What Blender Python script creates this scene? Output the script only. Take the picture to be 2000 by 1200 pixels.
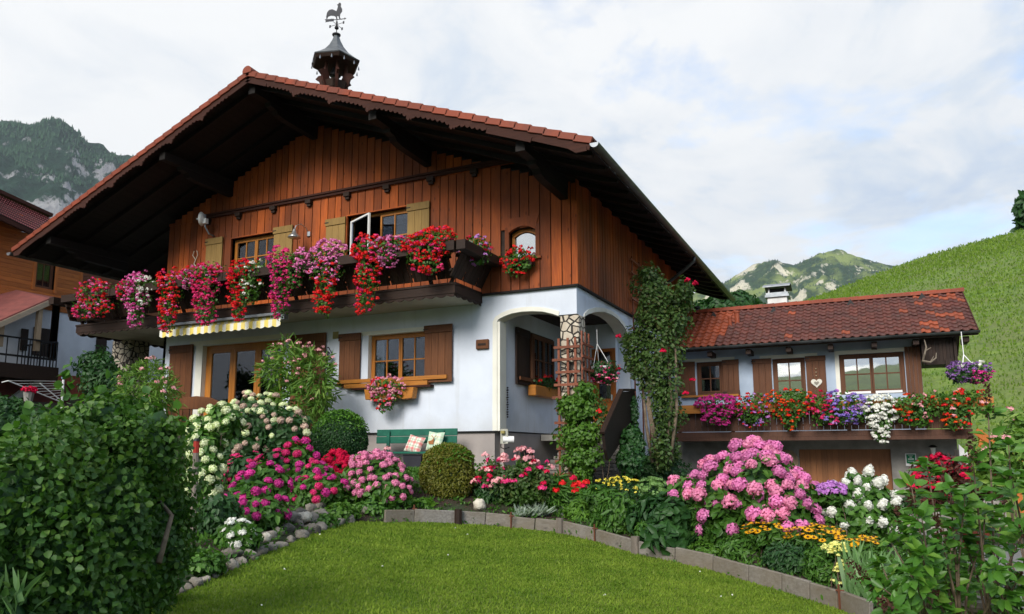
import bpy, math, random
import numpy as np
from mathutils import Vector, Matrix, noise
random.seed(7); RNG=np.random.default_rng(7)
rad=math.radians; PI=math.pi
for o in list(bpy.data.objects): bpy.data.objects.remove(o)
S=bpy.context.scene; COL=S.collection
# ------------------------------------------------ camera
FPX,CX,CY=1458.0,1000.0,675.0
PIT,YAW,ROL=rad(8.2),rad(25.35),rad(-.14)
FW=np.array([-math.sin(YAW)*math.cos(PIT),math.cos(YAW)*math.cos(PIT),math.sin(PIT)])
_rt=np.array([math.cos(YAW),math.sin(YAW),0.]);_up=np.cross(_rt,FW)
RT=_rt*math.cos(ROL)+_up*math.sin(ROL);UP=np.cross(RT,FW)
cd=bpy.data.cameras.new('camera');cam=bpy.data.objects.new('camera',cd);COL.objects.link(cam)
cam.matrix_world=Matrix(((RT[0],UP[0],-FW[0],0),(RT[1],UP[1],-FW[1],0),(RT[2],UP[2],-FW[2],0),(0,0,0,1)))
cd.sensor_width=36;cd.lens=FPX/2000*36;cd.shift_y=(CY-600)/2000;cd.clip_start=.1;cd.clip_end=30000
S.camera=cam
# ------------------------------------------------ world and sun
SUN_EL,SUN_AZ=rad(32),rad(180)      # azimuth from +Y clockwise: behind the camera, a little left
w=bpy.data.worlds.new('World');S.world=w;w.use_nodes=True
nt=w.node_tree;nt.nodes.clear();N=nt.nodes.new;Lk=nt.links.new
out=N('ShaderNodeOutputWorld');bg=N('ShaderNodeBackground');bg.inputs[1].default_value=.1
sky=N('ShaderNodeTexSky');sky.sky_type='NISHITA';sky.sun_disc=False;sky.sun_elevation=SUN_EL;sky.sun_rotation=SUN_AZ
tc=N('ShaderNodeTexCoord');sep=N('ShaderNodeSeparateXYZ');Lk(tc.outputs['Generated'],sep.inputs[0])
def M(op,a,b=None,c=None,t=None):
    n=(t or nt).nodes.new('ShaderNodeMath');n.operation=op
    for i,v in enumerate((a,b,c)):
        if v is None: continue
        if isinstance(v,(int,float)): n.inputs[i].default_value=v
        else: (t or nt).links.new(v,n.inputs[i])
    return n.outputs[0]
zz=M('ADD',M('MAXIMUM',sep.outputs[2],0.0),.22)
cmb=N('ShaderNodeCombineXYZ');Lk(M('DIVIDE',sep.outputs[0],zz),cmb.inputs[0]);Lk(M('DIVIDE',sep.outputs[1],zz),cmb.inputs[1])
def nz(scale,det,rough,off=(0,0,0),dist=0.):
    mp=N('ShaderNodeMapping');mp.inputs[1].default_value=off;Lk(cmb.outputs[0],mp.inputs[0])
    n=N('ShaderNodeTexNoise');n.inputs['Scale'].default_value=scale;n.inputs['Detail'].default_value=det;n.inputs['Roughness'].default_value=rough;n.inputs['Distortion'].default_value=dist
    Lk(mp.outputs[0],n.inputs[0]);return n.outputs[0]
def ramp(v,pts,t=None):
    n=(t or nt).nodes.new('ShaderNodeValToRGB');(t or nt).links.new(v,n.inputs[0])
    e=n.color_ramp.elements
    while len(e)<len(pts): e.new(.5)
    for k,(p,c) in enumerate(pts): e[k].position=p;e[k].color=(*c,1) if len(c)==3 else c
    return n.outputs[0]
# more open, bluer cloud to the right (+X), whiter to the left
side=M('MULTIPLY',sep.outputs[0],.16)
cov=M('ADD',M('SUBTRACT',nz(2.3,8,.6,(3.1,1.7,0),.25),side),-.02)
cfac=ramp(cov,[(.34,(0.35,)*3),(.47,(1,)*3)])
shade=M('SUBTRACT',nz(2.9,9,.62,(8.3,4.2,2),.5),M('MULTIPLY',sep.outputs[0],.26))
ccol=ramp(shade,[(.20,(2.7,3.3,4.3)),(.34,(3.35,3.9,4.75)),(.44,(4.15,4.5,4.95)),(.51,(4.85,4.98,5.15)),(.64,(5.35,5.38,5.4))])
mx=N('ShaderNodeMix');mx.data_type='RGBA';Lk(cfac,mx.inputs[0])
sk2=N('ShaderNodeMix');sk2.data_type='RGBA';sk2.blend_type='MULTIPLY';sk2.inputs[0].default_value=1;Lk(sky.outputs[0],sk2.inputs[6]);sk2.inputs[7].default_value=(1.5,1.5,1.5,1)
Lk(sk2.outputs[2],mx.inputs[6]);Lk(ccol,mx.inputs[7])
Lk(mx.outputs[2],bg.inputs[0]);Lk(bg.outputs[0],out.inputs[0])
sl=bpy.data.lights.new('sun','SUN');sl.energy=2.5;sl.angle=rad(26);sl.color=(1,.95,.87)
so=bpy.data.objects.new('sun',sl);COL.objects.link(so)
sd=Vector((math.sin(SUN_AZ)*math.cos(SUN_EL),math.cos(SUN_AZ)*math.cos(SUN_EL),math.sin(SUN_EL)))
so.rotation_euler=sd.to_track_quat('Z','Y').to_euler()
S.view_settings.view_transform='Standard';S.view_settings.look='None';S.view_settings.exposure=.95;S.view_settings.gamma=1
S.render.engine='CYCLES'
# ------------------------------------------------ pixel helpers (photo pixels -> points in the place)
def ray(px,py): return FW+RT*(px-CX)/FPX-UP*(py-CY)/FPX
def at(px,py,Y): r=ray(px,py);return r*(Y/r[1])
def atX(px,py,X): r=ray(px,py);return r*(X/r[0])
def atd(px,py,d): return ray(px,py)*d
def mpp(P): return float(np.dot(P,FW))/FPX
def lerp(a,b,t): return a+(b-a)*t
def sm(t): t=min(1,max(0,t));return t*t*(3-2*t)
def pl(x,pts):
    if x<=pts[0][0]: return pts[0][1]
    for (a,b),(c,d) in zip(pts,pts[1:]):
        if x<=c: return b+(d-b)*(x-a)/(c-a)
    return pts[-1][1]
def lawn_z(x,y): return -1.6-.09*max(-14,min(x,0))-.02*max(0,min(x,6))
def cast(px,py,f):
    r=ray(px,py);t=2.5
    for i in range(4000):
        p=r*t
        if p[2]<=f(p[0],p[1]):
            a,b=t-.03,t
            for k in range(12):
                m=(a+b)/2;p=r*m
                if p[2]<=f(p[0],p[1]): b=m
                else: a=m
            return r*b
        t+=.03
    return r*12
EDGE=[(250,1225),(290,1192),(340,1168),(430,1128),(500,1092),(560,1066),(620,1040),(690,1020),(750,1022),(808,1021),(860,1022),(895,1025),(948,1027),(1000,1032),(1045,1036),(1090,1042),(1165,1060),(1240,1082),(1320,1100),(1395,1117),(1465,1138),(1530,1157),(1585,1174),(1640,1192),(1705,1218)]
EP=[cast(a,b,lawn_z) for a,b in EDGE]
POLY=[(-3.6,1.2)]+[(p[0],p[1]) for p in EP]+[(1.3,4.5),(1.6,-2),(-2.5,-6),(-4.5,-3)]
POLY=np.array(POLY)
def sdist(x,y):
    "distance outside the lawn polygon, negative inside"
    A=POLY;B=np.roll(POLY,-1,0);P=np.array([x,y]);AB=B-A;t=np.clip(((P-A)*AB).sum(1)/(AB*AB).sum(1),0,1)
    d=np.sqrt((((A+AB*t[:,None])-P)**2).sum(1)).min()
    ins=False
    for (x1,y1),(x2,y2) in zip(A,B):
        if (y1>y)!=(y2>y) and x<(x2-x1)*(y-y1)/(y2-y1)+x1: ins=not ins
    return -d if ins else d
HX=[(-27,2.3),(-20.5,.25),(-12.2,.05),(-11.2,-.42),(-8,-.45),(-5.5,-.66),(-4,-1.1),(-2,-1.75),(0,-2.1),(30,-2.3)]
def ground_z(x,y):
    b=lawn_z(x,y);d=sdist(x,y)
    if d<=0: return b
    q=sm((x+6)/3.);z=lerp(b,pl(x,HX),sm((y-7.2-q*5)/(6.2-q*1))*min(1,d/1.2))+.09*min(1,d/.15)+q*.30*sm(d/1.8)*(1-sm((y-12)/3))*(1-sm((x-.5)/1))
    if x>0.8: z-=.35*sm((x-.8)/1.2)*sm(d/1.5)
    if x<-8 and y<12: z+=.06*(-8-x)
    return z
_gc={}
def gnd(px,py): 
    k=(px,py)
    if k not in _gc:
        r=ray(px,py);t=3.
        while t<40:
            p=r*t
            if p[2]<=ground_z(p[0],p[1]): break
            t+=.06
        _gc[k]=r*t
    return _gc[k].copy()
# ------------------------------------------------ object helpers
def tag(o,label=None,cat=None,group=None,kind=None):
    if label:o['label']=label
    if cat:o['category']=cat
    if group:o['group']=group
    if kind:o['kind']=kind
    return o
def thing(name,label,cat,loc=(0,0,0),group=None):
    o=bpy.data.objects.new(name,None);COL.objects.link(o);o.location=[float(v) for v in loc];o.empty_display_size=.1
    return tag(o,label,cat,group)
def org(p):
    while p is not None and p.parent is not None: p=p.parent
    return np.array(p.location) if p is not None else np.zeros(3)
def link(name,me,parent=None,loc=None):
    o=bpy.data.objects.new(name,me);COL.objects.link(o)
    if parent: o.parent=parent
    if loc is not None:o.location=[float(v) for v in loc]
    return o
def npmesh(name,V,F,mats,parent=None,mi=None,smooth=False,local=False):
    "V (n,3) world coords, F (m,k) int"
    V=np.asarray(V,dtype=np.float32).reshape(-1,3)
    if not local: V=V-org(parent).astype(np.float32)
    F=np.asarray(F,dtype=np.int32);m,k=F.shape
    me=bpy.data.meshes.new(name);me.vertices.add(len(V));me.vertices.foreach_set('co',V.ravel())
    me.loops.add(m*k);me.loops.foreach_set('vertex_index',F.ravel());me.polygons.add(m)
    me.polygons.foreach_set('loop_start',np.arange(0,m*k,k,dtype=np.int32));me.polygons.foreach_set('loop_total',np.full(m,k,dtype=np.int32))
    if mi is not None: me.polygons.foreach_set('material_index',np.asarray(mi,dtype=np.int32))
    if smooth: me.polygons.foreach_set('use_smooth',np.ones(m,dtype=bool))
    for x in (mats if isinstance(mats,(list,tuple)) else [mats]): me.materials.append(x)
    me.update(calc_edges=True);me.validate()
    return link(name,me,parent)
class Fr:
    "local frame on a wall: a along, b up, c out"
    def __init__(s,o,u,n,up=(0,0,1)): s.o=np.array(o,float);s.u=np.array(u,float);s.n=np.array(n,float);s.w=np.array(up,float)
    def __call__(s,a,b,c=0.): return s.o+s.u*a+s.w*b+s.n*c
WORLD=Fr((0,0,0),(1,0,0),(0,1,0));WORLD=None
class MB:
    def __init__(s): s.v=[];s.f=[];s.m=[]
    def add(s,vs,fs,m=0):
        b=len(s.v);s.v+=[tuple(map(float,p)) for p in vs];s.f+=[tuple(i+b for i in f) for f in fs];s.m+=[m]*len(fs);return s
    def box(s,x0,x1,y0,y1,z0,z1,m=0,F=None):
        vs=[(x,y,z) for x in (x0,x1) for y in (y0,y1) for z in (z0,z1)]
        if F: vs=[F(a,b,c) for a,c,b in vs]
        return s.add(vs,[(0,1,3,2),(4,6,7,5),(0,4,5,1),(2,3,7,6),(0,2,6,4),(1,5,7,3)],m)
    def fb(s,F,a0,a1,b0,b1,c0,c1,m=0): return s.box(a0,a1,c0,c1,b0,b1,m,F)
    def bar(s,p,q,w,h,m=0,up=(0,0,1)):
        p=Vector(p);q=Vector(q);d=(q-p).normalized();u=Vector(up);r=d.cross(u)
        if r.length<1e-4: r=d.cross(Vector((1,0,0)))
        r.normalize();t=r.cross(d);vs=[]
        for c in (p,q):
            for a,b in ((-1,-1),(1,-1),(1,1),(-1,1)): vs.append(c+r*(a*w/2)+t*(b*h/2))
        return s.add(vs,[(0,3,2,1),(4,5,6,7),(0,1,5,4),(1,2,6,5),(2,3,7,6),(3,0,4,7)],m)
    def tube(s,pts,r,n=6,m=0,cap=True):
        pts=[Vector(p) for p in pts];rs=r if isinstance(r,(list,tuple)) else [r]*len(pts);vs=[];last=None
        for i,p in enumerate(pts):
            d=(pts[min(i+1,len(pts)-1)]-pts[max(i-1,0)]).normalized()
            a=d.cross(Vector((0,0,1)) if abs(d.z)<.9 else Vector((1,0,0))).normalized()
            if last is not None:
                a2=(last-d*last.dot(d))
                if a2.length>1e-3: a=a2.normalized()
            last=a;b=d.cross(a)
            for k in range(n): t=2*PI*k/n;vs.append(p+(a*math.cos(t)+b*math.sin(t))*rs[i])
        fs=[]
        for i in range(len(pts)-1):
            for k in range(n): fs.append((i*n+k,i*n+(k+1)%n,(i+1)*n+(k+1)%n,(i+1)*n+k))
        if cap: fs.append(tuple(range(n-1,-1,-1)));fs.append(tuple((len(pts)-1)*n+k for k in range(n)))
        return s.add(vs,fs,m)
    def lathe(s,c,prof,n=12,m=0,ph=0.):
        vs=[];fs=[]
        for (r,z) in prof:
            for k in range(n): t=2*PI*k/n+ph;vs.append((c[0]+r*math.cos(t),c[1]+r*math.sin(t),c[2]+z))
        for i in range(len(prof)-1):
            for k in range(n): fs.append((i*n+k,i*n+(k+1)%n,(i+1)*n+(k+1)%n,(i+1)*n+k))
        fs.append(tuple(range(n-1,-1,-1)));fs.append(tuple((len(prof)-1)*n+k for k in range(n)))
        return s.add(vs,fs,m)
    def prism(s,F,pts,c0,c1,m=0):
        "polygon (a,b) in frame F extruded from c0 to c1"
        n=len(pts);vs=[F(a,b,c0) for a,b in pts]+[F(a,b,c1) for a,b in pts]
        fs=[tuple(range(n-1,-1,-1)),tuple(range(n,2*n))]+[(k,(k+1)%n,n+(k+1)%n,n+k) for k in range(n)]
        return s.add(vs,fs,m)
    def strip(s,F,top,bot,c0,c1,m=0):
        "band between two polylines of equal length, with thickness"
        n=len(top);vs=[F(a,b,c) for c in (c0,c1) for L in (top,bot) for a,b in L];fs=[]
        for k in range(n-1):
            T0,B0,T1,B1=k,n+k,2*n+k,3*n+k
            fs+=[(T0,T0+1,B0+1,B0),(T1,B1,B1+1,T1+1),(T0,T1,T1+1,T0+1),(B0,B0+1,B1+1,B1)]
        fs+=[(0,n,3*n,2*n),(n-1,3*n-1,4*n-1,2*n-1)]
        return s.add(vs,fs,m)
    def build(s,name,mats,parent=None,smooth=False,label=None,bevel=0):
        og=org(parent);me=bpy.data.meshes.new(name)
        me.from_pydata([(a-og[0],b-og[1],c-og[2]) for a,b,c in s.v],[],s.f)
        for x in (mats if isinstance(mats,(list,tuple)) else [mats]): me.materials.append(x)
        me.polygons.foreach_set('material_index',s.m)
        if smooth: me.polygons.foreach_set('use_smooth',[True]*len(s.f))
        me.validate();me.update()
        import bmesh
        bm=bmesh.new();bm.from_mesh(me);bmesh.ops.recalc_face_normals(bm,faces=bm.faces)
        if bevel: bmesh.ops.bevel(bm,geom=[e for e in bm.edges if len(e.link_faces)==2 and e.calc_face_angle(0)>.6],offset=bevel,segments=1,affect='EDGES')
        bm.to_mesh(me);bm.free()
        o=link(name,me,parent)
        if label:o['label']=label
        return o
# ------------------------------------------------ materials
def base_mat(name):
    m=bpy.data.materials.new(name);m.use_nodes=True;t=m.node_tree;b=t.nodes['Principled BSDF'];return m,t,b
def tnoise(t,scale,det=4,rough=.55,vec=None,sc=(1,1,1),dist=0,rot=(0,0,0)):
    tcn=t.nodes.new('ShaderNodeTexCoord');mp=t.nodes.new('ShaderNodeMapping');mp.inputs[3].default_value=sc;mp.inputs[2].default_value=rot
    t.links.new(vec or tcn.outputs['Object'],mp.inputs[0]);n=t.nodes.new('ShaderNodeTexNoise')
    n.inputs['Scale'].default_value=scale;n.inputs['Detail'].default_value=det;n.inputs['Roughness'].default_value=rough;n.inputs['Distortion'].default_value=dist
    t.links.new(mp.outputs[0],n.inputs[0]);return n.outputs[0]
def mixc(t,f,a,b,mode='MIX'):
    n=t.nodes.new('ShaderNodeMix');n.data_type='RGBA';n.blend_type=mode
    for i,v in ((0,f),(6,a),(7,b)):
        if isinstance(v,(int,float)): n.inputs[i].default_value=v
        elif isinstance(v,(tuple,list)): n.inputs[i].default_value=(*v[:3],1)
        else: t.links.new(v,n.inputs[i])
    return n.outputs[2]
def bumpn(t,h,st,dist,b):
    n=t.nodes.new('ShaderNodeBump');n.inputs['Strength'].default_value=st;n.inputs['Distance'].default_value=dist;t.links.new(h,n.inputs['Height']);t.links.new(n.outputs[0],b.inputs['Normal'])
def rnd_island(t): return t.nodes.new('ShaderNodeNewGeometry').outputs['Random Per Island']
def rnd_obj(t): return t.nodes.new('ShaderNodeObjectInfo').outputs['Random']
def mat(name,c,c2=None,scale=4,det=5,rough=.8,bump=.0,bs=30,bd=.01,island=0,obj=0,spec=.3,metal=0,sc=(1,1,1)):
    m,t,b=base_mat(name);c2=c2 or tuple(v*.75 for v in c)
    f=ramp(tnoise(t,scale,det,sc=sc),[(.35,(0,)*3),(.65,(1,)*3)],t)
    col=mixc(t,f,c,c2)
    if island: col=mixc(t,1,col,ramp(rnd_island(t),[(0,(1-island,)*3),(1,(1+island,)*3)],t),'MULTIPLY')
    if obj: col=mixc(t,1,col,ramp(rnd_obj(t),[(0,(1-obj,)*3),(1,(1+obj,)*3)],t),'MULTIPLY')
    t.links.new(col,b.inputs['Base Color']);b.inputs['Roughness'].default_value=rough;b.inputs['Specular IOR Level'].default_value=spec;b.inputs['Metallic'].default_value=metal
    if bump: bumpn(t,tnoise(t,bs,4),bump,bd,b)
    return m
def wood(name,c,c2,axis='z',scale=6,island=.25,rough=.65,knots=.6,weather=None,spec=.25,bump=.25):
    m,t,b=base_mat(name);st={'z':(1,1,.06),'x':(.06,1,1),'y':(1,.06,1)}[axis]
    f=ramp(tnoise(t,scale*6,5,.6,sc=st,dist=.6),[(.3,(0,)*3),(.7,(1,)*3)],t)
    big=ramp(tnoise(t,1.1,4,.6,sc={'z':(1,1,.4),'x':(.4,1,1),'y':(1,.4,1)}[axis]),[(.35,(0,)*3),(.68,(1,)*3)],t)
    col=mixc(t,f,c,c2);col=mixc(t,big,col,weather or tuple(.6*v for v in c2))
    if weather is None: col=mixc(t,.55,col,mixc(t,f,c,c2))
    if knots:
        vo=t.nodes.new('ShaderNodeTexVoronoi');vo.inputs['Scale'].default_value=5;tcn=t.nodes.new('ShaderNodeTexCoord');mp=t.nodes.new('ShaderNodeMapping');mp.inputs[3].default_value={'z':(1.3,1.3,.55),'x':(.55,1.3,1.3),'y':(1.3,.55,1.3)}[axis]
        t.links.new(tcn.outputs['Object'],mp.inputs[0]);t.links.new(mp.outputs[0],vo.inputs[0])
        k=ramp(vo.outputs['Distance'],[(.05,(knots,)*3),(.16,(0,)*3)],t);col=mixc(t,k,col,tuple(.25*v for v in c2))
    col=mixc(t,1,col,ramp(rnd_island(t),[(0,(1-island,)*3),(1,(1+island,)*3)],t),'MULTIPLY')
    t.links.new(col,b.inputs['Base Color']);b.inputs['Roughness'].default_value=rough;b.inputs['Specular IOR Level'].default_value=spec
    if bump: bumpn(t,f,bump,.006,b)
    return m
def leafm(name,c,c2,tr=.3,rough=.5,obj=0,spec=.35,c3=None):
    m,t,b=base_mat(name);r=rnd_island(t)
    pts=[(0,c),(.8,c2)]+([(.93,c3),(1,c3)] if c3 else [(1,tuple(1.35*v for v in c2))])
    col=ramp(r,pts,t);col=mixc(t,.5,col,mixc(t,ramp(tnoise(t,2.2,3),[(.35,(0,)*3),(.65,(1,)*3)],t),c,c2))
    if obj: col=mixc(t,1,col,ramp(rnd_obj(t),[(0,(1-obj,)*3),(1,(1+obj,)*3)],t),'MULTIPLY')
    t.links.new(col,b.inputs['Base Color']);b.inputs['Roughness'].default_value=rough;b.inputs['Specular IOR Level'].default_value=spec
    tl=t.nodes.new('ShaderNodeBsdfTranslucent');t.links.new(mixc(t,1,col,(1.3,1.5,.7),'MULTIPLY') if c[1]>c[0] else col,tl.inputs[0])
    ms=t.nodes.new('ShaderNodeMixShader');ms.inputs[0].default_value=tr;t.links.new(b.outputs[0],ms.inputs[1]);t.links.new(tl.outputs[0],ms.inputs[2])
    t.links.new(ms.outputs[0],t.nodes['Material Output'].inputs[0]);return m
def glassm(name,fac,tint=(.55,.6,.65),gl=(.9,.93,1)):
    m,t,b=base_mat(name);tr=t.nodes.new('ShaderNodeBsdfTransparent');tr.inputs[0].default_value=(*tint,1)
    g=t.nodes.new('ShaderNodeBsdfGlossy');g.inputs[0].default_value=(*gl,1);g.inputs[1].default_value=.015
    lw=t.nodes.new('ShaderNodeFresnel');lw.inputs[0].default_value=1.5
    ms=t.nodes.new('ShaderNodeMixShader');t.links.new(M('ADD',lw.outputs[0],fac,t=t),ms.inputs[0]);t.links.new(tr.outputs[0],ms.inputs[1]);t.links.new(g.outputs[0],ms.inputs[2])
    bn=t.nodes.new('ShaderNodeBump');bn.inputs['Strength'].default_value=.05;bn.inputs['Distance'].default_value=.02;t.links.new(tnoise(t,1.5,2),bn.inputs['Height']);t.links.new(bn.outputs[0],g.inputs['Normal'])
    t.links.new(ms.outputs[0],t.nodes['Material Output'].inputs[0]);return m
def tilem(name,c,c2,isl=.3,dirt=(.06,.035,.03)):
    m,t,b=base_mat(name);col=mixc(t,rnd_island(t),c,c2)
    col=mixc(t,ramp(tnoise(t,2.2,6,.7),[(.48,(0,)*3),(.75,(.75,)*3)],t),col,dirt)
    col=mixc(t,ramp(tnoise(t,40,3,.6),[(.62,(0,)*3),(.72,(.5,)*3)],t),col,(.34,.26,.2))
    t.links.new(col,b.inputs['Base Color']);b.inputs['Roughness'].default_value=.6;b.inputs['Specular IOR Level'].default_value=.35;bumpn(t,tnoise(t,50,4),.25,.005,b);return m
PLAS=mat('plaster_pale_blue',(.65,.70,.79),(.54,.585,.67),scale=.9,det=9,rough=.9,bump=.35,bs=90,bd=.006,spec=.15)
def stain(m,lo,hi,amt,c):
    "splash dirt creeping up from the plinth and faint runs, shaped by noise"
    t=m.node_tree;b=t.nodes['Principled BSDF'];old=b.inputs['Base Color'].links[0].from_socket;tcn=t.nodes.new('ShaderNodeTexCoord');sp=t.nodes.new('ShaderNodeSeparateXYZ');t.links.new(tcn.outputs['Object'],sp.inputs[0])
    z=M('SUBTRACT',hi,M('ADD',sp.outputs[2],M('MULTIPLY',M('SUBTRACT',tnoise(t,2.5,6,.65,sc=(1,1,.5)),.5,t=t),.9,t=t),t=t),t=t)
    f=M('MULTIPLY',M('MINIMUM',M('MAXIMUM',M('DIVIDE',z,hi-lo,t=t),0.,t=t),1.,t=t),amt,t=t)
    run=ramp(tnoise(t,5,5,.6,sc=(1,1,.07)),[(.56,(0,)*3),(.72,(.22,)*3)],t)
    t.links.new(mixc(t,run,mixc(t,f,old,c),c),b.inputs['Base Color'])
stain(PLAS,.45,.95,.35,(.36,.35,.32))
PLAS2=mat('plaster_blue',(.43,.51,.63),(.36,.44,.56),scale=3,rough=.9,bump=.6,bs=60,bd=.01,spec=.15)
TRIM=mat('trim_cream',(.74,.73,.66),(.68,.67,.60),scale=3,rough=.85,bump=.1)
PLINTH=mat('plinth_grey',(.36,.32,.30),(.29,.26,.25),scale=1.5,rough=.95,bump=.6,bs=120,bd=.006)
SOFF=mat('soffit_cream',(.50,.50,.42),(.42,.42,.35),scale=2,rough=.9)
CLAD=wood('cladding_wood',(.42,.098,.015),(.23,.045,.008),'z',island=.34,weather=(.14,.036,.012),knots=.8)
CLADB=wood('cladding_wood_horizontal',(.52,.17,.035),(.32,.09,.02),'y',island=.2)
DARK=wood('dark_stained_wood',(.034,.018,.012),(.018,.010,.007),'z',knots=0,island=.3)
DARKX=wood('dark_stained_beam',(.040,.021,.014),(.02,.011,.008),'x',knots=0,island=.25)
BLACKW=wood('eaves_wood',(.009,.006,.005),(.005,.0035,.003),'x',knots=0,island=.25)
BARGE=wood('barge_board_wood',(.065,.025,.018),(.038,.016,.012),'x',knots=0,island=.2,spec=.1)
SHUT=wood('shutter_brown_wood',(.16,.060,.022),(.09,.035,.015),'z',knots=.2,island=.15)
SHUTO=wood('shutter_olive_wood',(.30,.19,.060),(.21,.13,.042),'z',knots=.2,island=.12)
HONEY=wood('window_honey_wood',(.50,.20,.035),(.34,.12,.022),'z',knots=0,island=.08,rough=.4)
HONEYX=wood('flower_box_honey_wood',(.50,.21,.035),(.36,.13,.024),'x',knots=.3,island=.1,rough=.5)
BRWN=wood('annex_window_wood',(.16,.065,.03),(.09,.038,.02),'z',knots=0,island=.12)
BRWNX=wood('annex_balcony_wood',(.115,.05,.03),(.065,.03,.02),'z',knots=0,island=.2)
GAR=wood('garage_door_wood',(.30,.125,.048),(.20,.08,.03),'z',knots=0,island=.18,rough=.5)
ORNG=wood('orange_timber',(.48,.15,.03),(.34,.10,.02),'z',knots=.2,island=.1)
GREYW=wood('weathered_timber',(.22,.205,.19),(.12,.112,.102),'x',knots=.5,island=.22,weather=(.11,.085,.055))
GREYZ=wood('weathered_post',(.23,.19,.16),(.14,.12,.10),'z',knots=.3,island=.18)
GLASS=glassm('window_glass',.015);GLASSM=glassm('window_glass_bright',.66,gl=(.86,.86,.84));GLASSD=glassm('window_glass_dark',.03,tint=(.3,.33,.36))
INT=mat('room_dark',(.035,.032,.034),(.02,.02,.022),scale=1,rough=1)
CURT=mat('curtain_white',(.82,.82,.78),(.62,.62,.58),scale=9,sc=(1,1,.05),rough=.9)
TILE=tilem('roof_tile_red',(.112,.030,.021),(.070,.021,.017),dirt=(.045,.028,.024));TILEV=tilem('verge_tile_red',(.25,.043,.014),(.17,.032,.012),dirt=(.10,.025,.014))
TILEN=tilem('roof_tile_new',(.29,.058,.02),(.21,.045,.018),dirt=(.15,.04,.02));TILEM=tilem('neighbour_roof_tile',(.30,.045,.05),(.22,.035,.04))
ZINC=mat('zinc',(.30,.32,.35),(.2,.22,.24),rough=.4,metal=.7,scale=6);ZINCD=mat('gutter_dark_metal',(.10,.11,.11),(.06,.065,.065),rough=.4,metal=.5)
WHITE=mat('white_paint',(.8,.8,.8),(.72,.72,.72),rough=.5);BLACK=mat('black_iron',(.02,.02,.022),(.012,.012,.013),rough=.5,metal=.3)
STEEL=mat('steel',(.55,.55,.55),(.4,.4,.4),rough=.3,metal=.8)
GREEN=mat('green_bench_paint',(.018,.13,.085),(.012,.095,.065),rough=.5,scale=8,bump=.1)
BRICK=mat('brick_red',(.32,.08,.045),(.2,.05,.03),scale=12,rough=.9,bump=.3)
CONC=mat('concrete_grey',(.30,.285,.26),(.2,.19,.175),scale=3,rough=.95,bump=.4,bs=60)
def stonem():
    m,t,b=base_mat('field_stone_cladding');tcn=t.nodes.new('ShaderNodeTexCoord');mp=t.nodes.new('ShaderNodeMapping');mp.inputs[3].default_value=(1,1,1.15);mp.inputs[1].default_value=(.37,.21,.1)
    t.links.new(tcn.outputs['Object'],mp.inputs[0]);v1=t.nodes.new('ShaderNodeTexVoronoi');v1.feature='DISTANCE_TO_EDGE';v1.inputs['Scale'].default_value=5.6;t.links.new(mp.outputs[0],v1.inputs[0])
    v2=t.nodes.new('ShaderNodeTexVoronoi');v2.inputs['Scale'].default_value=5.6;t.links.new(mp.outputs[0],v2.inputs[0])
    bw=t.nodes.new('ShaderNodeRGBToBW');t.links.new(v2.outputs['Color'],bw.inputs[0])
    c=mixc(t,bw.outputs[0],(.62,.56,.46),(.40,.34,.27));c=mixc(t,ramp(tnoise(t,9,5),[(.45,(0,)*3),(.75,(.5,)*3)],t),c,(.3,.22,.15))
    e=ramp(v1.outputs['Distance'],[(.05,(0,)*3),(.09,(1,)*3)],t);t.links.new(mixc(t,e,(.03,.025,.022),c),b.inputs['Base Color']);b.inputs['Roughness'].default_value=.9
    bumpn(t,e,.9,.03,b);return m
STONEC=stonem()
STONE=mat('boulder_stone',(.25,.225,.19),(.12,.108,.09),scale=7,rough=.95,bump=.8,bs=25,bd=.03,obj=.35)
STONEW=mat('pale_boulder_stone',(.60,.55,.46),(.42,.37,.30),scale=6,rough=.95,bump=.7,bs=25,bd=.03)
SLATE=mat('slate_step_stone',(.20,.185,.165),(.11,.10,.09),scale=8,rough=.9,bump=.6,bs=30,island=.35,bd=.02)
MULCH=mat('bark_mulch',(.075,.034,.022),(.032,.018,.012),scale=30,rough=1,bump=1,bs=60,bd=.03)
# leaf and petal materials
LF_H=leafm('leaf_hazel',(.028,.088,.015),(.070,.155,.022),c3=(.14,.24,.035));LF_G=leafm('leaf_green',(.034,.105,.014),(.075,.18,.022),c3=(.12,.25,.035))
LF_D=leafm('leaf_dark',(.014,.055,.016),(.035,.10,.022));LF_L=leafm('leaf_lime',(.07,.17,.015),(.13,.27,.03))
LF_Y=leafm('leaf_thuja_olive',(.095,.105,.012),(.175,.18,.022),c3=(.22,.16,.03));LF_B=leafm('leaf_box',(.010,.05,.012),(.03,.095,.018));LF_BT=leafm('leaf_box_tips',(.05,.14,.012),(.09,.22,.02))
LF_O=leafm('leaf_oleander',(.06,.15,.02),(.14,.26,.035),c3=(.26,.36,.07));LF_I=leafm('leaf_iris',(.10,.20,.07),(.19,.33,.13));LF_S=leafm('leaf_silver',(.20,.26,.20),(.34,.40,.33))
LF_R=leafm('leaf_rose',(.035,.075,.018),(.075,.14,.028),c3=(.10,.09,.03));LF_V=leafm('leaf_vine',(.045,.12,.012),(.085,.19,.02),c3=(.13,.25,.03));LF_LL=leafm('leaf_lilac',(.038,.125,.016),(.085,.21,.026),c3=(.18,.31,.04),rough=.4)
LF_BR=leafm('leaf_copper',(.05,.02,.015),(.11,.035,.02),tr=.15);LF_SD=leafm('leaf_sedum',(.13,.25,.07),(.2,.34,.1))
def pet(n,a,b,o=0): return leafm('petal_'+n,a,b,tr=.25,rough=.6,obj=o,spec=.15)
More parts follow.
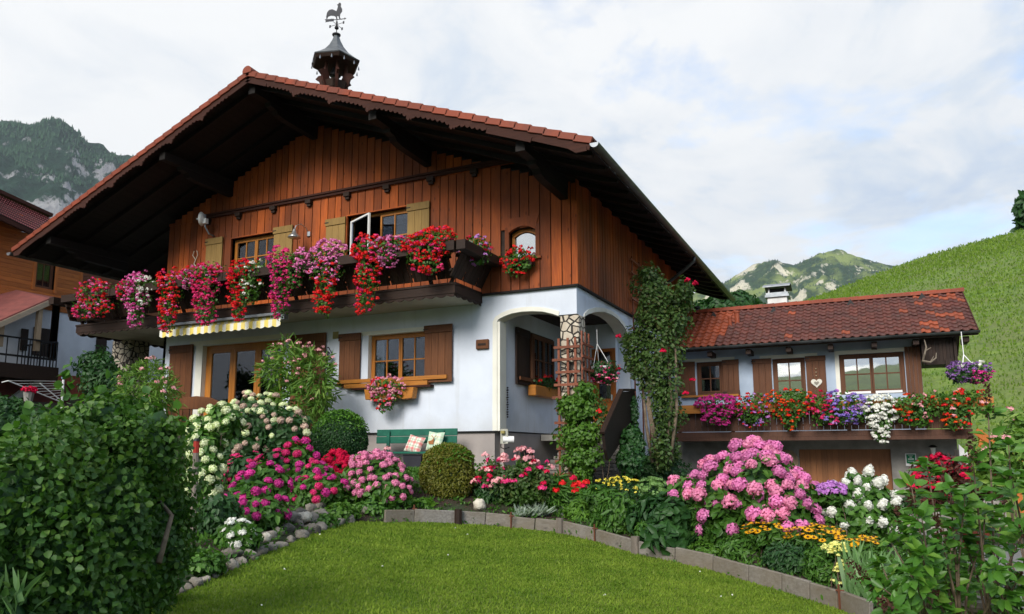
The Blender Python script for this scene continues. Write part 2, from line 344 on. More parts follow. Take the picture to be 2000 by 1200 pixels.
P_RED=pet('red',(.62,.006,.012),(.78,.03,.03));P_CRIM=pet('crimson',(.48,.002,.035),(.66,.01,.07));P_HOT=pet('hot_pink',(.60,.02,.13),(.78,.06,.24))
P_MAG=pet('magenta',(.48,.02,.20),(.66,.06,.32),.2);P_PINK=pet('pink',(.66,.17,.34),(.82,.33,.50),.12);P_PK2=pet('pink_mauve',(.62,.14,.38),(.80,.29,.55),.15)
P_ROSE=pet('rose_pink',(.74,.30,.34),(.85,.48,.48));P_LIL=pet('lilac',(.45,.16,.52),(.62,.30,.70));P_VIO=pet('violet',(.20,.13,.50),(.36,.26,.70));P_WHT=pet('white',(.74,.74,.68),(.86,.86,.80),.08)
P_CRM=pet('cream_green',(.64,.68,.42),(.80,.82,.62),.12);P_DUS=pet('dusty_pink',(.55,.38,.29),(.70,.54,.44),.15);P_YEL=pet('yellow',(.78,.62,.02),(.88,.78,.15));P_ORY=pet('orange_yellow',(.80,.34,.005),(.88,.48,.02));P_PALY=pet('pale_yellow',(.78,.76,.18),(.86,.85,.38));P_BRN=pet('dry_brown',(.05,.022,.015),(.10,.045,.03));P_ORED=pet('orange_red',(.72,.05,.01),(.82,.11,.02))
TWIG=mat('twig_bark',(.16,.115,.08),(.09,.065,.045),scale=20,rough=.95,bump=.3);TWIGL=mat('trunk_bark_pale',(.22,.17,.12),(.12,.09,.065),scale=14,rough=.95,bump=.5)
# ------------------------------------------------ foliage toolkit
def unit(v): return v/np.maximum(1e-9,np.linalg.norm(v,axis=-1,keepdims=True))
def rdir(n): return unit(RNG.normal(size=(n,3)))
def leaf_arrays(P,D,Nn,L,W,kind='leaf',droop=.15):
    n=len(P);D=unit(D);s=unit(np.cross(D,Nn)+1e-6);Nn=np.cross(s,D);L=np.broadcast_to(np.asarray(L,float).reshape(-1,1),(n,1));W=np.broadcast_to(np.asarray(W,float).reshape(-1,1),(n,1))
    if kind=='leaf':
        c=[P,P+D*L*.35-s*W*.5+Nn*W*.12,P+D*L*.72-s*W*.36+Nn*W*.06-Nn*L*droop*.5,P+D*L-Nn*L*droop,P+D*L*.72+s*W*.36+Nn*W*.06-Nn*L*droop*.5,P+D*L*.35+s*W*.5+Nn*W*.12]
        V=np.stack(c,1).reshape(-1,3);b=(np.arange(n)*6)[:,None];F=np.concatenate([b+np.array([[0,3,2,1]]),b+np.array([[0,5,4,3]])],0);return V,F
    if kind=='dia':
        c=[P,P+D*L*.5-s*W*.5,P+D*L,P+D*L*.5+s*W*.5];V=np.stack(c,1).reshape(-1,3);return V,(np.arange(n)*4)[:,None]+np.array([[0,3,2,1]])
    if kind=='blade':
        c=[P-s*W*.5,P+s*W*.5,P+D*L*.55+s*W*.4-Nn*L*droop*.25,P+D*L*.55-s*W*.4-Nn*L*droop*.25]
        c2=[P+D*L*.95+s*W*.07-Nn*L*droop,P+D*L*.95-s*W*.07-Nn*L*droop]
        V=np.stack(c+c2,1).reshape(-1,3);b=(np.arange(n)*6)[:,None];return V,np.concatenate([b+np.array([[0,1,2,3]]),b+np.array([[3,2,4,5]])],0)
def join(parts):
    Vs=[];Fs=[];Ms=[];o=0
    for V,F,m in parts: Vs.append(V);Fs.append(F+o);Ms.append(np.full(len(F),m));o+=len(V)
    return np.concatenate(Vs),np.concatenate(Fs),np.concatenate(Ms)
def lump(U,k,seed):
    r=np.random.default_rng(seed);s=np.zeros(len(U))
    for f in (2.3,4.1,7.0):
        a=unit(r.normal(size=(3,3)))
        for v in a: s+=np.sin(f*U@v*1.6+r.uniform(0,6))/f
    return 1+k*s
def blobpts(n,blobs,inner=.55,k=.22,seed=1,front=None):
    "points and outward normals in a union of ellipsoids"
    v=np.array([b[3]*b[5]+b[4]*b[5]+b[3]*b[4] for b in blobs]);v=v/v.sum();P=[];Q=[]
    for i,b in enumerate(blobs):
        m=max(4,int(n*v[i]));U=rdir(m);c=np.array(b[:3]);R=np.array(b[3:6])
        rr=1-(1-inner)*RNG.random(m)**1.6;rr=rr*lump(U,k,seed+i);p=c+U*R*rr[:,None];q=unit(U/R)
        keep=np.ones(m,bool)
        for j,b2 in enumerate(blobs):
            if j!=i: keep&=((((p-np.array(b2[:3]))/np.array(b2[3:6]))**2).sum(1)>.5)
        P.append(p[keep]);Q.append(q[keep])
    return np.concatenate(P),np.concatenate(Q)
def foliage(name,parent,P,Q,L,W,m,kind='leaf',up=.3,rand=.7,droop=.15,core=None,mi=None,lay=.8,stuff=False):
    "leaves whose faces look outward (Q) with scatter"
    n=len(P);nn=unit(Q+np.array([0,0,up])+RNG.normal(size=(n,3))*rand*.6);d=unit(np.cross(nn,rdir(n))+Q*(1-lay)-np.array([0,0,.35]))
    Ls=L*RNG.uniform(.65,1.25,n);Ws=W*RNG.uniform(.7,1.2,n)
    V,F=leaf_arrays(P,d,nn,Ls,Ws,kind,droop);parts=[(V,F,0)]
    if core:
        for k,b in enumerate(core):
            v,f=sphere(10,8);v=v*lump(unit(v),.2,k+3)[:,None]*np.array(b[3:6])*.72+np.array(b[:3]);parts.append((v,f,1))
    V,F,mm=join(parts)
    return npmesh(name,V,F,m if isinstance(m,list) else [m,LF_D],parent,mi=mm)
def sphere(nu,nv):
    V=[];F=[]
    for j in range(nv+1):
        t=PI*j/nv
        for i in range(nu): a=2*PI*i/nu;V.append((math.sin(t)*math.cos(a),math.sin(t)*math.sin(a),math.cos(t)))
    for j in range(nv):
        for i in range(nu): F.append((j*nu+i,(j+1)*nu+i,(j+1)*nu+(i+1)%nu,j*nu+(i+1)%nu))
    return np.array(V),np.array(F)
def floret_arrays(C,R,n,size=.42,flat=1.):
    "clusters of little petals on spheres: C centres, R radii"
    C=np.repeat(C,n,0);Rr=np.repeat(np.asarray(R,float).reshape(-1,1)*np.ones((len(C)//n,1)),n,0);U=rdir(len(C));U[:,2]=np.abs(U[:,2])*.75+U[:,2]*.25
    c=C+U*Rr*RNG.uniform(.75,1.,(len(C),1))*np.array([1,1,flat]);nn=unit(U+RNG.normal(size=U.shape)*.35);d=unit(np.cross(nn,rdir(len(C))))
    L=Rr[:,0]*size*2;return leaf_arrays(c-d*L[:,None]*.5,d,nn,L,L*.85,'dia')
def blossoms(name,parent,C,R,m,n=14,mi=None,size=.42,flat=1.):
    if isinstance(m,list):
        parts=[]
        for k in range(len(m)):
            s=mi==k
            if s.any(): V,F=floret_arrays(C[s],R[s] if hasattr(R,'__len__') else R,n,size,flat);parts.append((V,F,k))
        V,F,mm=join(parts);o=npmesh(name,V,F,m,parent,mi=mm)
    else:
        V,F=floret_arrays(C,R,n,size,flat);o=npmesh(name,V,F,m,parent)
    o['kind']='stuff';return o
_hd={}
def head_mesh(key,m,kind):
    k=(key,kind)
    if k in _hd: return _hd[k]
    r=[]
    for v in range(3):
        if kind=='mop':   # rounded mophead, unit radius
            U=rdir(170);U=U[U[:,2]>-.55];c=U*RNG.uniform(.86,1.04,(len(U),1))*np.array([1,1,.78]);s=.40
        elif kind=='cone': # blunt panicle
            U=rdir(170);U=U[U[:,2]>-.85];hz=U[:,2];c=U*RNG.uniform(.85,1.05,(len(U),1))*np.stack([.85-.25*hz,.85-.25*hz,1.15+0*hz],1);s=.40
        elif kind=='flat': # lacecap
            U=rdir(90);U=U[U[:,2]>-.1];c=U*np.array([1,1,.3]);s=.5
        elif kind=='daisy':
            a=np.arange(12)*2*PI/12;U=np.stack([np.cos(a),np.sin(a),0*a+.1],1)
            V,F=leaf_arrays(U*.25,U,np.tile([0,0,1.],(12,1))+0*U,.85,.42,'dia');sp,sf=sphere(6,4);V,F,mm=join([(V,F,0),(sp*.28+np.array([0,0,.12]),sf,1)])
            o=npmesh('flower_head',V,F,[m,P_BRN],None,mi=mm,local=True);r.append(o.data);bpy.data.objects.remove(o);continue
        nn=unit(U+RNG.normal(size=U.shape)*.3);d=unit(np.cross(nn,rdir(len(U))));L=s*RNG.uniform(.8,1.2,len(U))
        V,F=leaf_arrays(c-d*L[:,None]*.5,d,nn,L,L*.9,'dia')
        sp,sf=sphere(8,6);V,F,mm=join([(V,F,0),(sp*np.array([.72,.72,.5 if kind!='cone' else .85]) if kind!='flat' else sp*np.array([.8,.8,.12]),sf,0)])
        o=npmesh('flower_head',V,F,m,None,local=True);r.append(o.data);bpy.data.objects.remove(o)
    _hd[k]=r;return r
def heads(parent,C,R,m,kind,Q=None,name='flower_head',label=None):
    og=org(parent)
    for i,c in enumerate(C):
        me=random.choice(head_mesh(m.name,m,kind));o=link(name,me,parent,c-og);s=float(R)*random.uniform(.78,1.2);o.scale=(s,s,s*random.uniform(.9,1.1))
        q=Vector(Q[i]) if Q is not None else Vector((0,0,1));q=(q+Vector((random.uniform(-.3,.3),random.uniform(-.3,.3),.45))).normalized()
        o.rotation_euler=q.to_track_quat('Z','Y').to_euler()
        if label:o['label']=label
def rim(px0,px1,top,bot,P,depth=None,k=1.):
    "ellipsoid at ground point P spanning the given pixel box"
    m=mpp(P);hw=(px1-px0)/2*m;ry=depth or hw*.9;c=at((px0+px1)/2,(top+bot)/2,P[1]+ry*k*.6);m2=mpp(c)
    return (c[0],c[1],c[2],(px1-px0)/2*m2,ry,(bot-top)/2*m2)
def stems(name,parent,base,tops,r,m=TWIG,bend=.15,n=5):
    mb=MB()
    for t in tops:
        b=np.array(base)+RNG.normal(size=3)*np.array([.05,.05,0]);t=np.array(t);pts=[]
        j=RNG.normal(size=3)*bend*np.linalg.norm(t-b)*.5
        for k in range(n+1): s=k/n;pts.append(b*(1-s)+t*s+j*math.sin(PI*s)+RNG.normal(size=3)*r*.6)
        mb.tube(pts,[r*(1-.7*k/n) for k in range(n+1)],5)
    return mb.build(name,m,parent,smooth=True)
def shrub(name,label,cat,blobs,n,L,W,m,group=None,inner=.5,k=.2,core=True,up=.3,kind='leaf',base=None,nst=6,droop=.15,rand=.7,lay=.8,stm=TWIG):
    xs=[b for b in blobs];cx=sum(b[0] for b in xs)/len(xs);cy=sum(b[1] for b in xs)/len(xs);zb=min(b[2]-b[5] for b in xs)
    base=base if base is not None else (cx,cy,min(zb,ground_z(cx,cy)) if cy<16 else zb)
    t=thing(name,label,cat,base,group)
    P,Q=blobpts(n,blobs,inner,k,seed=int(abs(cx)*10)+len(label))
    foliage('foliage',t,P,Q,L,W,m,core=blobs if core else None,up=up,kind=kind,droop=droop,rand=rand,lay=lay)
    if nst:
        tp=[np.array(b[:3])+RNG.normal(size=3)*np.array(b[3:6])*.35 for b in blobs for _ in range(max(1,nst//len(blobs)))]
        stems('stem',t,base,tp,.006+.05*L,stm)
    return t
def vis(blobs,n,top=.0,seed=5,k=.2,face=.0,mind=0):
    "surface points that face the camera or the sky"
    P,Q=blobpts(n*8,blobs,.97,k,seed)
    d=unit(-P)
    s=((Q*d).sum(1)>face)|(Q[:,2]>.55);s&=Q[:,2]>top;P=P[s];Q=Q[s];i=RNG.permutation(len(P));P=P[i];Q=Q[i]
    if mind:
        kp=[]
        for a in range(len(P)):
            if all(np.sum((P[a]-P[b])**2)>mind*mind for b in kp): kp.append(a)
            if len(kp)>=n: break
        return P[kp],Q[kp]
    return P[:n],Q[:n]
# ================================================ GROUND, LAWN, HILL, MOUNTAINS
def grid(name,xs,ys,zf,m,smooth=True):
    V=[(x,y,zf(x,y)) for y in ys for x in xs];nx=len(xs);F=[(j*nx+i,j*nx+i+1,(j+1)*nx+i+1,(j+1)*nx+i) for j in range(len(ys)-1) for i in range(nx-1)]
    o=npmesh(name,V,F,m,None,smooth=smooth);return tag(o,kind='structure')
mg,t_,b_=base_mat('ground_soil')
c=mixc(t_,ramp(tnoise(t_,38,4,.7),[(.4,(0,)*3),(.62,(1,)*3)],t_),(.060,.030,.020),(.028,.017,.012))
c=mixc(t_,ramp(tnoise(t_,1.3,5,.6),[(.44,(0,)*3),(.56,(1,)*3)],t_),c,(.030,.048,.014))
t_.links.new(c,b_.inputs['Base Color']);b_.inputs['Roughness'].default_value=1;bumpn(t_,tnoise(t_,45,5,.7),1,.04,b_)
def gz2(x,y):
    return ground_z(x,y)-.03*(sdist(x,y)<0)*8
near=sorted(set(list(np.arange(-13,5.01,.22))+list(np.linspace(-32,-13,14))+list(np.linspace(5,40,14))))
nearY=sorted(set(list(np.arange(-3,15.6,.22))+list(np.linspace(-14,-3,6))+list(np.linspace(15.6,30,8))))
grid('ground',near,nearY,gz2,mg)
# lawn sheet inside the edging
lm_,t_,b_=base_mat('lawn_grass')
c=mixc(t_,ramp(tnoise(t_,60,4,.7),[(.35,(0,)*3),(.65,(1,)*3)],t_),(.125,.20,.02),(.068,.128,.012))
c=mixc(t_,ramp(tnoise(t_,.9,5,.6),[(.42,(0,)*3),(.62,(.75,)*3)],t_),c,(.20,.235,.035))
t_.links.new(c,b_.inputs['Base Color']);b_.inputs['Roughness'].default_value=1;bumpn(t_,tnoise(t_,70,5,.7),.8,.03,b_)
mb=MB();mb.add([(x,y,lawn_z(x,y)+.004) for x,y in POLY],[tuple(range(len(POLY)))])
lawn=mb.build('lawn',lm_);lawn['kind']='structure'
# far ground to the horizon, grassy foothills and the slope opposite
FARG=mat('far_meadow',(.075,.13,.022),(.05,.095,.018),scale=.05,rough=1,bump=.5,bs=2,bd=.1)
def farz(x,y):
    r=math.hypot(x,y);z=-3.2 if r<60 else -3.2
    if x<-26: z=max(z,2.2-3*max(0,(abs(y-16)-30)/20))
    return min(z,2.2)
rr=[14,22,30,45,70,120,220,400,800,1500,3000,6000,9000];an=np.linspace(0,2*PI,73)[:-1]
V=[];F=[]
for r in rr:
    for a in an:
        x,y=r*math.sin(a),r*math.cos(a);z=-3.2
        if y<-40: z+=sm((-y-60)/300)*(42+16*noise.noise((x*.008,y*.004,3)))
        V.append((x,y,z))
for j in range(len(rr)-1):
    for i in range(72): F.append((j*72+i,(j+1)*72+i,(j+1)*72+(i+1)%72,j*72+(i+1)%72))
F2=[f for f in F if True]
tag(npmesh('meadow',V,F2,FARG,smooth=True),kind='structure')
# driveway beside the garage
DRV=mat('driveway_asphalt',(.21,.205,.20),(.15,.147,.145),scale=20,rough=.95,bump=.5,bs=90,bd=.01)
def drz(x,y): return ground_z(x,y)+.03
mb=MB();dv=[(-2.2,21.),(-2.2,23.),(8,23.),(16,18),(16,4),(4.,3.2),(1.9,6.2),(1.2,10.5),(-.3,14.),(-1.6,18.)]
xs=np.arange(-2.4,16,.5);ys=np.arange(3,23.2,.5);V=[];F=[]
def inpoly(x,y,Pg):
    ins=False
    for (x1,y1),(x2,y2) in zip(Pg,Pg[1:]+Pg[:1]):
        if (y1>y)!=(y2>y) and x<(x2-x1)*(y-y1)/(y2-y1)+x1: ins=not ins
    return ins
vv={};fs=[]
for i,x in enumerate(xs[:-1]):
    for j,y in enumerate(ys[:-1]):
        if inpoly(x+.25,y+.25,dv):
            q=[]
            for a,b in ((x,y),(x+.5,y),(x+.5,y+.5),(x,y+.5)):
                k=(round(a,2),round(b,2))
                if k not in vv: vv[k]=len(vv)
                q.append(vv[k])
            fs.append(q)
tag(npmesh('driveway',[(a,b,drz(a,b)) for a,b in vv],fs,DRV,smooth=True),kind='structure')
# grass hill on the right
def az_el(px,py): r=ray(px,py);return math.atan2(r[0],r[1]),r[2]/math.hypot(r[0],r[1])
def polar_hill(name,sil,r0,r1,r2,z0,m,na,nr,ext,rough,conc=1.,tail=-.3,seedv=0):
    s=[az_el(*p) for p in sil];a0,a1=s[0][0]-ext[0],s[-1][0]+ext[1];V=[];nrr=nr+max(3,nr//4)
    for j in range(nrr):
        for i in range(na):
            a=lerp(a0,a1,i/(na-1));e=pl(a,s)
            if a<s[0][0]: e-=(s[0][0]-a)*ext[2]
            if a>s[-1][0]: e+=(a-s[-1][0])*ext[3]
            if j<nr: t=j/(nr-1);r=lerp(r0,r1,t);z=lerp(z0,e*r1,t**conc)
            else: t=(j-nr+1)/(nrr-nr);r=lerp(r1,r2,t);z=e*r1+tail*(r-r1)
            x,y=r*math.sin(a),r*math.cos(a)
            if rough: 
                tt=min(1,j/(nr*.25));v=(noise.multi_fractal((x*rough[1],y*rough[1],seedv),.9,2.1,6)-1)
                z+=rough[0]*v*tt*(1 if j<nr*.93 else .45)
            V.append((x,y,z))
    F=[(j*na+i,j*na+i+1,(j+1)*na+i+1,(j+1)*na+i) for j in range(nrr-1) for i in range(na-1)]
    return npmesh(name,V,F,m,None,smooth=True),V,na,nr
hm_,t_,b_=base_mat('hill_grass')
c=mixc(t_,ramp(tnoise(t_,1.4,6,.72,sc=(1,1,1.8)),[(.38,(0,)*3),(.62,(1,)*3)],t_),(.062,.130,.017),(.16,.24,.035))
c=mixc(t_,ramp(tnoise(t_,.22,7,.7),[(.42,(0,)*3),(.60,(.75,)*3)],t_),c,(.13,.155,.048))
t_.links.new(c,b_.inputs['Base Color']);b_.inputs['Roughness'].default_value=1;bumpn(t_,tnoise(t_,1.6,6,.7),1,.25,b_)
hill,HV,HNA,HNR=polar_hill('grass_hill',[(1380,640),(1480,618),(1560,592),(1640,563),(1720,532),(1800,503),(1850,489),(1920,470),(2000,449)],27,95,150,-2.6,hm_,120,50,(.12,.5,.05,.22),(.12,.05),.9)
tag(hill,kind='structure')
HVa=np.array(HV).reshape(-1,HNA,3)[:HNR]
# tufts of rough grass standing on the hill
n=120000;ii=RNG.random(n)**.8*(HNR-1.01);jj=RNG.random(n)*(HNA-1.01);i0=ii.astype(int);j0=jj.astype(int);fi=(ii-i0)[:,None];fj=(jj-j0)[:,None]
P=HVa[i0,j0]*(1-fi)*(1-fj)+HVa[i0+1,j0]*fi*(1-fj)+HVa[i0,j0+1]*(1-fi)*fj+HVa[i0+1,j0+1]*fi*fj
d=unit(RNG.normal(size=(n,3))*.35+np.array([0,0,1]));sz=.06+.0025*np.linalg.norm(P,axis=1)
dens=np.array([noise.noise((p[0]*.09,p[1]*.09,0)) for p in P]);keep=RNG.random(n)<.55+dens*.35
V,F=leaf_arrays(P[keep],d[keep],rdir(keep.sum()),(sz*RNG.uniform(.6,1.2,n))[keep],(sz*.5)[keep],'dia')
tag(npmesh('hill_grass_tufts',V,F,leafm('hill_tuft',(.075,.15,.016),(.15,.225,.032),tr=.2,rough=.9,spec=.1)),'rough unmown grass tufts covering the hillside','grass',kind='stuff')
# mountains
def rockm(name,forest,rock,rock2,thr,meadow=None,zk=None):
    m,t,b=base_mat(name);g=t.nodes.new('ShaderNodeNewGeometry');sp=t.nodes.new('ShaderNodeSeparateXYZ');t.links.new(g.outputs['Normal'],sp.inputs[0])
    n1=tnoise(t,.006,7,.65,sc=(1,1,.7));n2=tnoise(t,.03,6,.7,sc=(1,1,.35))
    v=M('SUBTRACT',M('ADD',n1,M('MULTIPLY',n2,.55,t=t),t=t),M('MULTIPLY',sp.outputs[2],.35,t=t),t=t)
    if zk:
        px_=t.nodes.new('ShaderNodeSeparateXYZ');t.links.new(g.outputs['Position'],px_.inputs[0]);v=M('ADD',v,M('MULTIPLY',M('SUBTRACT',zk[0],px_.outputs[2],t=t),zk[1],t=t),t=t)
    f=ramp(v,[(thr-.02,(0,)*3),(thr+.03,(1,)*3)],t)
    rk=mixc(t,ramp(n2,[(.35,(0,)*3),(.65,(1,)*3)],t),rock,rock2)
    fo=mixc(t,ramp(tnoise(t,.05,5,.8),[(.4,(0,)*3),(.6,(1,)*3)],t),forest,tuple(.5*x for x in forest))
    if meadow: fo=mixc(t,ramp(tnoise(t,.004,5,.6,),[(.48,(0,)*3),(.58,(1,)*3)],t),fo,meadow)
    t.links.new(mixc(t,f,fo,rk),b.inputs['Base Color']);b.inputs['Roughness'].default_value=1;b.inputs['Specular IOR Level'].default_value=.05
    bumpn(t,tnoise(t,.05,6,.75),1,12,b);return m
RK1=rockm('mountain_rock_forest',(.020,.050,.032),(.42,.41,.41),(.17,.17,.185),.66,zk=(830.,.00045))
RK2=rockm('mountain_sunlit_rock',(.035,.075,.03),(.75,.69,.52),(.36,.35,.29),.585,(.19,.24,.07))  # sunlight on the far rock is put into its pale yellowish colour
def mount(name,sil,r1,m,ext,rough,seedv,conc=1.15,z0=-20,r0f=.45):
    o,V,na,nr=polar_hill(name,sil,r1*r0f,r1,r1*1.4,z0,m,230,150,ext,rough,conc,-.5,seedv);tag(o,kind='structure');return np.array(V).reshape(-1,na,3)[:nr]
m1=mount('mountain',[(-300,330),(-160,250),(0,240),(40,236),(70,237),(100,243),(150,265),(185,292),(250,308),(330,340),(500,420),(700,560)],2600,RK1,(.3,.2,.15,-.3),(70,.007),5.)
m2=mount('mountain',[(1100,610),(1300,600),(1380,565),(1420,543),(1450,528),(1480,518),(1510,513),(1550,519),(1575,508),(1600,496),(1618,499),(1640,500),(1680,505),(1720,506),(1800,516),(1900,560),(2000,640)],3400,RK2,(.1,.1,.1,-.1),(70,.0055),9.)
def forest(name,G,n,h,label,thr,bias,zm=None):
    i=(RNG.random(n)**.6*(G.shape[0]-2)).astype(int);j=(RNG.random(n)*(G.shape[1]-2)).astype(int)
    u=RNG.random((n,2));P=G[i,j]+(G[i+1,j]-G[i,j])*u[:,:1]+(G[i,j+1]-G[i,j])*u[:,1:]
    sl=(G[i+1,j,2]-G[i,j,2])/np.linalg.norm(G[i+1,j,:2]-G[i,j,:2],axis=1)
    k=(sl<thr+RNG.normal(size=n)*bias)
    if zm: k&=P[:,2]>zm+130*np.array([noise.noise((p[0]*.008,p[1]*.008,1))*2 for p in P])+RNG.normal(size=n)*35
    P=P[k];n=len(P);hh=h*RNG.uniform(.55,1.25,n);V=[];F=[]
    a=np.arange(5)*2*PI/5;ring=np.stack([np.cos(a),np.sin(a),0*a],1)
    Vr=P[:,None,:]+ring[None]*(hh*.24)[:,None,None];tip=P+np.array([0,0,1])*hh[:,None]
    V=np.concatenate([Vr,tip[:,None]],1).reshape(-1,3);b=(np.arange(n)*6)[:,None,None];F=(b+np.array([[q,(q+1)%5,5] for q in range(5)])[None]).reshape(-1,3)
    tag(npmesh(name,V,F,leafm(name+'_needles',(.010,.030,.020),(.040,.085,.045),tr=0,rough=1,spec=.05)),label,'forest',kind='stuff')
forest('forest',m1,90000,14,'dark conifer forest covering the mountain above the left roof edge',1.2,.3,800)
forest('forest',m2,30000,10,'conifer forest patches on the far pale mountain beyond the chimney',.35,.2)
# ================================================ MAIN HOUSE
GX0,GX1,GY=-18.2,-5.53,14.95
FR=Fr((0,GY,0),(1,0,0),(0,-1,0))           # front: a = world X, b = Z, c outwards
RS=Fr((GX1,0,0),(0,1,0),(1,0,0))           # right side: a = world Y
house=thing('chalet','large alpine chalet with red-brown timber gable, pale blue ground floor and long flower balcony','house',((GX0+GX1)/2,19,0))
def holed(mb,F,a0,a1,b0,b1,holes,th,m=0,reveal=None):
    xs=sorted({a0,a1,*[min(max(h[k],a0),a1) for h in holes for k in (0,1)]});ys=sorted({b0,b1,*[min(max(h[k],b0),b1) for h in holes for k in (2,3)]})
    for i in range(len(xs)-1):
        for j in range(len(ys)-1):
            cx,cy=(xs[i]+xs[i+1])/2,(ys[j]+ys[j+1])/2
            if any(h[0]<cx<h[1] and h[2]<cy<h[3] for h in holes): continue
            for c in (0,-th): mb.add([F(xs[i],ys[j],c),F(xs[i+1],ys[j],c),F(xs[i+1],ys[j+1],c),F(xs[i],ys[j+1],c)],[(0,1,2,3)],m)
    for h in holes+[(a0,a1,b0,b1)]:
        q=[(h[0],h[2]),(h[1],h[2]),(h[1],h[3]),(h[0],h[3])];r=m if reveal is None or h==(a0,a1,b0,b1) else reveal
        for k in range(4):
            (x,y),(x2,y2)=q[k],q[(k+1)%4]
            if y==y2==b0 and h!=(a0,a1,b0,b1): continue
            mb.add([F(x,y,0),F(x2,y2,0),F(x2,y2,-th),F(x,y,-th)],[(0,1,2,3)],r)
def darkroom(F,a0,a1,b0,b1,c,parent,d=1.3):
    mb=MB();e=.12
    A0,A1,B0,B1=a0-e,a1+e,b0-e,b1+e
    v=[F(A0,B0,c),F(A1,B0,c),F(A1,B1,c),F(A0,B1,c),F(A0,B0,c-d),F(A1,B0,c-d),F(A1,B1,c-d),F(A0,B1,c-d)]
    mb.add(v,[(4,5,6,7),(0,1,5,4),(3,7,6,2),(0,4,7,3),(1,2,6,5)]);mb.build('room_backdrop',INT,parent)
def window(parent,F,a0,a1,b0,b1,leaves=2,cols=2,rows=2,c=-.16,fm=HONEY,gm=None,fw=.06,curtain=None,name='window',skip=(),bar=.03,rowpos=None,room=True,s=.045):
    gm=gm or GLASS;mb=MB();mb.fb(F,a0,a1,b1-fw,b1,c-.07,c);mb.fb(F,a0,a1,b0,b0+fw,c-.07,c);mb.fb(F,a0,a0+fw,b0+fw,b1-fw,c-.07,c);mb.fb(F,a1-fw,a1,b0+fw,b1-fw,c-.07,c)
    lw=(a1-a0-2*fw)/leaves;panes=[]
    for k in range(leaves):
        x0=a0+fw+k*lw+.004;x1=x0+lw-.008
        if k in skip: continue
        y0,y1=b0+fw+.004,b1-fw-.004;g=c+.012
        mb.fb(F,x0,x1,y1-s,y1,g-.05,g);mb.fb(F,x0,x1,y0,y0+s,g-.05,g);mb.fb(F,x0,x0+s,y0+s,y1-s,g-.05,g);mb.fb(F,x1-s,x1,y0+s,y1-s,g-.05,g)
        X0,X1,Y0,Y1=x0+s,x1-s,y0+s,y1-s
        for i in range(1,cols): xx=lerp(X0,X1,i/cols);mb.fb(F,xx-bar/2,xx+bar/2,Y0,Y1,g-.04,g-.008)
        rp=rowpos or [i/rows for i in range(1,rows)]
        for r in rp: yy=lerp(Y0,Y1,r);mb.fb(F,X0,X1,yy-bar/2,yy+bar/2,g-.042,g-.011)
        panes.append((X0-.01,X1+.01,Y0-.01,Y1+.01,g-.03))
    w_=mb.build(name,fm,parent)
    for p in panes:
        q=MB();q.fb(F,p[0],p[1],p[2],p[3],p[4]-.006,p[4]);q.build('pane',gm,w_)
    if room: darkroom(F,a0,a1,b0,b1,c-.075,w_)
    if curtain:
        for (x0,x1,y0,y1) in curtain:
            q=MB();n=14
            top=[(lerp(x0,x1,i/n),y1) for i in range(n+1)];vs=[]
            for b in (y0,y1):
                for i in range(n+1): vs.append(F(lerp(x0,x1,i/n),b,c-.062+.008*math.sin(i*2.1)))
            q.add(vs,[(i,i+1,n+2+i,n+1+i) for i in range(n)]);q.build('curtain',CURT,w_,smooth=True)
    return w_
def shutter(parent,F,a0,a1,b0,b1,m,c=.02,th=.04,bat=.16,nb=4,bars=None,label=None):
    mb=MB();n=nb
    for k in range(n): mb.fb(F,lerp(a0,a1,k/n)+.002,lerp(a0,a1,(k+1)/n)-.002,b0,b1,c,c+th)
    mb.fb(F,a0-.015,a1+.015,b1-bat-.02,b1-.0,c+th,c+th+.025);mb.fb(F,a0-.015,a1+.015,b0,b0+bat,c+th,c+th+.025)
    s=mb.build('shutter',m,parent,label=label,bevel=.004)
    for z in (b1-bat*.6,b0+bat*.5): h=MB();h.fb(F,a0-.03,a0+.1,z-.012,z+.012,c+th+.025,c+th+.032);h.build('hinge',BLACK,s)
    return s
def trim(parent,F,a0,a1,b0,b1,w=.1,c=.012,sides='tlr',m=None):
    mb=MB()
    if 't' in sides: mb.fb(F,a0-(w if 'l' in sides else 0),a1+(w if 'r' in sides else 0),b1,b1+w,-.01,c)
    if 'l' in sides: mb.fb(F,a0-w,a0,b0,b1,-.01,c)
    if 'r' in sides: mb.fb(F,a1,a1+w,b0,b1,-.01,c)
    mb.build('window_surround',m or TRIM,parent)
WB=3.63   # bottom of the timber storey
W1=(-11.0,-9.28,1.66,2.88);TD=(-16.62,-13.7,.52,2.98)
mb=MB();holed(mb,FR,GX0,-7.45,.49,3.62,[W1,TD],.3,0,1)
# porch lintel with the arch
arch=[(-7.45,2.95),(-7.42,3.0),(-7.27,3.06),(-7.08,3.11),(-6.83,3.13),(-6.58,3.12),(-6.33,3.09),(-6.09,3.02),(-5.95,2.96)]
mb.strip(FR,[(a,3.62) for a,b in arch],arch,-.32,0)
mb.strip(FR,[(-5.95,3.62),(GX1,3.62)],[(-5.95,2.98),(GX1,2.98)],-.42,0)
sarch=[(GY+.423,2.98),(15.7,3.10),(16.2,3.23),(16.8,3.33),(17.4,3.36),(17.9,3.33),(18.4,3.22),(18.75,3.05),(18.9,2.9)]
mb.strip(RS,[(a,3.62) for a,b in sarch],sarch,-.32,0)
mb.fb(RS,18.9,27,-.1,3.62,-.32,0)
mb.fb(FR,-7.75,-7.4,.49,3.6,-3.9,-.302)            # porch side wall (left)
pw=mb.build('plaster_wall',[PLAS,TRIM],house)
mb=MB()
PB=18.7
BK=Fr((0,PB,0),(1,0,0),(0,-1,0));holed(mb,BK,-7.4,-5.85,.45,3.6,[(-6.5,-5.86,.45,2.72)],.2)
mb.build('porch_back_wall',PLAS,house)
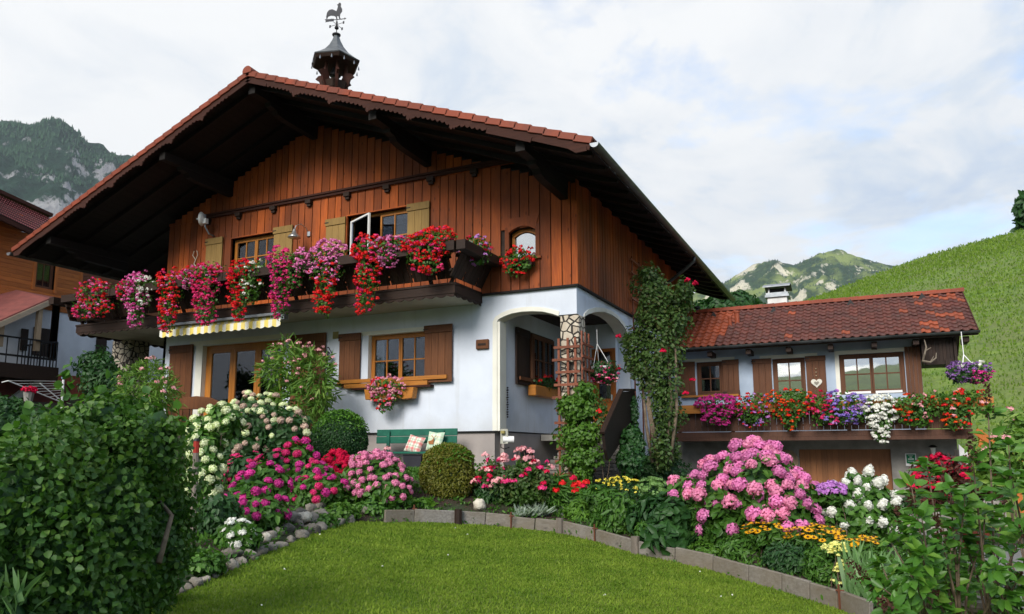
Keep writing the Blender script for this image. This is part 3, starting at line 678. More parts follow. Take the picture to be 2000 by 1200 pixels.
mb=MB();n=12
for k in range(n): mb.box(-7.4,GX1-.33,lerp(15.4,18.7,k/n)+.004,lerp(15.4,18.7,(k+1)/n)-.004,3.38,3.42)
mb.build('porch_ceiling',DARKX,house)
mb=MB();mb.box(-7.4,-5.6,17.3,18.7,.3,.45);mb.build('porch_floor',CONC,house)
# off-white arch mouldings
mb=MB()
mb.fb(FR,-7.56,-7.45,.49,2.95,-.02,.02)
up=[(-7.56,2.95),(-7.5,3.06),(-7.32,3.15),(-7.1,3.21),(-6.83,3.23),(-6.58,3.22),(-6.31,3.185),(-6.06,3.11),(-5.93,3.06)]
mb.strip(FR,up,arch,-.02,.02)
sup=[(GY+.45,3.06),(15.66,3.19),(16.17,3.33),(16.8,3.43),(17.4,3.46),(17.93,3.43),(18.46,3.31),(18.84,3.1),(19.0,2.9)]
mb.strip(RS,sup,sarch,-.02,.02)
mb.strip(FR,arch,[(a,b-.012) for a,b in arch],-.325,-.02);mb.strip(RS,sarch,[(a,b-.012) for a,b in sarch],-.325,-.02)
mb.build('arch_moulding',TRIM,house)
mb=MB();mb.box(-7.45,-7.385,14.952,15.28,.49,2.95);mb.build('porch_reveal',TRIM,house)
# plinth
mb=MB();mb.fb(FR,GX0,-7.53,-1.2,.488,-.3,-.03);mb.box(-7.75,-7.43,15.251,18.7,-1.2,.46);mb.build('plinth',PLINTH,house)
mb=MB();mb.fb(FR,GX0-.01,-7.46,.465,.492,-.02,.03);mb.build('plinth_drip',BLACK,house)
# stone pillar
mb=MB();mb.box(-5.93,-5.5,14.97,15.4,-.9,2.975);mb.build('stone_pillar',STONEC,house,bevel=.02)
# timber gable with individual boards
HT=lambda x:9.05-.386*abs(x+12.85)-.30
HOLES=[(-15.72,-14.12,4.82,5.93),(-11.72,-9.87,4.72,6.02),(-7.12,-6.46,4.36,5.06)]
def boards(F,a0,a1,zb,ztop,m,w,holes,par,name='cladding',c0=.0,seed=3,scal=False):
    r=random.Random(seed);mb=MB();x=a0
    while x<a1-.02:
        x2=min(x+w*r.uniform(.85,1.15),a1);segs=[(zb,max(zb+.02,min(ztop(x),ztop(x2))))]
        for h in holes:
            if x2>h[0]+.02 and x<h[1]-.02:
                ns=[]
                for (s0,s1) in segs:
                    if h[2]>s0: ns.append((s0,min(s1,h[2])))
                    if h[3]<s1: ns.append((max(s0,h[3]),s1))
                segs=[q for q in ns if q[1]-q[0]>.01]
        for s0,s1 in segs: mb.fb(F,x+.011,x2-.011,s0-r.uniform(0,.01)*(s0==zb),s1,c0,c0+.022+r.uniform(0,.006))
        x=x2
    o=mb.build(name,m,par);b=MB()
    for h in [None]: 
        pass
    return o
boards(FR,GX0,GX1+.03,WB,lambda x:min(6.66,HT(x)),CLAD,.235,HOLES,house,c0=.03)
boards(FR,GX0,GX1+.03,6.62,lambda x:max(6.62,HT(x)),CLAD,.235,[],house,c0=.055,seed=5)
boards(RS,GY-.05,27,WB,lambda y:6.0,CLAD,.2,[],house,c0=.03,seed=8)
mb=MB();holed(mb,FR,GX0,GX1,WB-.005,6.15,HOLES,.1);mb.fb(FR,GX0,-6.6,6.15,6.4,-.1,0)
mb.strip(FR,[(GX0,HT(GX0)),(-12.85,8.75),(-6.9,6.41)],[(GX0,6.39),(-12.85,6.39),(-6.9,6.39)],-.1,0)
mb.fb(RS,GY,27,WB,6.0,-.1,0);mb.box(GX0,GX0+.1,GY,27,WB-.5,6.6);mb.box(GX0,GX0+.1,GY,27,-1,3.6);mb.box(GX0,GX1,26.9,27,-1,5.7)
mb.build('timber_backing',DARKX,house)
mb=MB();mb.fb(FR,GX0,GX1+.06,WB-.05,WB-.006,-.02,.075);mb.fb(RS,GY+.02,27,WB-.05,WB-.006,-.02,.075);mb.build('drip_board',BLACKW,house)
mb=MB();mb.box(GX1-.05,GX1+.058,GY-.062,GY+.03,WB,5.5);mb.build('corner_board',CLAD,house)
# trim beam across the gable with blocks
mb=MB();mb.fb(FR,-16.9,-6.75,6.70,6.75,.03,.16);mb.fb(FR,-16.85,-6.8,6.63,6.697,.05,.125);be=mb.build('gable_beam',BARGE,house)
for x in (-16.6,-15.43,-14.17,-12.95,-11.7,-10.48,-9.2,-8.01): mb=MB();mb.fb(FR,x-.09,x+.09,6.52,6.627,.06,.17);mb.fb(FR,x-.06,x+.06,6.45,6.519,.06,.13);mb.build('beam_block',DARKX,be)
# upper windows
window(house,FR,*HOLES[0],2,2,2,c=-.10,curtain=None)
window(house,FR,*HOLES[1],2,2,2,c=-.10,skip=(0,))
for (a0,a1,b0,b1) in HOLES[:2]:
    mb=MB();mb.fb(FR,a0-.03,a0,b0,b1+.03,-.17,.06);mb.fb(FR,a1,a1+.03,b0,b1+.03,-.17,.06);mb.fb(FR,a0,a1,b1,b1+.03,-.17,.065);mb.build('window_surround',CLAD,house)
# opened white framed casement of the wide balcony window
o=at(693,436,14.8);OW=Fr((-11.62,14.93,0),(.906*1.16,-.423*1.16,0),(-.423,-.906,0));mb=MB()
for (a,b,c,d) in ((0,.82,5.83,5.87),(0,.82,4.8,4.84),(0,.035,4.84,5.83),(.785,.82,4.84,5.83)): mb.fb(OW,a,b,c,d,-.03,.02)
cs=mb.build('open_casement',WHITE,house);mb=MB();mb.fb(OW,.03,.79,4.83,5.84,-.012,-.006);mb.build('pane',GLASS,cs)
for (a0,a1) in ((-16.62,-16.0),(-14.12,-13.48)): shutter(house,FR,a0,a1,4.78,6.02,SHUTO,c=.065,nb=3,label='olive brown wooden shutter of the balcony windows')
for (a0,a1) in ((-12.36,-11.75),(-9.86,-9.24)): shutter(house,FR,a0,a1,4.7,6.0 if a0<-11 else 6.04,SHUTO,c=.065,nb=3)
# small arched window
def archpts(a0,a1,b1,rise,n=10): return [(lerp(a0,a1,k/n),b1+rise*(1-(2*k/n-1)**2)) for k in range(n+1)]
a0,a1,b0,b1=HOLES[2];mb=MB()
A=archpts(a0-.08,a1+.08,5.0,.13);T=[(a,max(b,5.0)+.18) for a,b in archpts(a0-.08,a1+.08,5.02,.02)]
mb.strip(FR,[(a,5.30) for a,b in A],[(a,b) for a,b in archpts(a0-.0,a1+.0,4.97,.12)],.0,.085)
mb.fb(FR,a0-.1,a0,b0-.02,5.1,0,.08);mb.fb(FR,a1,a1+.1,b0-.02,5.1,0,.08);mb.fb(FR,a0-.14,a1+.14,b0-.07,b0-.02,-.05,.12)
mb.fb(FR,a0-.035,a0,b0,5.0,-.22,0);mb.fb(FR,a1,a1+.035,b0,5.0,-.22,0)
mb.build('window_surround',CLAD,house)
mb=MB();iA=archpts(a0,a1,4.94,.12)
mb.strip(FR,[(a,b+.02) for a,b in iA],[(a,b) for a,b in archpts(a0+.03,a1-.03,4.87,.12)],-.16,-.10);mb.fb(FR,a0,a0+.07,b0,4.9,-.16,-.10);mb.fb(FR,a1-.07,a1,b0,4.9,-.16,-.10);mb.fb(FR,a0,a1,b0,b0+.06,-.16,-.10)
aw=mb.build('window',HONEY,house);mb=MB();mb.prism(FR,[(a0+.06,b0+.05),(a1-.06,b0+.05)]+list(reversed(archpts(a0+.06,a1-.06,4.85,.12))),-.135,-.13);mb.build('pane',GLASSM,aw)
mb=MB();mb.fb(FR,a0-.1,a1+.1,b0-.1,5.2,-.3,-.18);mb.build('room_backdrop',INT,aw)
# ground-floor window and terrace door
window(house,FR,*W1,2,2,2,c=-.14,curtain=[(-10.92,-10.66,1.7,2.85)],rowpos=[.47]);trim(house,FR,W1[0]-.3,W1[1]+.02,W1[2],W1[3],.10,.012,'t')
shutter(house,FR,-11.84,-11.2,1.63,2.96,SHUT,nb=4,c=.03);shutter(house,FR,-9.32,-8.58,1.63,2.98,SHUT,nb=4,c=.05)
mb=MB();mb.fb(FR,-11.8,-8.68,1.70,1.79,.12,.16);mb.fb(FR,-11.6,-9.2,1.58,1.68,-.05,.15);mb.build('window_shelf',HONEYX,house)
mb=MB();mb.fb(FR,-11.35,-9.1,1.53,1.577,-.02,.17);mb.build('window_sill',BARGE,house)
window(house,FR,*TD,3,1,1,c=-.14,fw=.11,gm=GLASS,curtain=[(-16.45,-16.05,.6,2.9),(-15.35,-15.15,.6,2.9)],name='terrace_door',s=.10);trim(house,FR,TD[0]-.5,TD[1]+.2,TD[2],TD[3]+.02,.12,.012,'t')
mb=MB();mb.fb(FR,TD[0]-.25,TD[0],.52,3.0,-.01,.011);mb.build('window_surround',TRIM,house)
shutter(house,FR,-17.84,-16.95,.55,3.04,SHUT,nb=4,c=.03,bat=.2);shutter(house,FR,-13.38,-12.28,.5,3.04,SHUT,nb=5,c=.03,bat=.2)
# porch window, shutter and front door
PSW=Fr((-7.4,0,0),(0,1,0),(1,0,0))
mb=MB();mb.fb(PSW,16.5,18.1,1.62,2.95,0,.03);mb.build('window_surround',DARK,house)
window(house,PSW,16.58,18.0,1.66,2.9,2,2,2,c=.10,fm=BRWN,gm=GLASSD,room=False)
shutter(house,PSW,15.75,16.48,1.6,2.95,DARK,c=.02,nb=4)
mb=MB();mb.fb(PSW,15.8,17.9,1.70,1.78,.10,.14);mb.build('window_shelf',SHUT,house)
mb=MB();mb.fb(BK,-6.5,-6.42,.45,2.72,-.12,.03);mb.fb(BK,-5.94,-5.86,.45,2.72,-.12,.03);mb.fb(BK,-6.42,-5.94,2.64,2.72,-.12,.03);mb.fb(BK,-6.42,-5.94,.45,1.3,-.1,-.04);mb.fb(BK,-6.42,-5.94,1.3,1.4,-.11,-.02);mb.fb(BK,-6.42,-6.34,1.4,2.64,-.1,-.04);mb.fb(BK,-6.02,-5.94,1.4,2.64,-.1,-.04)
dr=mb.build('front_door',ORNG,house);mb=MB();mb.fb(BK,-6.34,-6.02,1.4,2.64,-.09,-.06);mb.build('pane',GLASSD,dr);mb=MB();mb.fb(BK,-6.0,-5.96,1.35,1.5,-.03,.02);mb.build('handle',STEEL,dr)
# cellar window under the porch
mb=MB();F=PSW;mb.fb(F,15.95,16.75,-.45,.12,.0,.035);cw=mb.build('cellar_window',ZINC,house);mb=MB();mb.fb(F,16.0,16.7,-.4,.07,.036,.04);mb.build('pane',INT,cw)
# ------------------------------------------------ main roof
RX,RZ,SL=-12.85,9.05,.386;RY0,RY1=12.45,28.0;EX=8.6;CA=1/math.sqrt(1+SL*SL)
def tiles(name,o,u,v,nrm,nu,nv,du,dv,m,parent,seg=6,amp=.03,lift=.035,mi=None,hw=.5):
    "interlocking wavy tiles; u across, v up the slope"
    o,u,v,nrm=[np.array(q,float) for q in (o,u,v,nrm)];V=[];F=[];MI=[]
    for j in range(nv):
        for i in range(nu):
            b=len(V);jit=RNG.normal()*.003
            for (t,l) in ((-.06,lift),(1.02,.0)):
                for k in range(seg+1):
                    s=k/seg;h=amp*(math.sin(PI*min(1,s/hw))**.8 if s<hw else -.25*math.sin(PI*(s-hw)/(1-hw)))
                    V.append(o+u*((i+s)*du)+v*((j+t)*dv)+nrm*(h+l+jit))
            for k in range(seg+1): V.append(V[b+k]-nrm*.03)
            for k in range(seg): F.append((b+k,b+k+1,b+seg+1+k+1,b+seg+1+k));F.append((b+2*(seg+1)+k,b+2*(seg+1)+k+1,b+k+1,b+k))
            MI+=[0 if mi is None else mi(i,j)]*(2*seg)
    return npmesh(name,V,F,m,parent,mi=MI,smooth=False)
roofs=[]
for sgn in (-1,1):
    e=(RX+sgn*EX,RY0,RZ-SL*EX-.05);L=EX/CA;nv=28;nu=50
    tiles('roof_tiles',(e[0],RY0+.02,e[2]),(0,(RY1-RY0)/nu,0),(-sgn*CA*L/nv,0,SL*CA*L/nv),(sgn*SL*CA,0,CA),nu,nv,1,1,TILE,house,seg=3)
def RF(sgn): return lambda s,d,y: np.array([RX+sgn*(s*CA+d*SL*CA),y,RZ-s*SL*CA-abs(0)+d*CA])
# verge tiles: overlapping flanged tiles down both rakes
for sgn in (-1,1):
    f=RF(sgn);L=EX/CA;n=28;mb=MB()
    for k in range(n):
        s0=k*L/n-.02;s1=(k+1)*L/n+.015
        vs=[f(s,d,y) for y in (RY0-.05,RY0+.22) for s,d in ((s0,.0),(s1,.028),(s1,-.105),(s0,-.13))]
        mb.add(vs,[(0,1,2,3),(7,6,5,4),(0,4,5,1),(1,5,6,2),(2,6,7,3),(3,7,4,0)])
    mb.build('verge_tile',TILEV,house,bevel=.006)
mb=MB();nr=42
for k in range(nr):
    y0=lerp(RY0-.07,RY1,k/nr);y1=y0+(RY1-RY0)/nr+.03;pts=[]
    for (yy,r) in ((y0,.135),(y1,.12)): pts+= [(RX+r*math.cos(t)*1.05,yy,RZ-.01+r*math.sin(t)*.95) for t in np.linspace(-.35,PI+.35,9)]
    mb.add(pts,[(i,i+1,10+i,9+i) for i in range(8)]+([tuple(range(9))] if k==0 else []))
mb.build('ridge_tile',TILEV,house)
def carve(L0,L1,base,drop):
    "carved lower edge of a verge board: small scallops with a pendant every 1.1 m"
    T=[];B=[];n=int((L1-L0)/.0155)
    for k in range(n+1):
        s=L0+(L1-L0)*k/n;ph=(s%.124)/.124;d=base+.045*abs(math.sin(PI*ph))
        q=(s%1.12)-.56
        if abs(q)<.30: d+=drop*.45*(math.cos(q/.30*PI)+1)/2
        if abs(q)<.07: d+=drop*.5*(1 if abs(abs(q)-.035)>.012 else .6)
        T.append((s,0));B.append((s,d))
    return T,B
for sgn in (-1,1):
    f=RF(sgn);F=lambda a,b,c,f=f:f(a,-b,RY0-c);mb=MB();L=EX/CA
    mb.prism(F,[(0,.10),(L,.10),(L+.02,.22),(L-.1,.225),(.0,.20)],-.03,.015)
    mb.build('verge_board',BARGE,house)
    T,B=carve(.75,L-2.25,.03,.11);mb=MB();mb.strip(F,[(a,.2) for a,b in T],[(a,.2+b) for a,b in B],.0,.03);mb.build('carved_board',BARGE,house)
    mb=MB();mb.strip(F,[(L-2.23,.2),(L-1.2,.2)],[(L-2.23,.31),(L-1.2,.31)],.0,.045);mb.strip(F,[(L-1.2,.2),(L-.8,.2),(L-.4,.2),(L-.22,.2),(L-.05,.17)],[(L-1.2,.27),(L-.8,.275),(L-.4,.28),(L-.22,.33),(L-.02,.25)],.0,.03)
    mb.build('verge_board_end',BARGE,house);mb=MB();mb.strip(F,[(0,.2),(.73,.2)],[(0,.27),(.73,.27)],.0,.03);mb.build('verge_board_top',BARGE,house)
    # soffit boarding, rafters
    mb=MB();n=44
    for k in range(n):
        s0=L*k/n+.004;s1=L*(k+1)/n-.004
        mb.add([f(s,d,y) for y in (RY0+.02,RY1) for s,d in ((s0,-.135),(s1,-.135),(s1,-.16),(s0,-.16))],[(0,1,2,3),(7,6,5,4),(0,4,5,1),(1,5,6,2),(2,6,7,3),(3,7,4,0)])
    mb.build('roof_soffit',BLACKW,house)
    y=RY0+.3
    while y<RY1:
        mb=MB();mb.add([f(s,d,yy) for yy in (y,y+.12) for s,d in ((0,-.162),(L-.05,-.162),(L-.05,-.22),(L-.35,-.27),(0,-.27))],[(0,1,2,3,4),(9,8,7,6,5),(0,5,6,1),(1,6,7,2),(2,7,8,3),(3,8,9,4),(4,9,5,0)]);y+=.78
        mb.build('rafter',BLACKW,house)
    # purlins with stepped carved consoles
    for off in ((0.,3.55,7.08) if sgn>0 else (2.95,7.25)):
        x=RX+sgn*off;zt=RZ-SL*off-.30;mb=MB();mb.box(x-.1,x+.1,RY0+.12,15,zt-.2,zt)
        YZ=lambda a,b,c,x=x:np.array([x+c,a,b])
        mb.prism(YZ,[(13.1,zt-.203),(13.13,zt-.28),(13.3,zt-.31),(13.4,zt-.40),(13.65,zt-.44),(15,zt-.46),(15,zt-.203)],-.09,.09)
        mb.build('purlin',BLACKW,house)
# gutters
for sgn in (-1,1):
    x=RX+sgn*(EX+.06);z=RZ-SL*EX-.12;mb=MB();n=8;pts=[];r=.085
    for y in (RY0-.08,RY1): pts+=[(x+r*math.cos(t),y,z+r*math.sin(t)) for t in np.linspace(PI,2*PI,n+1)]
    mb.add(pts,[(i,i+1,n+2+i,n+1+i) for i in range(n)]);pts=[(a*.93+x*.07,b,c) for a,b,c in pts];mb.add(pts,[(i,i+1,n+2+i,n+1+i) for i in range(n)])
    g=mb.build('gutter',ZINCD,house,smooth=True);mb=MB();mb.add([(x+r*1.02*math.cos(t),RY0-.085,z+r*1.02*math.sin(t)) for t in np.linspace(PI,2*PI,n+1)]+[(x+r*1.02*math.cos(t),RY0-.06,z+r*1.02*math.sin(t)) for t in np.linspace(PI,2*PI,n+1)],[tuple(range(n+1)),tuple(range(2*n+1,n,-1))]+[(i,i+1,n+2+i,n+1+i) for i in range(n)]);mb.build('gutter_end',WHITE if 0 else ZINC,g)
p0=np.array([RX+EX+.06,21.0,RZ-SL*EX-.2]);mb=MB();mb.tube([p0,p0+[0,.0,-.12],p0+[-.35,.1,-.35],p0+[-.8,.2,-.62],p0+[-1.45,.3,-.85],p0+[-1.5,.3,-1.2],p0+[-1.5,.3,-5]],.05,8);mb.build('downpipe',ZINCD,house,smooth=True)
# ------------------------------------------------ balcony of the main house
BX0,BX1=-20.2,-7.86;BF=Fr((0,13.7,0),(1,0,0),(0,-1,0))
mb=MB();mb.box(BX0+.04,BX1-.04,13.74,14.94,3.40,3.60);mb.box(BX0+.04,GX0-.01,14.943,19,3.40,3.60);bslab=mb.build('balcony',SOFF,house)
def wavy(L0,L1,z,amp,per):
    n=int((L1-L0)/.04);return [(lerp(L0,L1,k/n),z) for k in range(n+1)],[(lerp(L0,L1,k/n),z-amp*(.35+.65*abs(math.sin(PI*((L1-L0)*k/n)/per)))) for k in range(n+1)]
LFr=Fr((BX0,0,0),(0,1,0),(-1,0,0));RFr=Fr((BX1,0,0),(0,1,0),(1,0,0))
mb=MB();mb.fb(BF,BX0-.03,BX1+.03,3.41,3.62,-.02,.035);mb.fb(BF,BX0-.05,BX1+.05,3.60,3.645,-.1,.055)
mb.fb(RFr,13.66,14.93,3.41,3.62,-.02,.033);mb.fb(LFr,13.66,19,3.41,3.62,-.02,.033);mb.fb(RFr,13.68,14.93,3.601,3.646,-.1,.052);mb.fb(LFr,13.68,19,3.601,3.646,-.1,.052)
mb.build('balcony_fascia',BARGE if 0 else DARKX,bslab)
mb=MB()
for (F,a,b) in ((BF,BX0,BX1),(RFr,13.72,14.9),(LFr,13.72,19)): T,B=wavy(a,b,3.408,.075,.27);mb.strip(F,T,B,-.01,.02)
mb.build('balcony_carved_edge',DARKX,bslab)
# flared railing of boards
LEAN=.33
def rail(F,a0,a1,sa=0.,sb=0.):
    mb=MB();x=a0;r=random.Random(4)
    ln=lambda a,b,c:F(a,b,c+(b-3.7)*LEAN/.62)
    k=0
    while x<a1-.03:
        x2=min(x+.15,a1);cc=.0
        if k%4==3: # fretted board with a slot
            m_=(x+x2)/2;mb.box(x+.006,m_-.018,cc,cc+.02,3.74,4.28,0,ln);mb.box(m_+.018,x2-.006,cc,cc+.02,3.74,4.28,0,ln);mb.box(m_-.018,m_+.018,cc,cc+.02,3.92,4.1,0,ln)
        else: mb.box(x+.006,x2-.006,cc,cc+.022,3.74,4.28,0,ln)
        x=x2;k+=1
    mb.box(a0-.02,a1+.02,-.06,-.005,3.84,3.90,0,ln);mb.box(a0-.02,a1+.02,-.07,-.003,4.14,4.22,0,ln)
    mb.box(a0-.06,a1+.06,-.1,.06,4.281,4.33,0,ln)
    for p in np.arange(a0+.3,a1,1.9): mb.box(p-.04,p+.04,-.12,-.065,3.64,4.28,0,ln)
    return mb
for F,a,b in ((BF,BX0,BX1),(RFr,13.45,14.9),(LFr,13.45,19)): rail(F,a,b).build('balcony_railing',DARK,bslab)
x=BX0
while x<BX1:
    x2=min(x+1.02,BX1+.32);mb=MB();mb.box(x+.01,x2-.01,13.12,13.33,4.2,4.40);x=x2+.0;mb.build('planter_trough',DARKX,bslab)
mb=MB();mb.box(BX1+.35,BX1+.56,13.15,14.85,4.2,4.4);mb.build('planter_trough',DARKX,bslab);mb=MB();mb.box(BX0-.56,BX0-.35,13.15,18.8,4.2,4.4);mb.build('planter_trough',DARKX,bslab)
mb=MB();pc=at(254,668,15.4);mb.box(pc[0]-.4,pc[0]+.4,15.1,15.8,-.5,3.4);mb.build('stone_pillar',STONEC,house,bevel=.03)
# ------------------------------------------------ porch steps and stair rail
st=thing('porch_steps','stacked slate stone steps climbing to the porch behind the stone pillar','steps',(-6,15,-.7))
mb=MB();r_=random.Random(5)
for k in range(14):
    z0=-.75+.085*k;a=-6.95+.045*k;yf=15.9+.1*k;x=a-.15
    while x<-5.3:
        x2=x+r_.uniform(.25,.55);mb.box(x+.01,x2,yf+r_.uniform(-.03,.03),17.4,z0,z0+.078);x=x2
mb.build('stone_step',SLATE,st,bevel=.01)
sr=thing('stair_railing','dark carved solid board stair railing right of the stone pillar','railing',(-4.7,15,-.5))
XR=lambda a,b,c:np.array([-4.7+c,a,b])
def PX(px,py): p=atX(px,py,-4.7);return (p[1],p[2])
pts=[PX(1178,850),PX(1196,800),PX(1214,766),PX(1237,764),PX(1240,792),PX(1238,828),PX(1222,842),PX(1200,880),PX(1186,900),PX(1181,880)]
mb=MB();mb.prism(XR,pts,-.03,.03);mb.build('railing_board',wood('railing_dark_wood',(.022,.012,.009),(.012,.007,.006),'z',knots=0,island=.2),sr)
mb=MB();a=PX(1176,846);b=PX(1213,762);c_=PX(1238,762);mb.bar(XR(a[0],a[1],0),XR(b[0],b[1],0),.1,.05);mb.bar(XR(b[0],b[1],0),XR(c_[0],c_[1],0),.1,.05);mb.build('handrail',DARK,sr)
# ------------------------------------------------ ridge turret and weathercock
tx,ty=-11.87,14.45;tur=thing('bell_turret','small carved bell turret with flared hexagonal grey roof on the ridge','turret',(tx,ty,8.3));TK=1.08
SC=.98
mb=MB();mb.lathe((tx,ty,8.3),[(.20,0),(.20,.75),(.26,.9),(.30,1.0)],6);mb.build('turret_base',BARGE,tur)
for k in range(6):
    mb=MB();t=2*PI*k/6+.3;d=np.array([math.cos(t),math.sin(t),0]);prof=[(.20,9.15),(.30,9.25),(.38,9.4),(.42,9.55),(.52,9.62),(.44,9.70),(.34,9.72),(.32,9.85),(.33,10.05),(.26,10.1),(.26,9.75),(.22,9.62),(.14,9.45),(.10,9.3)]
    Fk=lambda a,b,c,d=d:np.array([tx,ty,0])+d*a+np.array([-d[1],d[0],0])*c+np.array([0,0,b]);mb.prism(Fk,prof,-.03,.03);mb.build('turret_post',BARGE,tur)
mb=MB();mb.lathe((tx,ty,9.22),[(.1,0),(.3,.05),(.37,.22),(.33,.25)],6);mb.build('turret_floor',DARKX,tur)
mb=MB();mb.lathe((tx,ty,9.68),[(.15,0),(.13,.03),(.10,.12),(.07,.22),(.02,.26)],12);mb.build('bell',BLACK,tur,smooth=True)
mb=MB();mb.lathe((tx,ty,10.0),[(.64,0.03),(.66,.06),(.50,.17),(.34,.30),(.21,.47),(.12,.65),(.075,.78),(.07,.81)],6,ph=.3);mb.build('turret_roof',mat('lead_grey_sheet',(.13,.14,.15),(.08,.09,.10),rough=.45,scale=5,metal=.3),tur)
mb=MB();mb.lathe((tx,ty,9.95),[(.60,0),(.655,.08),(.6,.075),(.2,.12)],6,ph=.3)
mb.build('turret_eaves',DARKX,tur);mb=MB();mb.lathe((tx,ty,10.79),[(.05,0),(.11,.02),(.11,.05),(.04,.07)],10);mb.build('turret_cap',BLACK,tur)
for k in range(12): t=2*PI*k/12;mb=MB();mb.lathe((tx+.6*math.cos(t),ty+.6*math.sin(t),9.87),[(.022,0),(.018,.04),(.004,.1)],6);mb.build('drop_ornament',ZINC,tur)
wv=thing('weathercock','grey metal rooster weathercock on a thin rod above the turret','weather vane',(tx,ty,10.84))
mb=MB();mb.tube([(tx,ty,10.84),(tx,ty,11.24)],.012,8);mb.lathe((tx,ty,10.98),[(.01,0),(.05,.02),(.055,.05),(.045,.08),(.01,.10)],10);mb.tube([(tx,ty,11.08),(tx,ty,11.2)],.024,8);mb.build('rod',BLACK,wv)
VF0=Fr((tx,ty,0),(.88,.47,0),(.47,-.88,0));VF=lambda a,b,c:VF0(a*.64,11.22+(b-11.6)*.57,c);VS=mat('vane_grey_metal',(.07,.07,.08),(.045,.045,.05),rough=.7,metal=0)
rc=[(-.02,11.66),(-.05,11.80),(-.12,11.85),(-.25,11.86),(-.36,11.80),(-.42,11.62),(-.44,11.80),(-.41,12.0),(-.33,12.13),(-.2,12.17),(-.1,12.12),(-.03,12.08),(.0,12.2),(.03,12.35),(-.02,12.40),(.04,12.44),(.06,12.5),(.13,12.5),(.15,12.42),(.14,12.32),(.2,12.2),(.2,12.08),(.13,11.95),(.12,11.8),(.16,11.70),(.2,11.68),(.1,11.68),(.05,11.84),(.0,11.84),(.03,11.66)]
mb=MB();mb.prism(VF,rc,-.008,.008);mb.build('rooster',VS,wv)
mb=MB();mb.prism(VF,[(-.48,11.52),(-.44,11.58),(-.5,11.66),(-.12,11.70),(-.12,11.61)],-.006,.006);mb.bar(VF(-.12,11.65,0),VF(.32,11.72,0),.015,.015);mb.prism(VF,[(.3,11.68),(.3,11.78),(.38,11.74)],-.006,.006);mb.build('arrow',VS,wv)
mb=MB()
for a,b in ((1,0),(0,1),(-1,0),(0,-1)): mb.tube([(tx,ty,11.12),(tx+.2*a,ty+.2*b,11.12)],.007,5);mb.box(tx+.22*a-.022,tx+.22*a+.022,ty+.22*b-.006,ty+.22*b+.006,11.085,11.155)
mb.build('compass_arm',VS,wv)
tur.location=(-12.85,15.6,8.30+.66);tur.scale=(TK,)*3;wv.location=(-12.85,15.6,8.96+(10.84-8.3)*TK);wv.scale=(TK,)*3
# ================================================ ANNEX
AY=23.;AF=Fr((0,AY,0),(1,0,0),(0,-1,0));AX0,AX1=-5.6,1.42
ann=thing('annex','low pale blue annex with red tiled roof, brown windows and a garage underneath','house',(-1.5,25,-2.1))
AW=[(-4.64,-3.84,1.72,2.74),(-2.42,-1.53,1.42,2.72),(-.62,1.02,1.6,2.74)]
mb=MB();holed(mb,AF,AX0,AX1,.6,3.3,AW,.25);mb.box(AX1-.25,AX1,AY+.25,27,.6,3.4);mb.build('annex_wall',PLAS2,ann)
GW=(-1.83,.52,-2.15,.08);mb=MB();holed(mb,AF,AX0,2.1,-2.3,.598,[GW,(-2.75,-2.2,-.45,.02)],.25);mb.box(1.85,2.1,AY+.25,27,-2.3,.59);mb.build('garage_wall',CONC,ann)
for k,h in enumerate(AW):
    w_=window(ann,AF,*h,leaves=[1,1,2][k],cols=2,rows=2,c=-.08,fm=BRWN,gm=GLASSM if k else GLASSD,fw=.08,bar=.035,room=True)
    trim(ann,AF,h[0]-(.35 if k<2 else 0),h[1]+(.35 if k<2 else .3),h[2],h[3],.11,.012,'t' if k<2 else 'tl')
    if k==0:
        q=MB();q.fb(AF,h[0]+.1,h[1]-.1,h[2]+.1,h[3]-.1,-.2,-.19);q.build('curtain',mat('net_curtain_grey',(.30,.34,.32),(.22,.26,.25),scale=12,sc=(1,1,.05),rough=1),w_)
    if k==2:
        q=MB();q.fb(AF,h[0]+.1,.14,h[2]+.02,h[2]+.085,-.075,-.03);q.fb(AF,.26,h[1]-.1,h[2]+.02,h[2]+.085,-.075,-.03);q.build('white_sill',WHITE,w_)
for a0,a1,b0,b1 in ((-5.2,-4.68,1.72,2.76),(-3.84,-3.38,1.72,2.76),(-2.98,-2.45,1.42,2.74),(-1.5,-.98,1.42,2.74)): shutter(ann,AF,a0,a1,b0,b1,BRWN,nb=3,bat=.12)
mb=MB()
for k in range(4): mb.fb(AF,1.04+.095*k,1.04+.095*(k+1)-.006,1.5,2.86,.012,.045)
mb.build('shutter',BRWN,ann)
mb=MB();mb.fb(AF,-5.1,-3.4,1.66,1.72,.02,.16);mb.build('window_shelf',HONEYX,ann)
mb=MB();n=16
for k in range(n): mb.fb(AF,lerp(GW[0],GW[1],k/n)+.004,lerp(GW[0],GW[1],(k+1)/n)-.004,GW[2],GW[3],-.14,-.12-(.012 if k%2 else 0))
mb.fb(AF,GW[0],GW[1],GW[2],GW[3],-.16,-.145);mb.build('garage_door',GAR,ann)
mb=MB();mb.fb(AF,-2.75,-2.2,-.45,.02,-.15,-.12);mb.build('cellar_window',INT,ann)
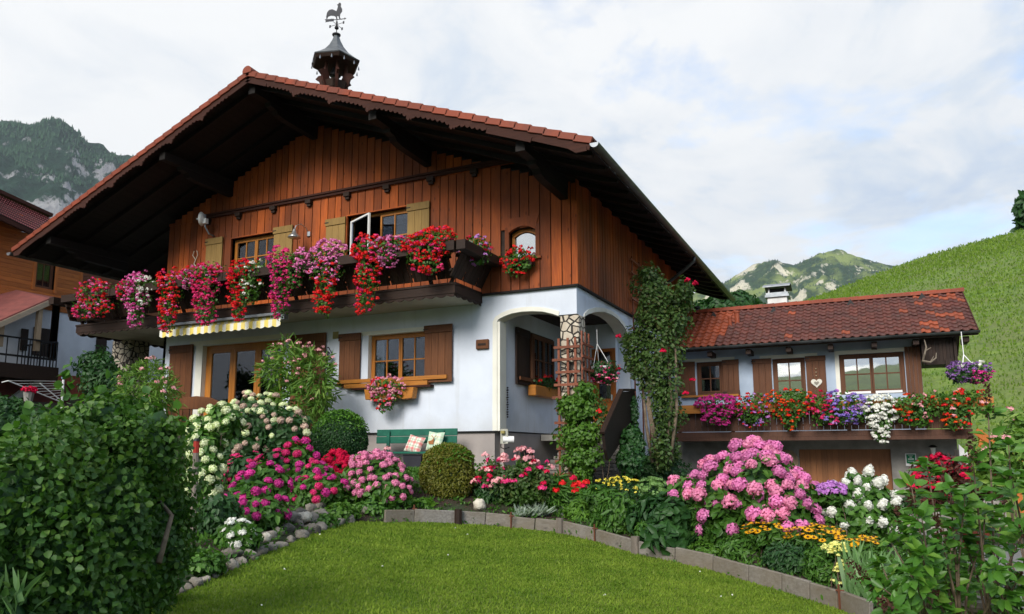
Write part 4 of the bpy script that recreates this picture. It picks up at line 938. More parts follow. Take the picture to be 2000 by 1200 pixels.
# annex roof
ex0,ex1,ey,ez,ry,rz=-6.3,2.73,22.2,3.10,24.72,4.58
sl=np.array([0,ry-ey,rz-ez]);LS=np.linalg.norm(sl);vv_=sl/LS;nn_=np.array([0,-vv_[2],vv_[1]]);nu=42;nv=11
tiles('roof_tiles',(ex0,ey,ez),((ex1-ex0)/nu,0,0),vv_*(LS/nv),nn_,nu,nv,1,1,[TILE,TILEN],ann,seg=6,amp=.035,lift=.04,mi=lambda i,j:1 if i<10.5+j*.25 or (i>nu-7 and RNG.random()<.35) else (1 if RNG.random()<.02 else 0))
tiles('roof_tiles',(ex1,2*ry-ey,ez),(-(ex1-ex0)/30,0,0),np.array([0,-vv_[1],vv_[2]])*(LS/nv),np.array([0,vv_[2],vv_[1]]),30,nv,1,1,[TILE],ann,seg=3,amp=.035,lift=.04)
mb=MB()
for k in range(26):
    x0=lerp(ex0,ex1,k/26);x1=x0+(ex1-ex0)/26+.03;pts=[]
    for xx,r in ((x0,.10),(x1,.115)): pts+=[(xx,ry+r*1.1*math.cos(t),rz+.02+r*math.sin(t)) for t in np.linspace(-.2,PI+.2,8)]
    mb.add(pts,[(i,i+1,9+i,8+i) for i in range(7)])
mb.build('ridge_tile',TILEV,ann)
mb=MB();mb.add([(x,y,z) for x in (ex0,ex1-.03) for y,z in ((ey+.02,ez-.03),(ry,rz-.03),(2*ry-ey,ez-.03),(2*ry-ey,ez-.13),(ry,rz-.13),(ey+.02,ez-.13))],[(0,1,2,3,4,5),(11,10,9,8,7,6),(0,6,7,1),(1,7,8,2),(2,8,9,3),(3,9,10,4),(4,10,11,5),(5,11,6,0)]);mb.build('roof_underside',DARKX,ann)
mb=MB();n=8;r=.07;pts=[]
for x in (ex0,ex1+.02): pts+=[(x,ey-.05+r*math.cos(t),ez-.02+r*math.sin(t)) for t in np.linspace(PI,2*PI,n+1)]
mb.add(pts,[(i,i+1,n+2+i,n+1+i) for i in range(n)]+[tuple(range(n+1,2*n+2))]);mb.build('gutter',ZINCD,ann,smooth=True)
for x in (-5.2,-4.1,-3.0,-1.9,-.8,.3,1.3,2.45): mb=MB();mb.box(x-.07,x+.07,ey+.12,23,ez-.27,ez-.13);mb.build('rafter',DARKX,ann)
mb=MB()
for x in (2.6,): mb.bar((ex1-.02,ey,ez-.04),(ex1-.02,ry,rz-.04),.03,.16);mb.bar((ex1-.02,ry,rz-.04),(ex1-.02,2*ry-ey,ez-.04),.03,.16)
mb.build('verge_board',BARGE,ann)
# boarded bay hanging under the right end of the annex roof
mb=MB()
for k in range(9): mb.box(lerp(1.43,2.16,k/9)+.003,lerp(1.43,2.16,(k+1)/9)-.003,22.55,22.58,2.33+.03*k/9,3.0)
mb.box(1.43,2.16,22.585,24.6,2.40,3.0);mb.box(1.5,2.25,22.45,22.549,2.28,2.38);mb.box(2.17,2.24,22.5,24.5,2.34,3.0);mb.box(1.95,2.1,22.4,22.45,2.2,2.4);mb.build('boarded_bay',DARK,ann)
# annex balcony
AB=Fr((0,21.8,0),(1,0,0),(0,-1,0));B0,B1=-5.15,2.34
mb=MB();mb.box(B0,B1-.03,21.83,22.98,.36,.56);ab=mb.build('balcony',DARKX,ann)
mb=MB();mb.fb(AB,B0,B1,.32,.42,-.02,.05);mb.fb(AB,B0,B1,.424,.57,-.02,.03)
mb.box(B1-.025,B1+.02,21.85,22.98,.32,.57);mb.build('balcony_fascia',BRWNX,ab)
mb=MB();x=B0;k=0
while x<B1-.02:
    x2=min(x+.17,B1);mb.fb(AB,x+.003,x2-.003,.59,1.17,.0,.025)
    if k%2: mb.fb(AB,x-.02,x+.02,.98,1.03,.02,.029,1);mb.fb(AB,x-.012,x+.012,.93,.98,.02,.028,1)
    x=x2;k+=1
mb.fb(AB,B0,B1,1.17,1.21,-.06,.06);mb.fb(AB,B0,B1,.7,.76,-.05,-.003);mb.box(B1-.03,B1,21.83,22.98,.62,1.17)
for x in np.arange(B0+.2,B1,1.5): mb.fb(AB,x-.05,x+.05,.56,1.17,-.1,-.052)
mb.build('balcony_railing',[BRWNX,BLACKW],ab)
x=B0
while x<B1-.1: mb=MB();mb.box(x+.015,x+.97,21.52,21.72,1.10,1.34);x+=1.0;mb.build('planter_trough',HONEYX,ab)
# chimney and roof vents
mb=MB();cx0,cx1=-2.70,-2.1;mb.box(cx0,cx1,25.2,25.8,3.9,5.0);ch=mb.build('chimney',mat('chimney_render',(.72,.71,.70),(.60,.59,.58),rough=.9),ann)
mb=MB();mb.box(cx0-.07,cx1+.07,25.13,25.87,5.0,5.07);mb.box(cx0-.04,cx1+.04,25.16,25.84,5.075,5.15);mb.build('chimney_cap',ZINC,ch)
mb=MB()
for x in (cx0+.05,cx1-.05):
    for y in (25.25,25.75): mb.box(x-.02,x+.02,y-.02,y+.02,5.15,5.36)
mb.box(cx0+.08,cx1-.08,25.3,25.7,5.152,5.3,1)
for s in (-1,1): mb.add([(cx0-.12,25.5,5.5),(cx1+.12,25.5,5.5),(cx1+.12,25.5+s*.5,5.34),(cx0-.12,25.5+s*.5,5.34),(cx0-.12,25.5,5.47),(cx1+.12,25.5,5.47),(cx1+.12,25.5+s*.5,5.31),(cx0-.12,25.5+s*.5,5.31)],[(0,1,2,3),(7,6,5,4),(2,6,7,3),(0,3,7,4),(1,5,6,2)],2)
mb.build('chimney_hood',[STEEL,BLACK,ZINC],ch)
def on_roof(px,py):
    r=ray(px,py);n=nn_;o=np.array([0,ey,ez+.04]);return r*(np.dot(o,n)/np.dot(r,n))
for (px,py,r,h) in ((1426,634,.055,.26),(1440,630,.075,.36)):
    p=on_roof(px,py);mb=MB();mb.lathe(p-[0,0,.08],[(r*1.6,0),(r,.05),(r,h),(r*1.25,h+.02),(r*1.25,h+.07),(r*.6,h+.09)],12);mb.build('roof_vent',TILEN,ann,smooth=False)
for px,py in ((1393,613),(1511,603),(1661,588),(1801,576)):
    p=on_roof(px,py+6);mb=MB();mb.add([p+[-.12,0,-.05],p+[.12,0,-.05],p+[0,0,.16],p+[-.1,.3,.05],p+[.1,.3,.05],p+[0,.3,.18]],[(0,1,2),(3,5,4),(0,2,5,3),(1,4,5,2)]);mb.build('ridge_hook',BLACK,ann)
p=on_roof(1362,611);mb=MB();mb.lathe(p,[(.06,0),(.05,.12),(.11,.14),(.11,.2),(.03,.22)],8);mb.build('roof_vent',BLACK,ann)
# ================================================ NEIGHBOUR HOUSE (left)
NX=-26.;nb=thing('neighbour_house','neighbouring house with orange log upper floor, white walls and tiled porch','house',(NX,16,2.3))
NF=Fr((NX,0,0),(0,1,0),(1,0,0));q=lambda px,py:(lambda p:(p[1],p[2]))(atX(px,py,NX))
y0=q(118,600)[0];yw=q(157,520)[0]
wn=(q(68,540)[0],q(106,540)[0],q(88,568)[1]+.05,q(88,513)[1]+.05)
mb=MB();z=5.05;zt=8.1;k=0
while z<zt:
    for a,b in ((8,wn[0]),(wn[1],yw)) if wn[2]-.05<z<wn[3]-.05 else ((8,yw if z<7.55 else 15.3),): mb.fb(NF,a,b,z+.004,z+.146,0,.035)
    z+=.15
mb.build('log_wall',CLADB,nb)
mb=MB();z=5.05
while z<7.6: mb.fb(NF,yw+.12,26,z+.004,z+.146,-.6,-.56);z+=.15
mb.build('log_wall',wood('log_wall_brown',(.22,.08,.03),(.13,.045,.02),'y',island=.2),nb)
mb=MB();mb.fb(NF,yw,yw+.1,5.05,7.7,-.6,.05);mb.build('corner_post',ORNG,nb);mb=MB();mb.fb(NF,wn[0]-.1,wn[0],wn[2]-.1,wn[3]+.12,0,.06);mb.build('window_post',ORNG,nb);mb=MB();mb.fb(NF,wn[1],wn[1]+.1,wn[2]-.1,wn[3]+.12,0,.06);mb.build('window_post',ORNG,nb)
window(nb,NF,wn[0],wn[1],wn[2],wn[3],1,2,1,c=-.08,fm=BRWN,gm=GLASSD,curtain=[(wn[0]+.25,wn[0]+.5,wn[2]+.3,wn[3]-.1)])
mb=MB();mb.fb(NF,8,26,1.5,5.05,-.3,0);mb.fb(NF,8,26,5.0,7.7,-.75,-.62);mb.build('white_wall',mat('neighbour_plaster',(.66,.68,.72),(.58,.6,.64),scale=2,rough=.9,bump=.2),nb)
mb=MB();mb.fb(NF,8,26,2.0,q(118,732)[1],0,.03);mb.build('brick_base',BRICK,nb)
for a,b in ((187,207),(222,238)):
    ya,yb=q(a,675)[0],q(b,675)[0];mb=MB();mb.fb(NF,ya,yb,3.2,q(190,660)[1],.0,.04);mb.build('window',DARK,nb)
# roof seen at the far left
nrf=[atX(-60,355,NX+.9),atX(87,420,NX+.9),atX(97,432,NX+1.3),atX(62,452,NX+1.9),atX(-60,400,NX+1.9)]
a_=np.array([NX-2.5,7.,11.3]);
def nroof(u,v): # u along Y, v down slope
    return None
e0=atX(-90,378,NX+1.6);e1=atX(66,452,NX+1.6);r0_=atX(-90,343,NX-.6);r1_=atX(98,428,NX-.6)
nux=34;nvy=9;V=[];F=[]
for j in range(nvy):
    for i in range(nux):
        for (s,t,h) in ((0,0,.05),(.5,0,.09),(1,0,.05),(1,1,.0),(.5,1,.04),(0,1,0)):
            u=(i+s)/nux;v=(j+t)/nvy;p=(e0*(1-u)+e1*u)*(1-v)+(r0_*(1-u)+r1_*u)*v;V.append(p+np.array([0,0,h]))
        b=len(V)-6;F+=[(b,b+1,b+4,b+5),(b+1,b+2,b+3,b+4)]
npmesh('roof_tiles',V,F,TILEM,nb)
mb=MB();mb.add([e0,e1,r1_,r0_]+[p-np.array([0,0,.18]) for p in (e0,e1,r1_,r0_)],[(4,5,6,7),(0,1,5,4),(1,2,6,5),(2,3,7,6),(3,0,4,7)]);mb.build('roof_underside',DARKX,nb)
mb=MB();mb.bar(r0_+[0,0,.12],r1_+[0,0,.12],.3,.12);mb.build('ridge_cap',BARGE,nb);mb=MB();mb.bar(e0+[.05,0,-.1],e1+[.05,0,-.1],.12,.14);mb.build('gutter',BARGE,nb)
# porch with low tiled roof
P4=[atX(-40,600,NX+1.9),atX(95,582,NX+1.9),atX(100,576,NX),atX(28,562,NX),atX(-40,562,NX)]
mb=MB();A_=atX(-60,652,NX+2.0);B_=atX(96,583,NX+2.0);C_=atX(128,584,NX);D_=atX(30,566,NX);E_=atX(-60,590,NX)
mb.add([A_,B_,D_,E_]+[p-np.array([0,0,.08]) for p in (A_,B_,D_,E_)],[(0,1,2,3),(7,6,5,4),(0,4,5,1),(1,5,6,2),(2,6,7,3),(3,7,4,0)]);mb.add([B_,C_,D_]+[p-np.array([0,0,.08]) for p in (B_,C_,D_)],[(0,1,2),(5,4,3),(0,3,4,1),(1,4,5,2)]);mb.build('porch_roof',mat('porch_sheet_roof',(.22,.07,.06),(.15,.05,.045),scale=3,rough=.6),nb)
mb=MB();mb.bar(A_-[0,0,.15],B_-[0,0,.15],.08,.16);mb.build('porch_verge_beam',wood('pale_beam',(.45,.36,.26),(.32,.25,.18),'y',knots=0),nb)
mb=MB()
for px,ya in ((78,600),(2,640)):
    t=atX(px,ya,NX+1.85);mb=MB();mb.box(t[0]-.07,t[0]+.07,t[1]-.07,t[1]+.07,3.3,t[2]+.1);mb.build('porch_post',wood('pale_post',(.5,.36,.24),(.34,.24,.15),'z'),nb);mb=MB();t=atX(110,600,NX+1.5);mb.box(t[0]-.07,t[0]+.07,t[1]-.09,t[1]+.09,3.1,t[2]+.25);mb.build('porch_post',ORNG,nb)
a=q(66,640);b=q(103,632);mb=MB();mb.fb(NF,a[0],b[0],3.4,a[1]+.02,.0,.04);mb.build('porch_door',DARK,nb);mb=MB();a=q(42,642);b=q(55,642);mb.fb(NF,a[0],b[0],a[1]-.75,a[1],0,.05);mb.build('wall_box',DARK,nb)
mb=MB();t0=atX(-30,688,NX+1.9);t1=atX(100,712,NX+1.9);zf=t1[2];mb.box(NX+.03,NX+2.0,10,t1[1]+.2,zf-.55,zf-.1);mb.build('porch_deck',DARKX,nb)
mb=MB();mb.bar((NX+1.95,10,zf+.15),(NX+1.95,t1[1]+.1,zf+.15),.14,.05);mb.bar((NX+1.95,t1[1]+.1,zf+.75),(NX+.1,t1[1]+.15,zf+.75),.05,.05)
for k in range(12): x=lerp(NX+.1,NX+1.95,k/11);mb.bar((x,t1[1]+.13,zf-.1),(x,t1[1]+.13,zf+.75),.025,.025)
for y in np.arange(13,t1[1],.35): mb.bar((NX+1.95,y,zf-.1),(NX+1.95,y,zf+.7),.025,.025)
mb.bar((NX+1.95,12,zf+.72),(NX+1.95,t1[1]+.1,zf+.72),.05,.05);mb.build('porch_railing',BLACK,nb)
mb=MB();s0=atX(88,728,NX+1.2);s1=atX(0,792,NX+1.2);mb.prism(Fr((NX+1.2,0,0),(0,1,0),(1,0,0)),[(s0[1],s0[2]),(s0[1],s0[2]-.25),(s1[1],s1[2]-.25),(s1[1],s1[2])],-.5,.1);mb.build('stair_stringer',mat('pale_stone_stringer',(.5,.5,.48)),nb);mb=MB();mb.box(NX+.05,NX+1.1,s1[1],s0[1]+1.0,1.5,s0[2]-.3);mb.build('red_base_wall',mat('dark_red_render',(.12,.03,.025),(.08,.02,.018),rough=.9),nb)
# ================================================ THINGS ON THE HOUSE
def V3(*a): return np.array(a,float)
# awning rolled under the balcony
aw=thing('awning','rolled yellow and white striped awning with scalloped valance under the balcony','awning',(-14.7,13.9,3.2))
m_,t_,b_=base_mat('striped_canvas');wvn=t_.nodes.new('ShaderNodeTexWave');wvn.inputs['Scale'].default_value=1.25;wvn.bands_direction='X';tcn=t_.nodes.new('ShaderNodeTexCoord');t_.links.new(tcn.outputs['Object'],wvn.inputs[0])
s1=ramp(wvn.outputs['Fac'],[(.44,(0,)*3),(.5,(1,)*3)],t_);c=mixc(t_,s1,(.72,.72,.66),(.76,.60,.12));c=mixc(t_,ramp(tnoise(t_,3,4),[(.4,(0,)*3),(.7,(.35,)*3)],t_),c,(.5,.48,.4))
t_.links.new(c,b_.inputs['Base Color']);b_.inputs['Roughness'].default_value=.9
AWF=Fr((0,13.62,0),(1,0,0),(0,-1,0));x0=at(312,650,13.62)[0];x1=at(548,628,13.62)[0];zt=3.22;n=120
T=[(lerp(x0,x1,k/n),zt) for k in range(n+1)];B=[(lerp(x0,x1,k/n),zt-.155-.04*abs(math.sin(PI*k/n*17))) for k in range(n+1)]
mb=MB();mb.strip(AWF,T,B,-.004,.004);mb.build('valance',m_,aw);mb=MB();mb.tube([(x0,13.72,3.27),(x1,13.72,3.27)],.06,10);mb.build('roller',m_,aw);mb=MB();mb.box(x0-.02,x1+.02,13.55,13.8,3.31,3.37);mb.box(x1+.01,x1+.12,13.6,13.75,3.2,3.32);mb.build('awning_case',ZINC,aw)
# gooseneck lamp
p=at(604,458,14.9);lp=thing('gooseneck_lamp','silver bell shaped gooseneck wall lamp between the balcony windows','wall lamp',p)
mb=MB();mb.tube([p+V3(.0,-.0,.0),p+V3(0,-.14,.14),p+V3(-.03,-.3,.2),p+V3(-.08,-.42,.13),p+V3(-.1,-.45,.02)],.012,6);mb.build('arm',STEEL,lp);mb=MB();mb.lathe(p+V3(0,-.0,-.0),[(.001,-.06),(.06,-.06),(.06,.06),(.001,.06)],10);mb.build('wall_plate',STEEL,lp)
mb=MB();mb.lathe(p+V3(-.1,-.45,-.2),[(.17,-.0),(.15,.04),(.07,.12),(.045,.2),(.03,.24)],14);mb.build('lamp_shade',STEEL,lp,smooth=True)
# satellite dish on its arm
p=at(419,462,14.88);ds=thing('satellite_dish','small white dish antenna on a bent wall arm at the left of the timber gable','antenna',p)
mb=MB();mb.tube([p+V3(0,0,0),p+V3(0,-.2,.02),p+V3(-.05,-.3,.2),p+V3(-.05,-.32,.55)],.022,8);mb.build('arm',ZINC,ds);c0=p+V3(-.12,-.36,.42);n_=Vector((-.92,-.38,.05)).normalized()
mb=MB();r0=.19;vs=[];fs=[];R=n_.to_track_quat('Z','Y').to_matrix()
for i,(r,h) in enumerate(((.001,-.06),(.08,-.05),(.15,-.02),(.19,.02),(.2,.02),(.15,-.04),(.001,-.09))):
    for k in range(16): v=R@Vector((r*math.cos(2*PI*k/16),r*math.sin(2*PI*k/16)*1.0,h));vs.append(c0+np.array(v))
for i in range(6):
    for k in range(16): fs.append((i*16+k,i*16+(k+1)%16,(i+1)*16+(k+1)%16,(i+1)*16+k))
mb.add(vs,fs);mb.build('dish',WHITE,ds,smooth=True);mb=MB();mb.box(p[0]-.09,p[0]+.04,p[1]-.38,p[1]-.28,p[2]+.28,p[2]+.42);mb.tube([c0,c0+np.array(n_)*.16],.02,6);mb.build('receiver',WHITE,ds)
# small ornaments on walls
p=at(382,508,14.86);o=thing('wall_ornament','small pale wire ornament hung on the timber at far left of balcony','ornament',p);mb=MB()
for s in (-1,1): mb.tube([p+V3(0,0,0),p+V3(.1*s,-.02,.14),p+V3(.05*s,-.02,.26)],.012,5)
mb.tube([p+V3(0,0,0),p+V3(-.03,-.02,-.12),p+V3(.05,-.02,-.2)],.016,5);mb.build('wire_shape',mat('bone_colour',(.5,.45,.36)),o)
p=at(943,673,14.93);o=thing('wall_plaque','small brown wooden plaque beside the porch arch','plaque',p);mb=MB();mb.box(p[0]-.16,p[0]+.16,14.88,14.948,p[2]-.11,p[2]+.11);mb.build('board',SHUT,o,bevel=.015);mb=MB();mb.box(p[0]-.1,p[0]+.1,14.872,14.8795,p[2]-.03,p[2]+.02);mb.build('carving',DARK,o)
p=at(655,655,14.93);o=thing('air_vent','small square yellowish air vent grille near the ceiling of the ground floor','vent',p);mb=MB()
for k in range(5): mb.box(p[0]-.075,p[0]+.075,14.92,14.948,p[2]-.08+.034*k,p[2]-.055+.034*k)
mb.box(p[0]-.085,p[0]+.085,14.935,14.949,p[2]-.09,p[2]+.09);mb.build('grille',mat('vent_ochre',(.35,.29,.12)),o)
p=at(648,690,14.9);o=thing('wall_lantern','black wire wall lantern hanging between the brown shutters','lantern',p);mb=MB();mb.tube([p+V3(-.03,.04,.0),p+V3(-.03,-.1,.14),p+V3(0,-.22,.1),p+V3(0,-.22,.02)],.012,5)
for k in range(6): t=2*PI*k/6;mb.tube([p+V3(.06*math.cos(t),-.22+.06*math.sin(t),-.26),p+V3(.1*math.cos(t),-.22+.1*math.sin(t),-.02)],.006,4)
mb.lathe(p+V3(0,-.22,-.03),[(.11,0),(.1,.02),(.03,.07)],8);mb.build('lantern_frame',BLACK,o);mb=MB();mb.lathe(p+V3(0,-.22,-.25),[(.045,0),(.07,.2)],8);mb.build('lantern_glass',GLASSD,o)
p=atX(989,787,-7.38);o=thing('hanging_chain_ornament','dark knotted rope ornament hung on the blue porch wall','ornament',p);mb=MB()
for k in range(13): mb.lathe(p+V3(.03,0,.34-.055*k),[(.01,-.02),(.03+.008*math.sin(k*2),0),(.01,.022)],6)
mb.build('knotted_rope',BLACK,o)
p=atX(985,856,-7.35);o=thing('electric_meter','small white cylindrical meter fixed under the porch wall','meter',p+V3(0,0,0));p=at(985,856,14.85)
mb=MB();mb.tube([p+V3(-.04,.02,-.03),p+V3(.18,.12,-.03)],.075,14);mb.build('meter_drum',WHITE,o,smooth=False);mb=MB();mb.box(p[0]-.1,p[0]+.08,14.86,14.9,p[2]-.12,p[2]+.2);mb.build('meter_plate',mat('meter_plate_grey',(.42,.42,.36)),o);mb=MB();mb.lathe(p+V3(-.02,-.03,.1),[(.05,0),(.05,.06),(.001,.06)],10);mb.build('meter_dial',mat('meter_dial_ochre',(.4,.34,.12)),o);mb=MB();mb.tube([p+V3(-.1,.05,-.05),p+V3(-.1,.03,-.2),p+V3(.0,.0,-.24),p+V3(.1,.05,-.2)],.012,5);mb.build('bracket',BLACK,o)
# trellis on the pillar
tr=thing('pillar_trellis','reddish brown wooden trellis strapped round the stone pillar','trellis',(-5.7,14.9,-.6));mb=MB()
TRW=wood('trellis_wood',(.26,.085,.045),(.15,.05,.03),'z',knots=0,island=.2)
for x in (-5.93,-5.72,-5.55): mb.box(x-.024,x+.024,14.86,14.89,-.7,2.45)
for y in (14.97,15.2,15.42): mb.box(-5.45,-5.42,y-.018,y+.018,-.7,2.6)
z=-.45;k=0
while z<2.3: mb.box(-6.07+.04*(k%3),-5.44+.05*(k%2),14.825,14.858,z-.028,z+.028);mb.box(-5.418,-5.385,14.9,15.6,z+.04,z+.09);z+=.27;k+=1
mb.build('slat',TRW,tr)
# ------------------------------------------------ flowers
def hangplant(name,label,px0,px1,top,bot,Y,cols,ratio,nl,nf,leaf=LF_G,grp=None,rb=.045,prof=(1,.75,.5),ry=.22,R=None,cat='plant',ln=.07,mode=None,rand_cols=None):
    "plant cascading over an edge: stacked lobes narrowing down"
    c=at((px0+px1)/2,top,Y);m=mpp(c);H=(bot-top)*m;W=(px1-px0)*m/2;t=thing(name,label,cat,c,grp);bl=[];k=len(prof)
    for i,s in enumerate(prof):
        zz=c[2]-H*(i+.5)/k;bl.append((c[0]+RNG.normal()*.04*W*(i>0),Y-.02,zz,W*s*(1.05 if i==0 and k>2 else 1),ry*(.6+.4*s),H/k*.72))
    P,Q=blobpts(nl,bl,.5,.25,seed=int(px0));foliage('foliage',t,P,Q,ln,ln*.8,leaf,up=.1,lay=.6)
    P,Q=blobpts(nf*3,bl,.95,.25,seed=int(px0)+1);s=(Q[:,1]<.25);P=P[s];Q=Q[s];ii=RNG.permutation(len(P))[:nf];P=P[ii];Q=Q[ii];n=len(P)
    if mode=='split': z=(c[2]-P[:,2])/H+RNG.normal(size=n)*.12;mi=(z>ratio).astype(int)
    elif mode=='side': z=(P[:,0]-c[0])/W+RNG.normal(size=n)*.25;mi=(z>ratio).astype(int)
    else: mi=np.digitize(RNG.random(n),np.cumsum(ratio)[:-1]) if hasattr(ratio,'__len__') else np.zeros(n,int)
    blossoms('blossoms',t,P+Q*.03,rb*RNG.uniform(.7,1.25,n),cols,12,mi=mi,size=.5)
    return t
G1='geraniums cascading from the long balcony'
YB=13.22
hangplant('trailing_geranium','red and pink geraniums spilling over the far left corner of the long balcony',135,245,558,612,YB,[P_RED,P_HOT,P_PK2],(.5,.4,.1),900,230,grp=G1,prof=(.9,1))
hangplant('trailing_geranium','mauve and magenta trailing geraniums with a white clump at their right side',240,303,542,632,YB,[P_PK2,P_MAG],(.5,.5),650,170,grp=G1,prof=(1,.9,.5))
hangplant('trailing_geranium','small clump of white geraniums between the mauve and the tall red cascade',272,305,548,590,YB-.05,[P_WHT],(1,),120,40,grp=G1,prof=(1,.6))
hangplant('trailing_geranium','scarlet geranium cascade hanging just over the left end of the awning',306,366,536,642,YB,[P_RED,P_HOT,P_PK2],(.68,.24,.08),750,240,grp=G1,prof=(1,.8,.65,.55))
hangplant('trailing_geranium','hot pink geranium cascade second over the awning, next to the scarlet one',378,440,524,632,YB,[P_HOT,P_CRIM],(.75,.25),750,260,grp=G1,prof=(1,.9,.75,.55))
hangplant('trailing_geranium','pink and red fringe of geraniums along the rail below the left olive shutter',350,450,526,556,YB,[P_HOT,P_RED,P_PK2],(.5,.3,.2),420,110,grp=G1,prof=(1,.8))
hangplant('trailing_geranium','red geranium cascade below the left balcony window',445,500,520,622,YB,[P_RED,P_CRIM],(.8,.2),600,200,grp=G1,prof=(1,.85,.7,.4))
hangplant('trailing_geranium','leafy clump with white geraniums below the left balcony window',470,522,515,585,YB+.05,[P_WHT,P_RED],(.8,.2),750,45,grp=G1,prof=(1,.9,.5))
hangplant('trailing_geranium','deep pink geranium cascade below the gooseneck lamp',528,578,496,618,YB,[P_HOT,P_MAG],(.65,.35),650,230,grp=G1,prof=(1,.8,.7,.45))
hangplant('trailing_geranium','green leafy clump with few blooms right of the deep pink cascade',555,602,500,560,YB,[P_HOT],(1,),650,30,grp=G1,prof=(1,.9,.6))
hangplant('trailing_geranium','mauve geraniums turning red below, in front of the olive shutter left of the open window',600,682,482,612,YB,[P_PK2,P_RED],.45,1100,330,grp=G1,prof=(1,.85,.6,.35),mode='split')
hangplant('trailing_geranium','long red geranium cascade under the open window, lowest of all over the rail',690,752,472,604,YB,[P_RED,P_HOT],(.8,.2),850,270,grp=G1,prof=(1,.85,.7,.5))
hangplant('trailing_geranium','mauve pink geraniums on the rail right of the long red cascade',728,795,470,515,YB-.04,[P_PK2,P_HOT],(.8,.2),500,120,grp=G1,prof=(1,.7))
hangplant('trailing_geranium','broad mound of bright red geraniums at the right corner of the long balcony',786,893,458,530,YB,[P_RED,P_HOT],(.8,.2),1200,300,grp=G1,prof=(1,.85,.5))
hangplant('trailing_geranium','leafy plant with violet and pink blooms trailing off the right end of the long balcony',902,962,470,515,14.1,[P_LIL,P_CRIM,P_WHT],(.55,.35,.1),500,36,grp=G1,prof=(1,.8),rb=.05)
t=hangplant('window_geranium','red geraniums in the box below the small arched window',978,1048,493,532,14.72,[P_RED],(1,),460,44,prof=(1,.8),ry=.16,rb=.055)
b=at(1013,512,14.76);wb=thing('window_box','small dark box holding red geraniums under the arched window','flower box',b);mb=MB();mb.box(b[0]-.3,b[0]+.36,14.66,14.84,b[2]-.12,b[2]+.06);mb.build('box',DARKX,wb)
for k,(a,b_,t,bo,cols,lab) in enumerate(((236,262,556,584,[P_HOT,P_RED],'small red and pink tuft left of the mauve geraniums'),(362,384,534,562,[P_PK2,P_HOT],'small mauve and pink tuft left of the hot pink cascade'),(584,608,494,530,[P_PK2],'small mauve tuft left of the large mauve cascade'))):
    hangplant('trailing_geranium',lab,a-4,b_+4,t,bo,YB-.02,cols,(1,) if len(cols)==1 else (.6,.4),200,60,grp=G1,prof=(1,.9))
# ground floor window box
b=at(762,770,14.72);wb=thing('window_box','honey coloured carved wooden flower box below the large ground floor window','flower box',b);mb=MB();Fw=Fr((0,14.64,0),(1,0,0),(0,-1,0))
mb.prism(Fw,[(b[0]-.70,b[2]+.13),(b[0]-.66,b[2]-.12),(b[0]-.2,b[2]-.13),(b[0],b[2]-.10),(b[0]+.3,b[2]-.10),(b[0]+.4,b[2]-.14),(b[0]+.66,b[2]-.12),(b[0]+.70,b[2]+.13)],-.2,.0);mb.build('box',HONEYX,wb,bevel=.01)
hangplant('window_geranium','light pink geraniums hanging out of the honey coloured box under the large window',714,792,744,800,14.58,[P_PINK,P_ROSE,P_RED],(.65,.25,.1),420,110,ry=.15,rb=.05,prof=(1,.85,.5))
b=atX(1063,775,-7.2);wb=thing('window_box','honey coloured wooden flower box below the porch window','flower box',b);mb=MB();mb.box(-7.33,-7.12,16.35,18.2,1.36,1.62);mb.build('box',HONEYX,wb,bevel=.02)
P,Q=blobpts(260,[(-7.2,17.4,1.72,.14,.8,.16)],.5);t=thing('window_geranium','red geraniums in the box below the porch window','plant',(-7.2,17.4,1.6));foliage('foliage',t,P,Q,.09,.07,LF_D,up=.3);P,Q=blobpts(14,[(-7.15,17.5,1.76,.14,.7,.16)],.9);blossoms('blossoms',t,P,np.full(len(P),.06),P_RED,14,size=.5)
# hanging basket in the porch
p=at(1174,725,15.9);hb=thing('hanging_basket','white hanging basket of pink fuchsia in the porch arch','hanging basket',p);mb=MB();mb.tube([p+V3(-.08,0,.95),p+V3(-.08,0,.62)],.006,5)
for k in range(3): t_=2*PI*k/3;mb.tube([p+V3(-.08,0,.62),p+V3(.22*math.cos(t_),.22*math.sin(t_),.1)],.007,5)
mb.build('hanger',WHITE,hb);mb=MB();mb.lathe(p,[(.1,-.15),(.2,-.02),(.23,.1)],12);mb.build('pot',WHITE,hb)
bl=[(p[0],p[1],p[2]+.0,.33,.3,.26)];P,Q=blobpts(900,bl,.5);foliage('foliage',hb,P,Q,.07,.05,LF_D,up=.1);P,Q=blobpts(90,bl,.95);P[:,2]-=.05;blossoms('blossoms',hb,P,np.full(len(P),.035),[P_ROSE,P_HOT],10,mi=(RNG.random(len(P))>.6).astype(int),size=.55)
# annex balcony flowers
G2='flowers along the annex balcony';YA=21.5
def afl(lab,px0,px1,t,b,cols,rat,nl,nf,leaf=LF_G,**k): hangplant('balcony_flower',lab,px0,px1,t,b,YA,cols,rat,nl,nf,leaf,grp=G2,rb=k.pop('rb',.055),ln=.085,ry=.22,**k)
afl('magenta petunias at the left of the annex balcony',1364,1438,778,826,[P_MAG],(1,),500,260,prof=(1,.9,.6))
afl('violet and red blooms next to the magenta petunias on the annex balcony',1438,1500,778,826,[P_LIL,P_RED,P_VIO],(.4,.35,.25),480,70,prof=(1,.9))
afl('orange red geraniums with long green trail in front of the door of the annex',1500,1584,768,832,[P_ORED,P_RED],(.7,.3),900,75,prof=(1,.8,.35))
afl('pink and red petunias under the shutter with the heart',1578,1632,774,824,[P_HOT,P_CRIM],(.6,.4),450,60,prof=(1,.8))
afl('violet blue petunias below the left edge of the wide annex window',1612,1684,774,824,[P_VIO,P_LIL],(.8,.2),550,120,prof=(1,.9),rb=.06)
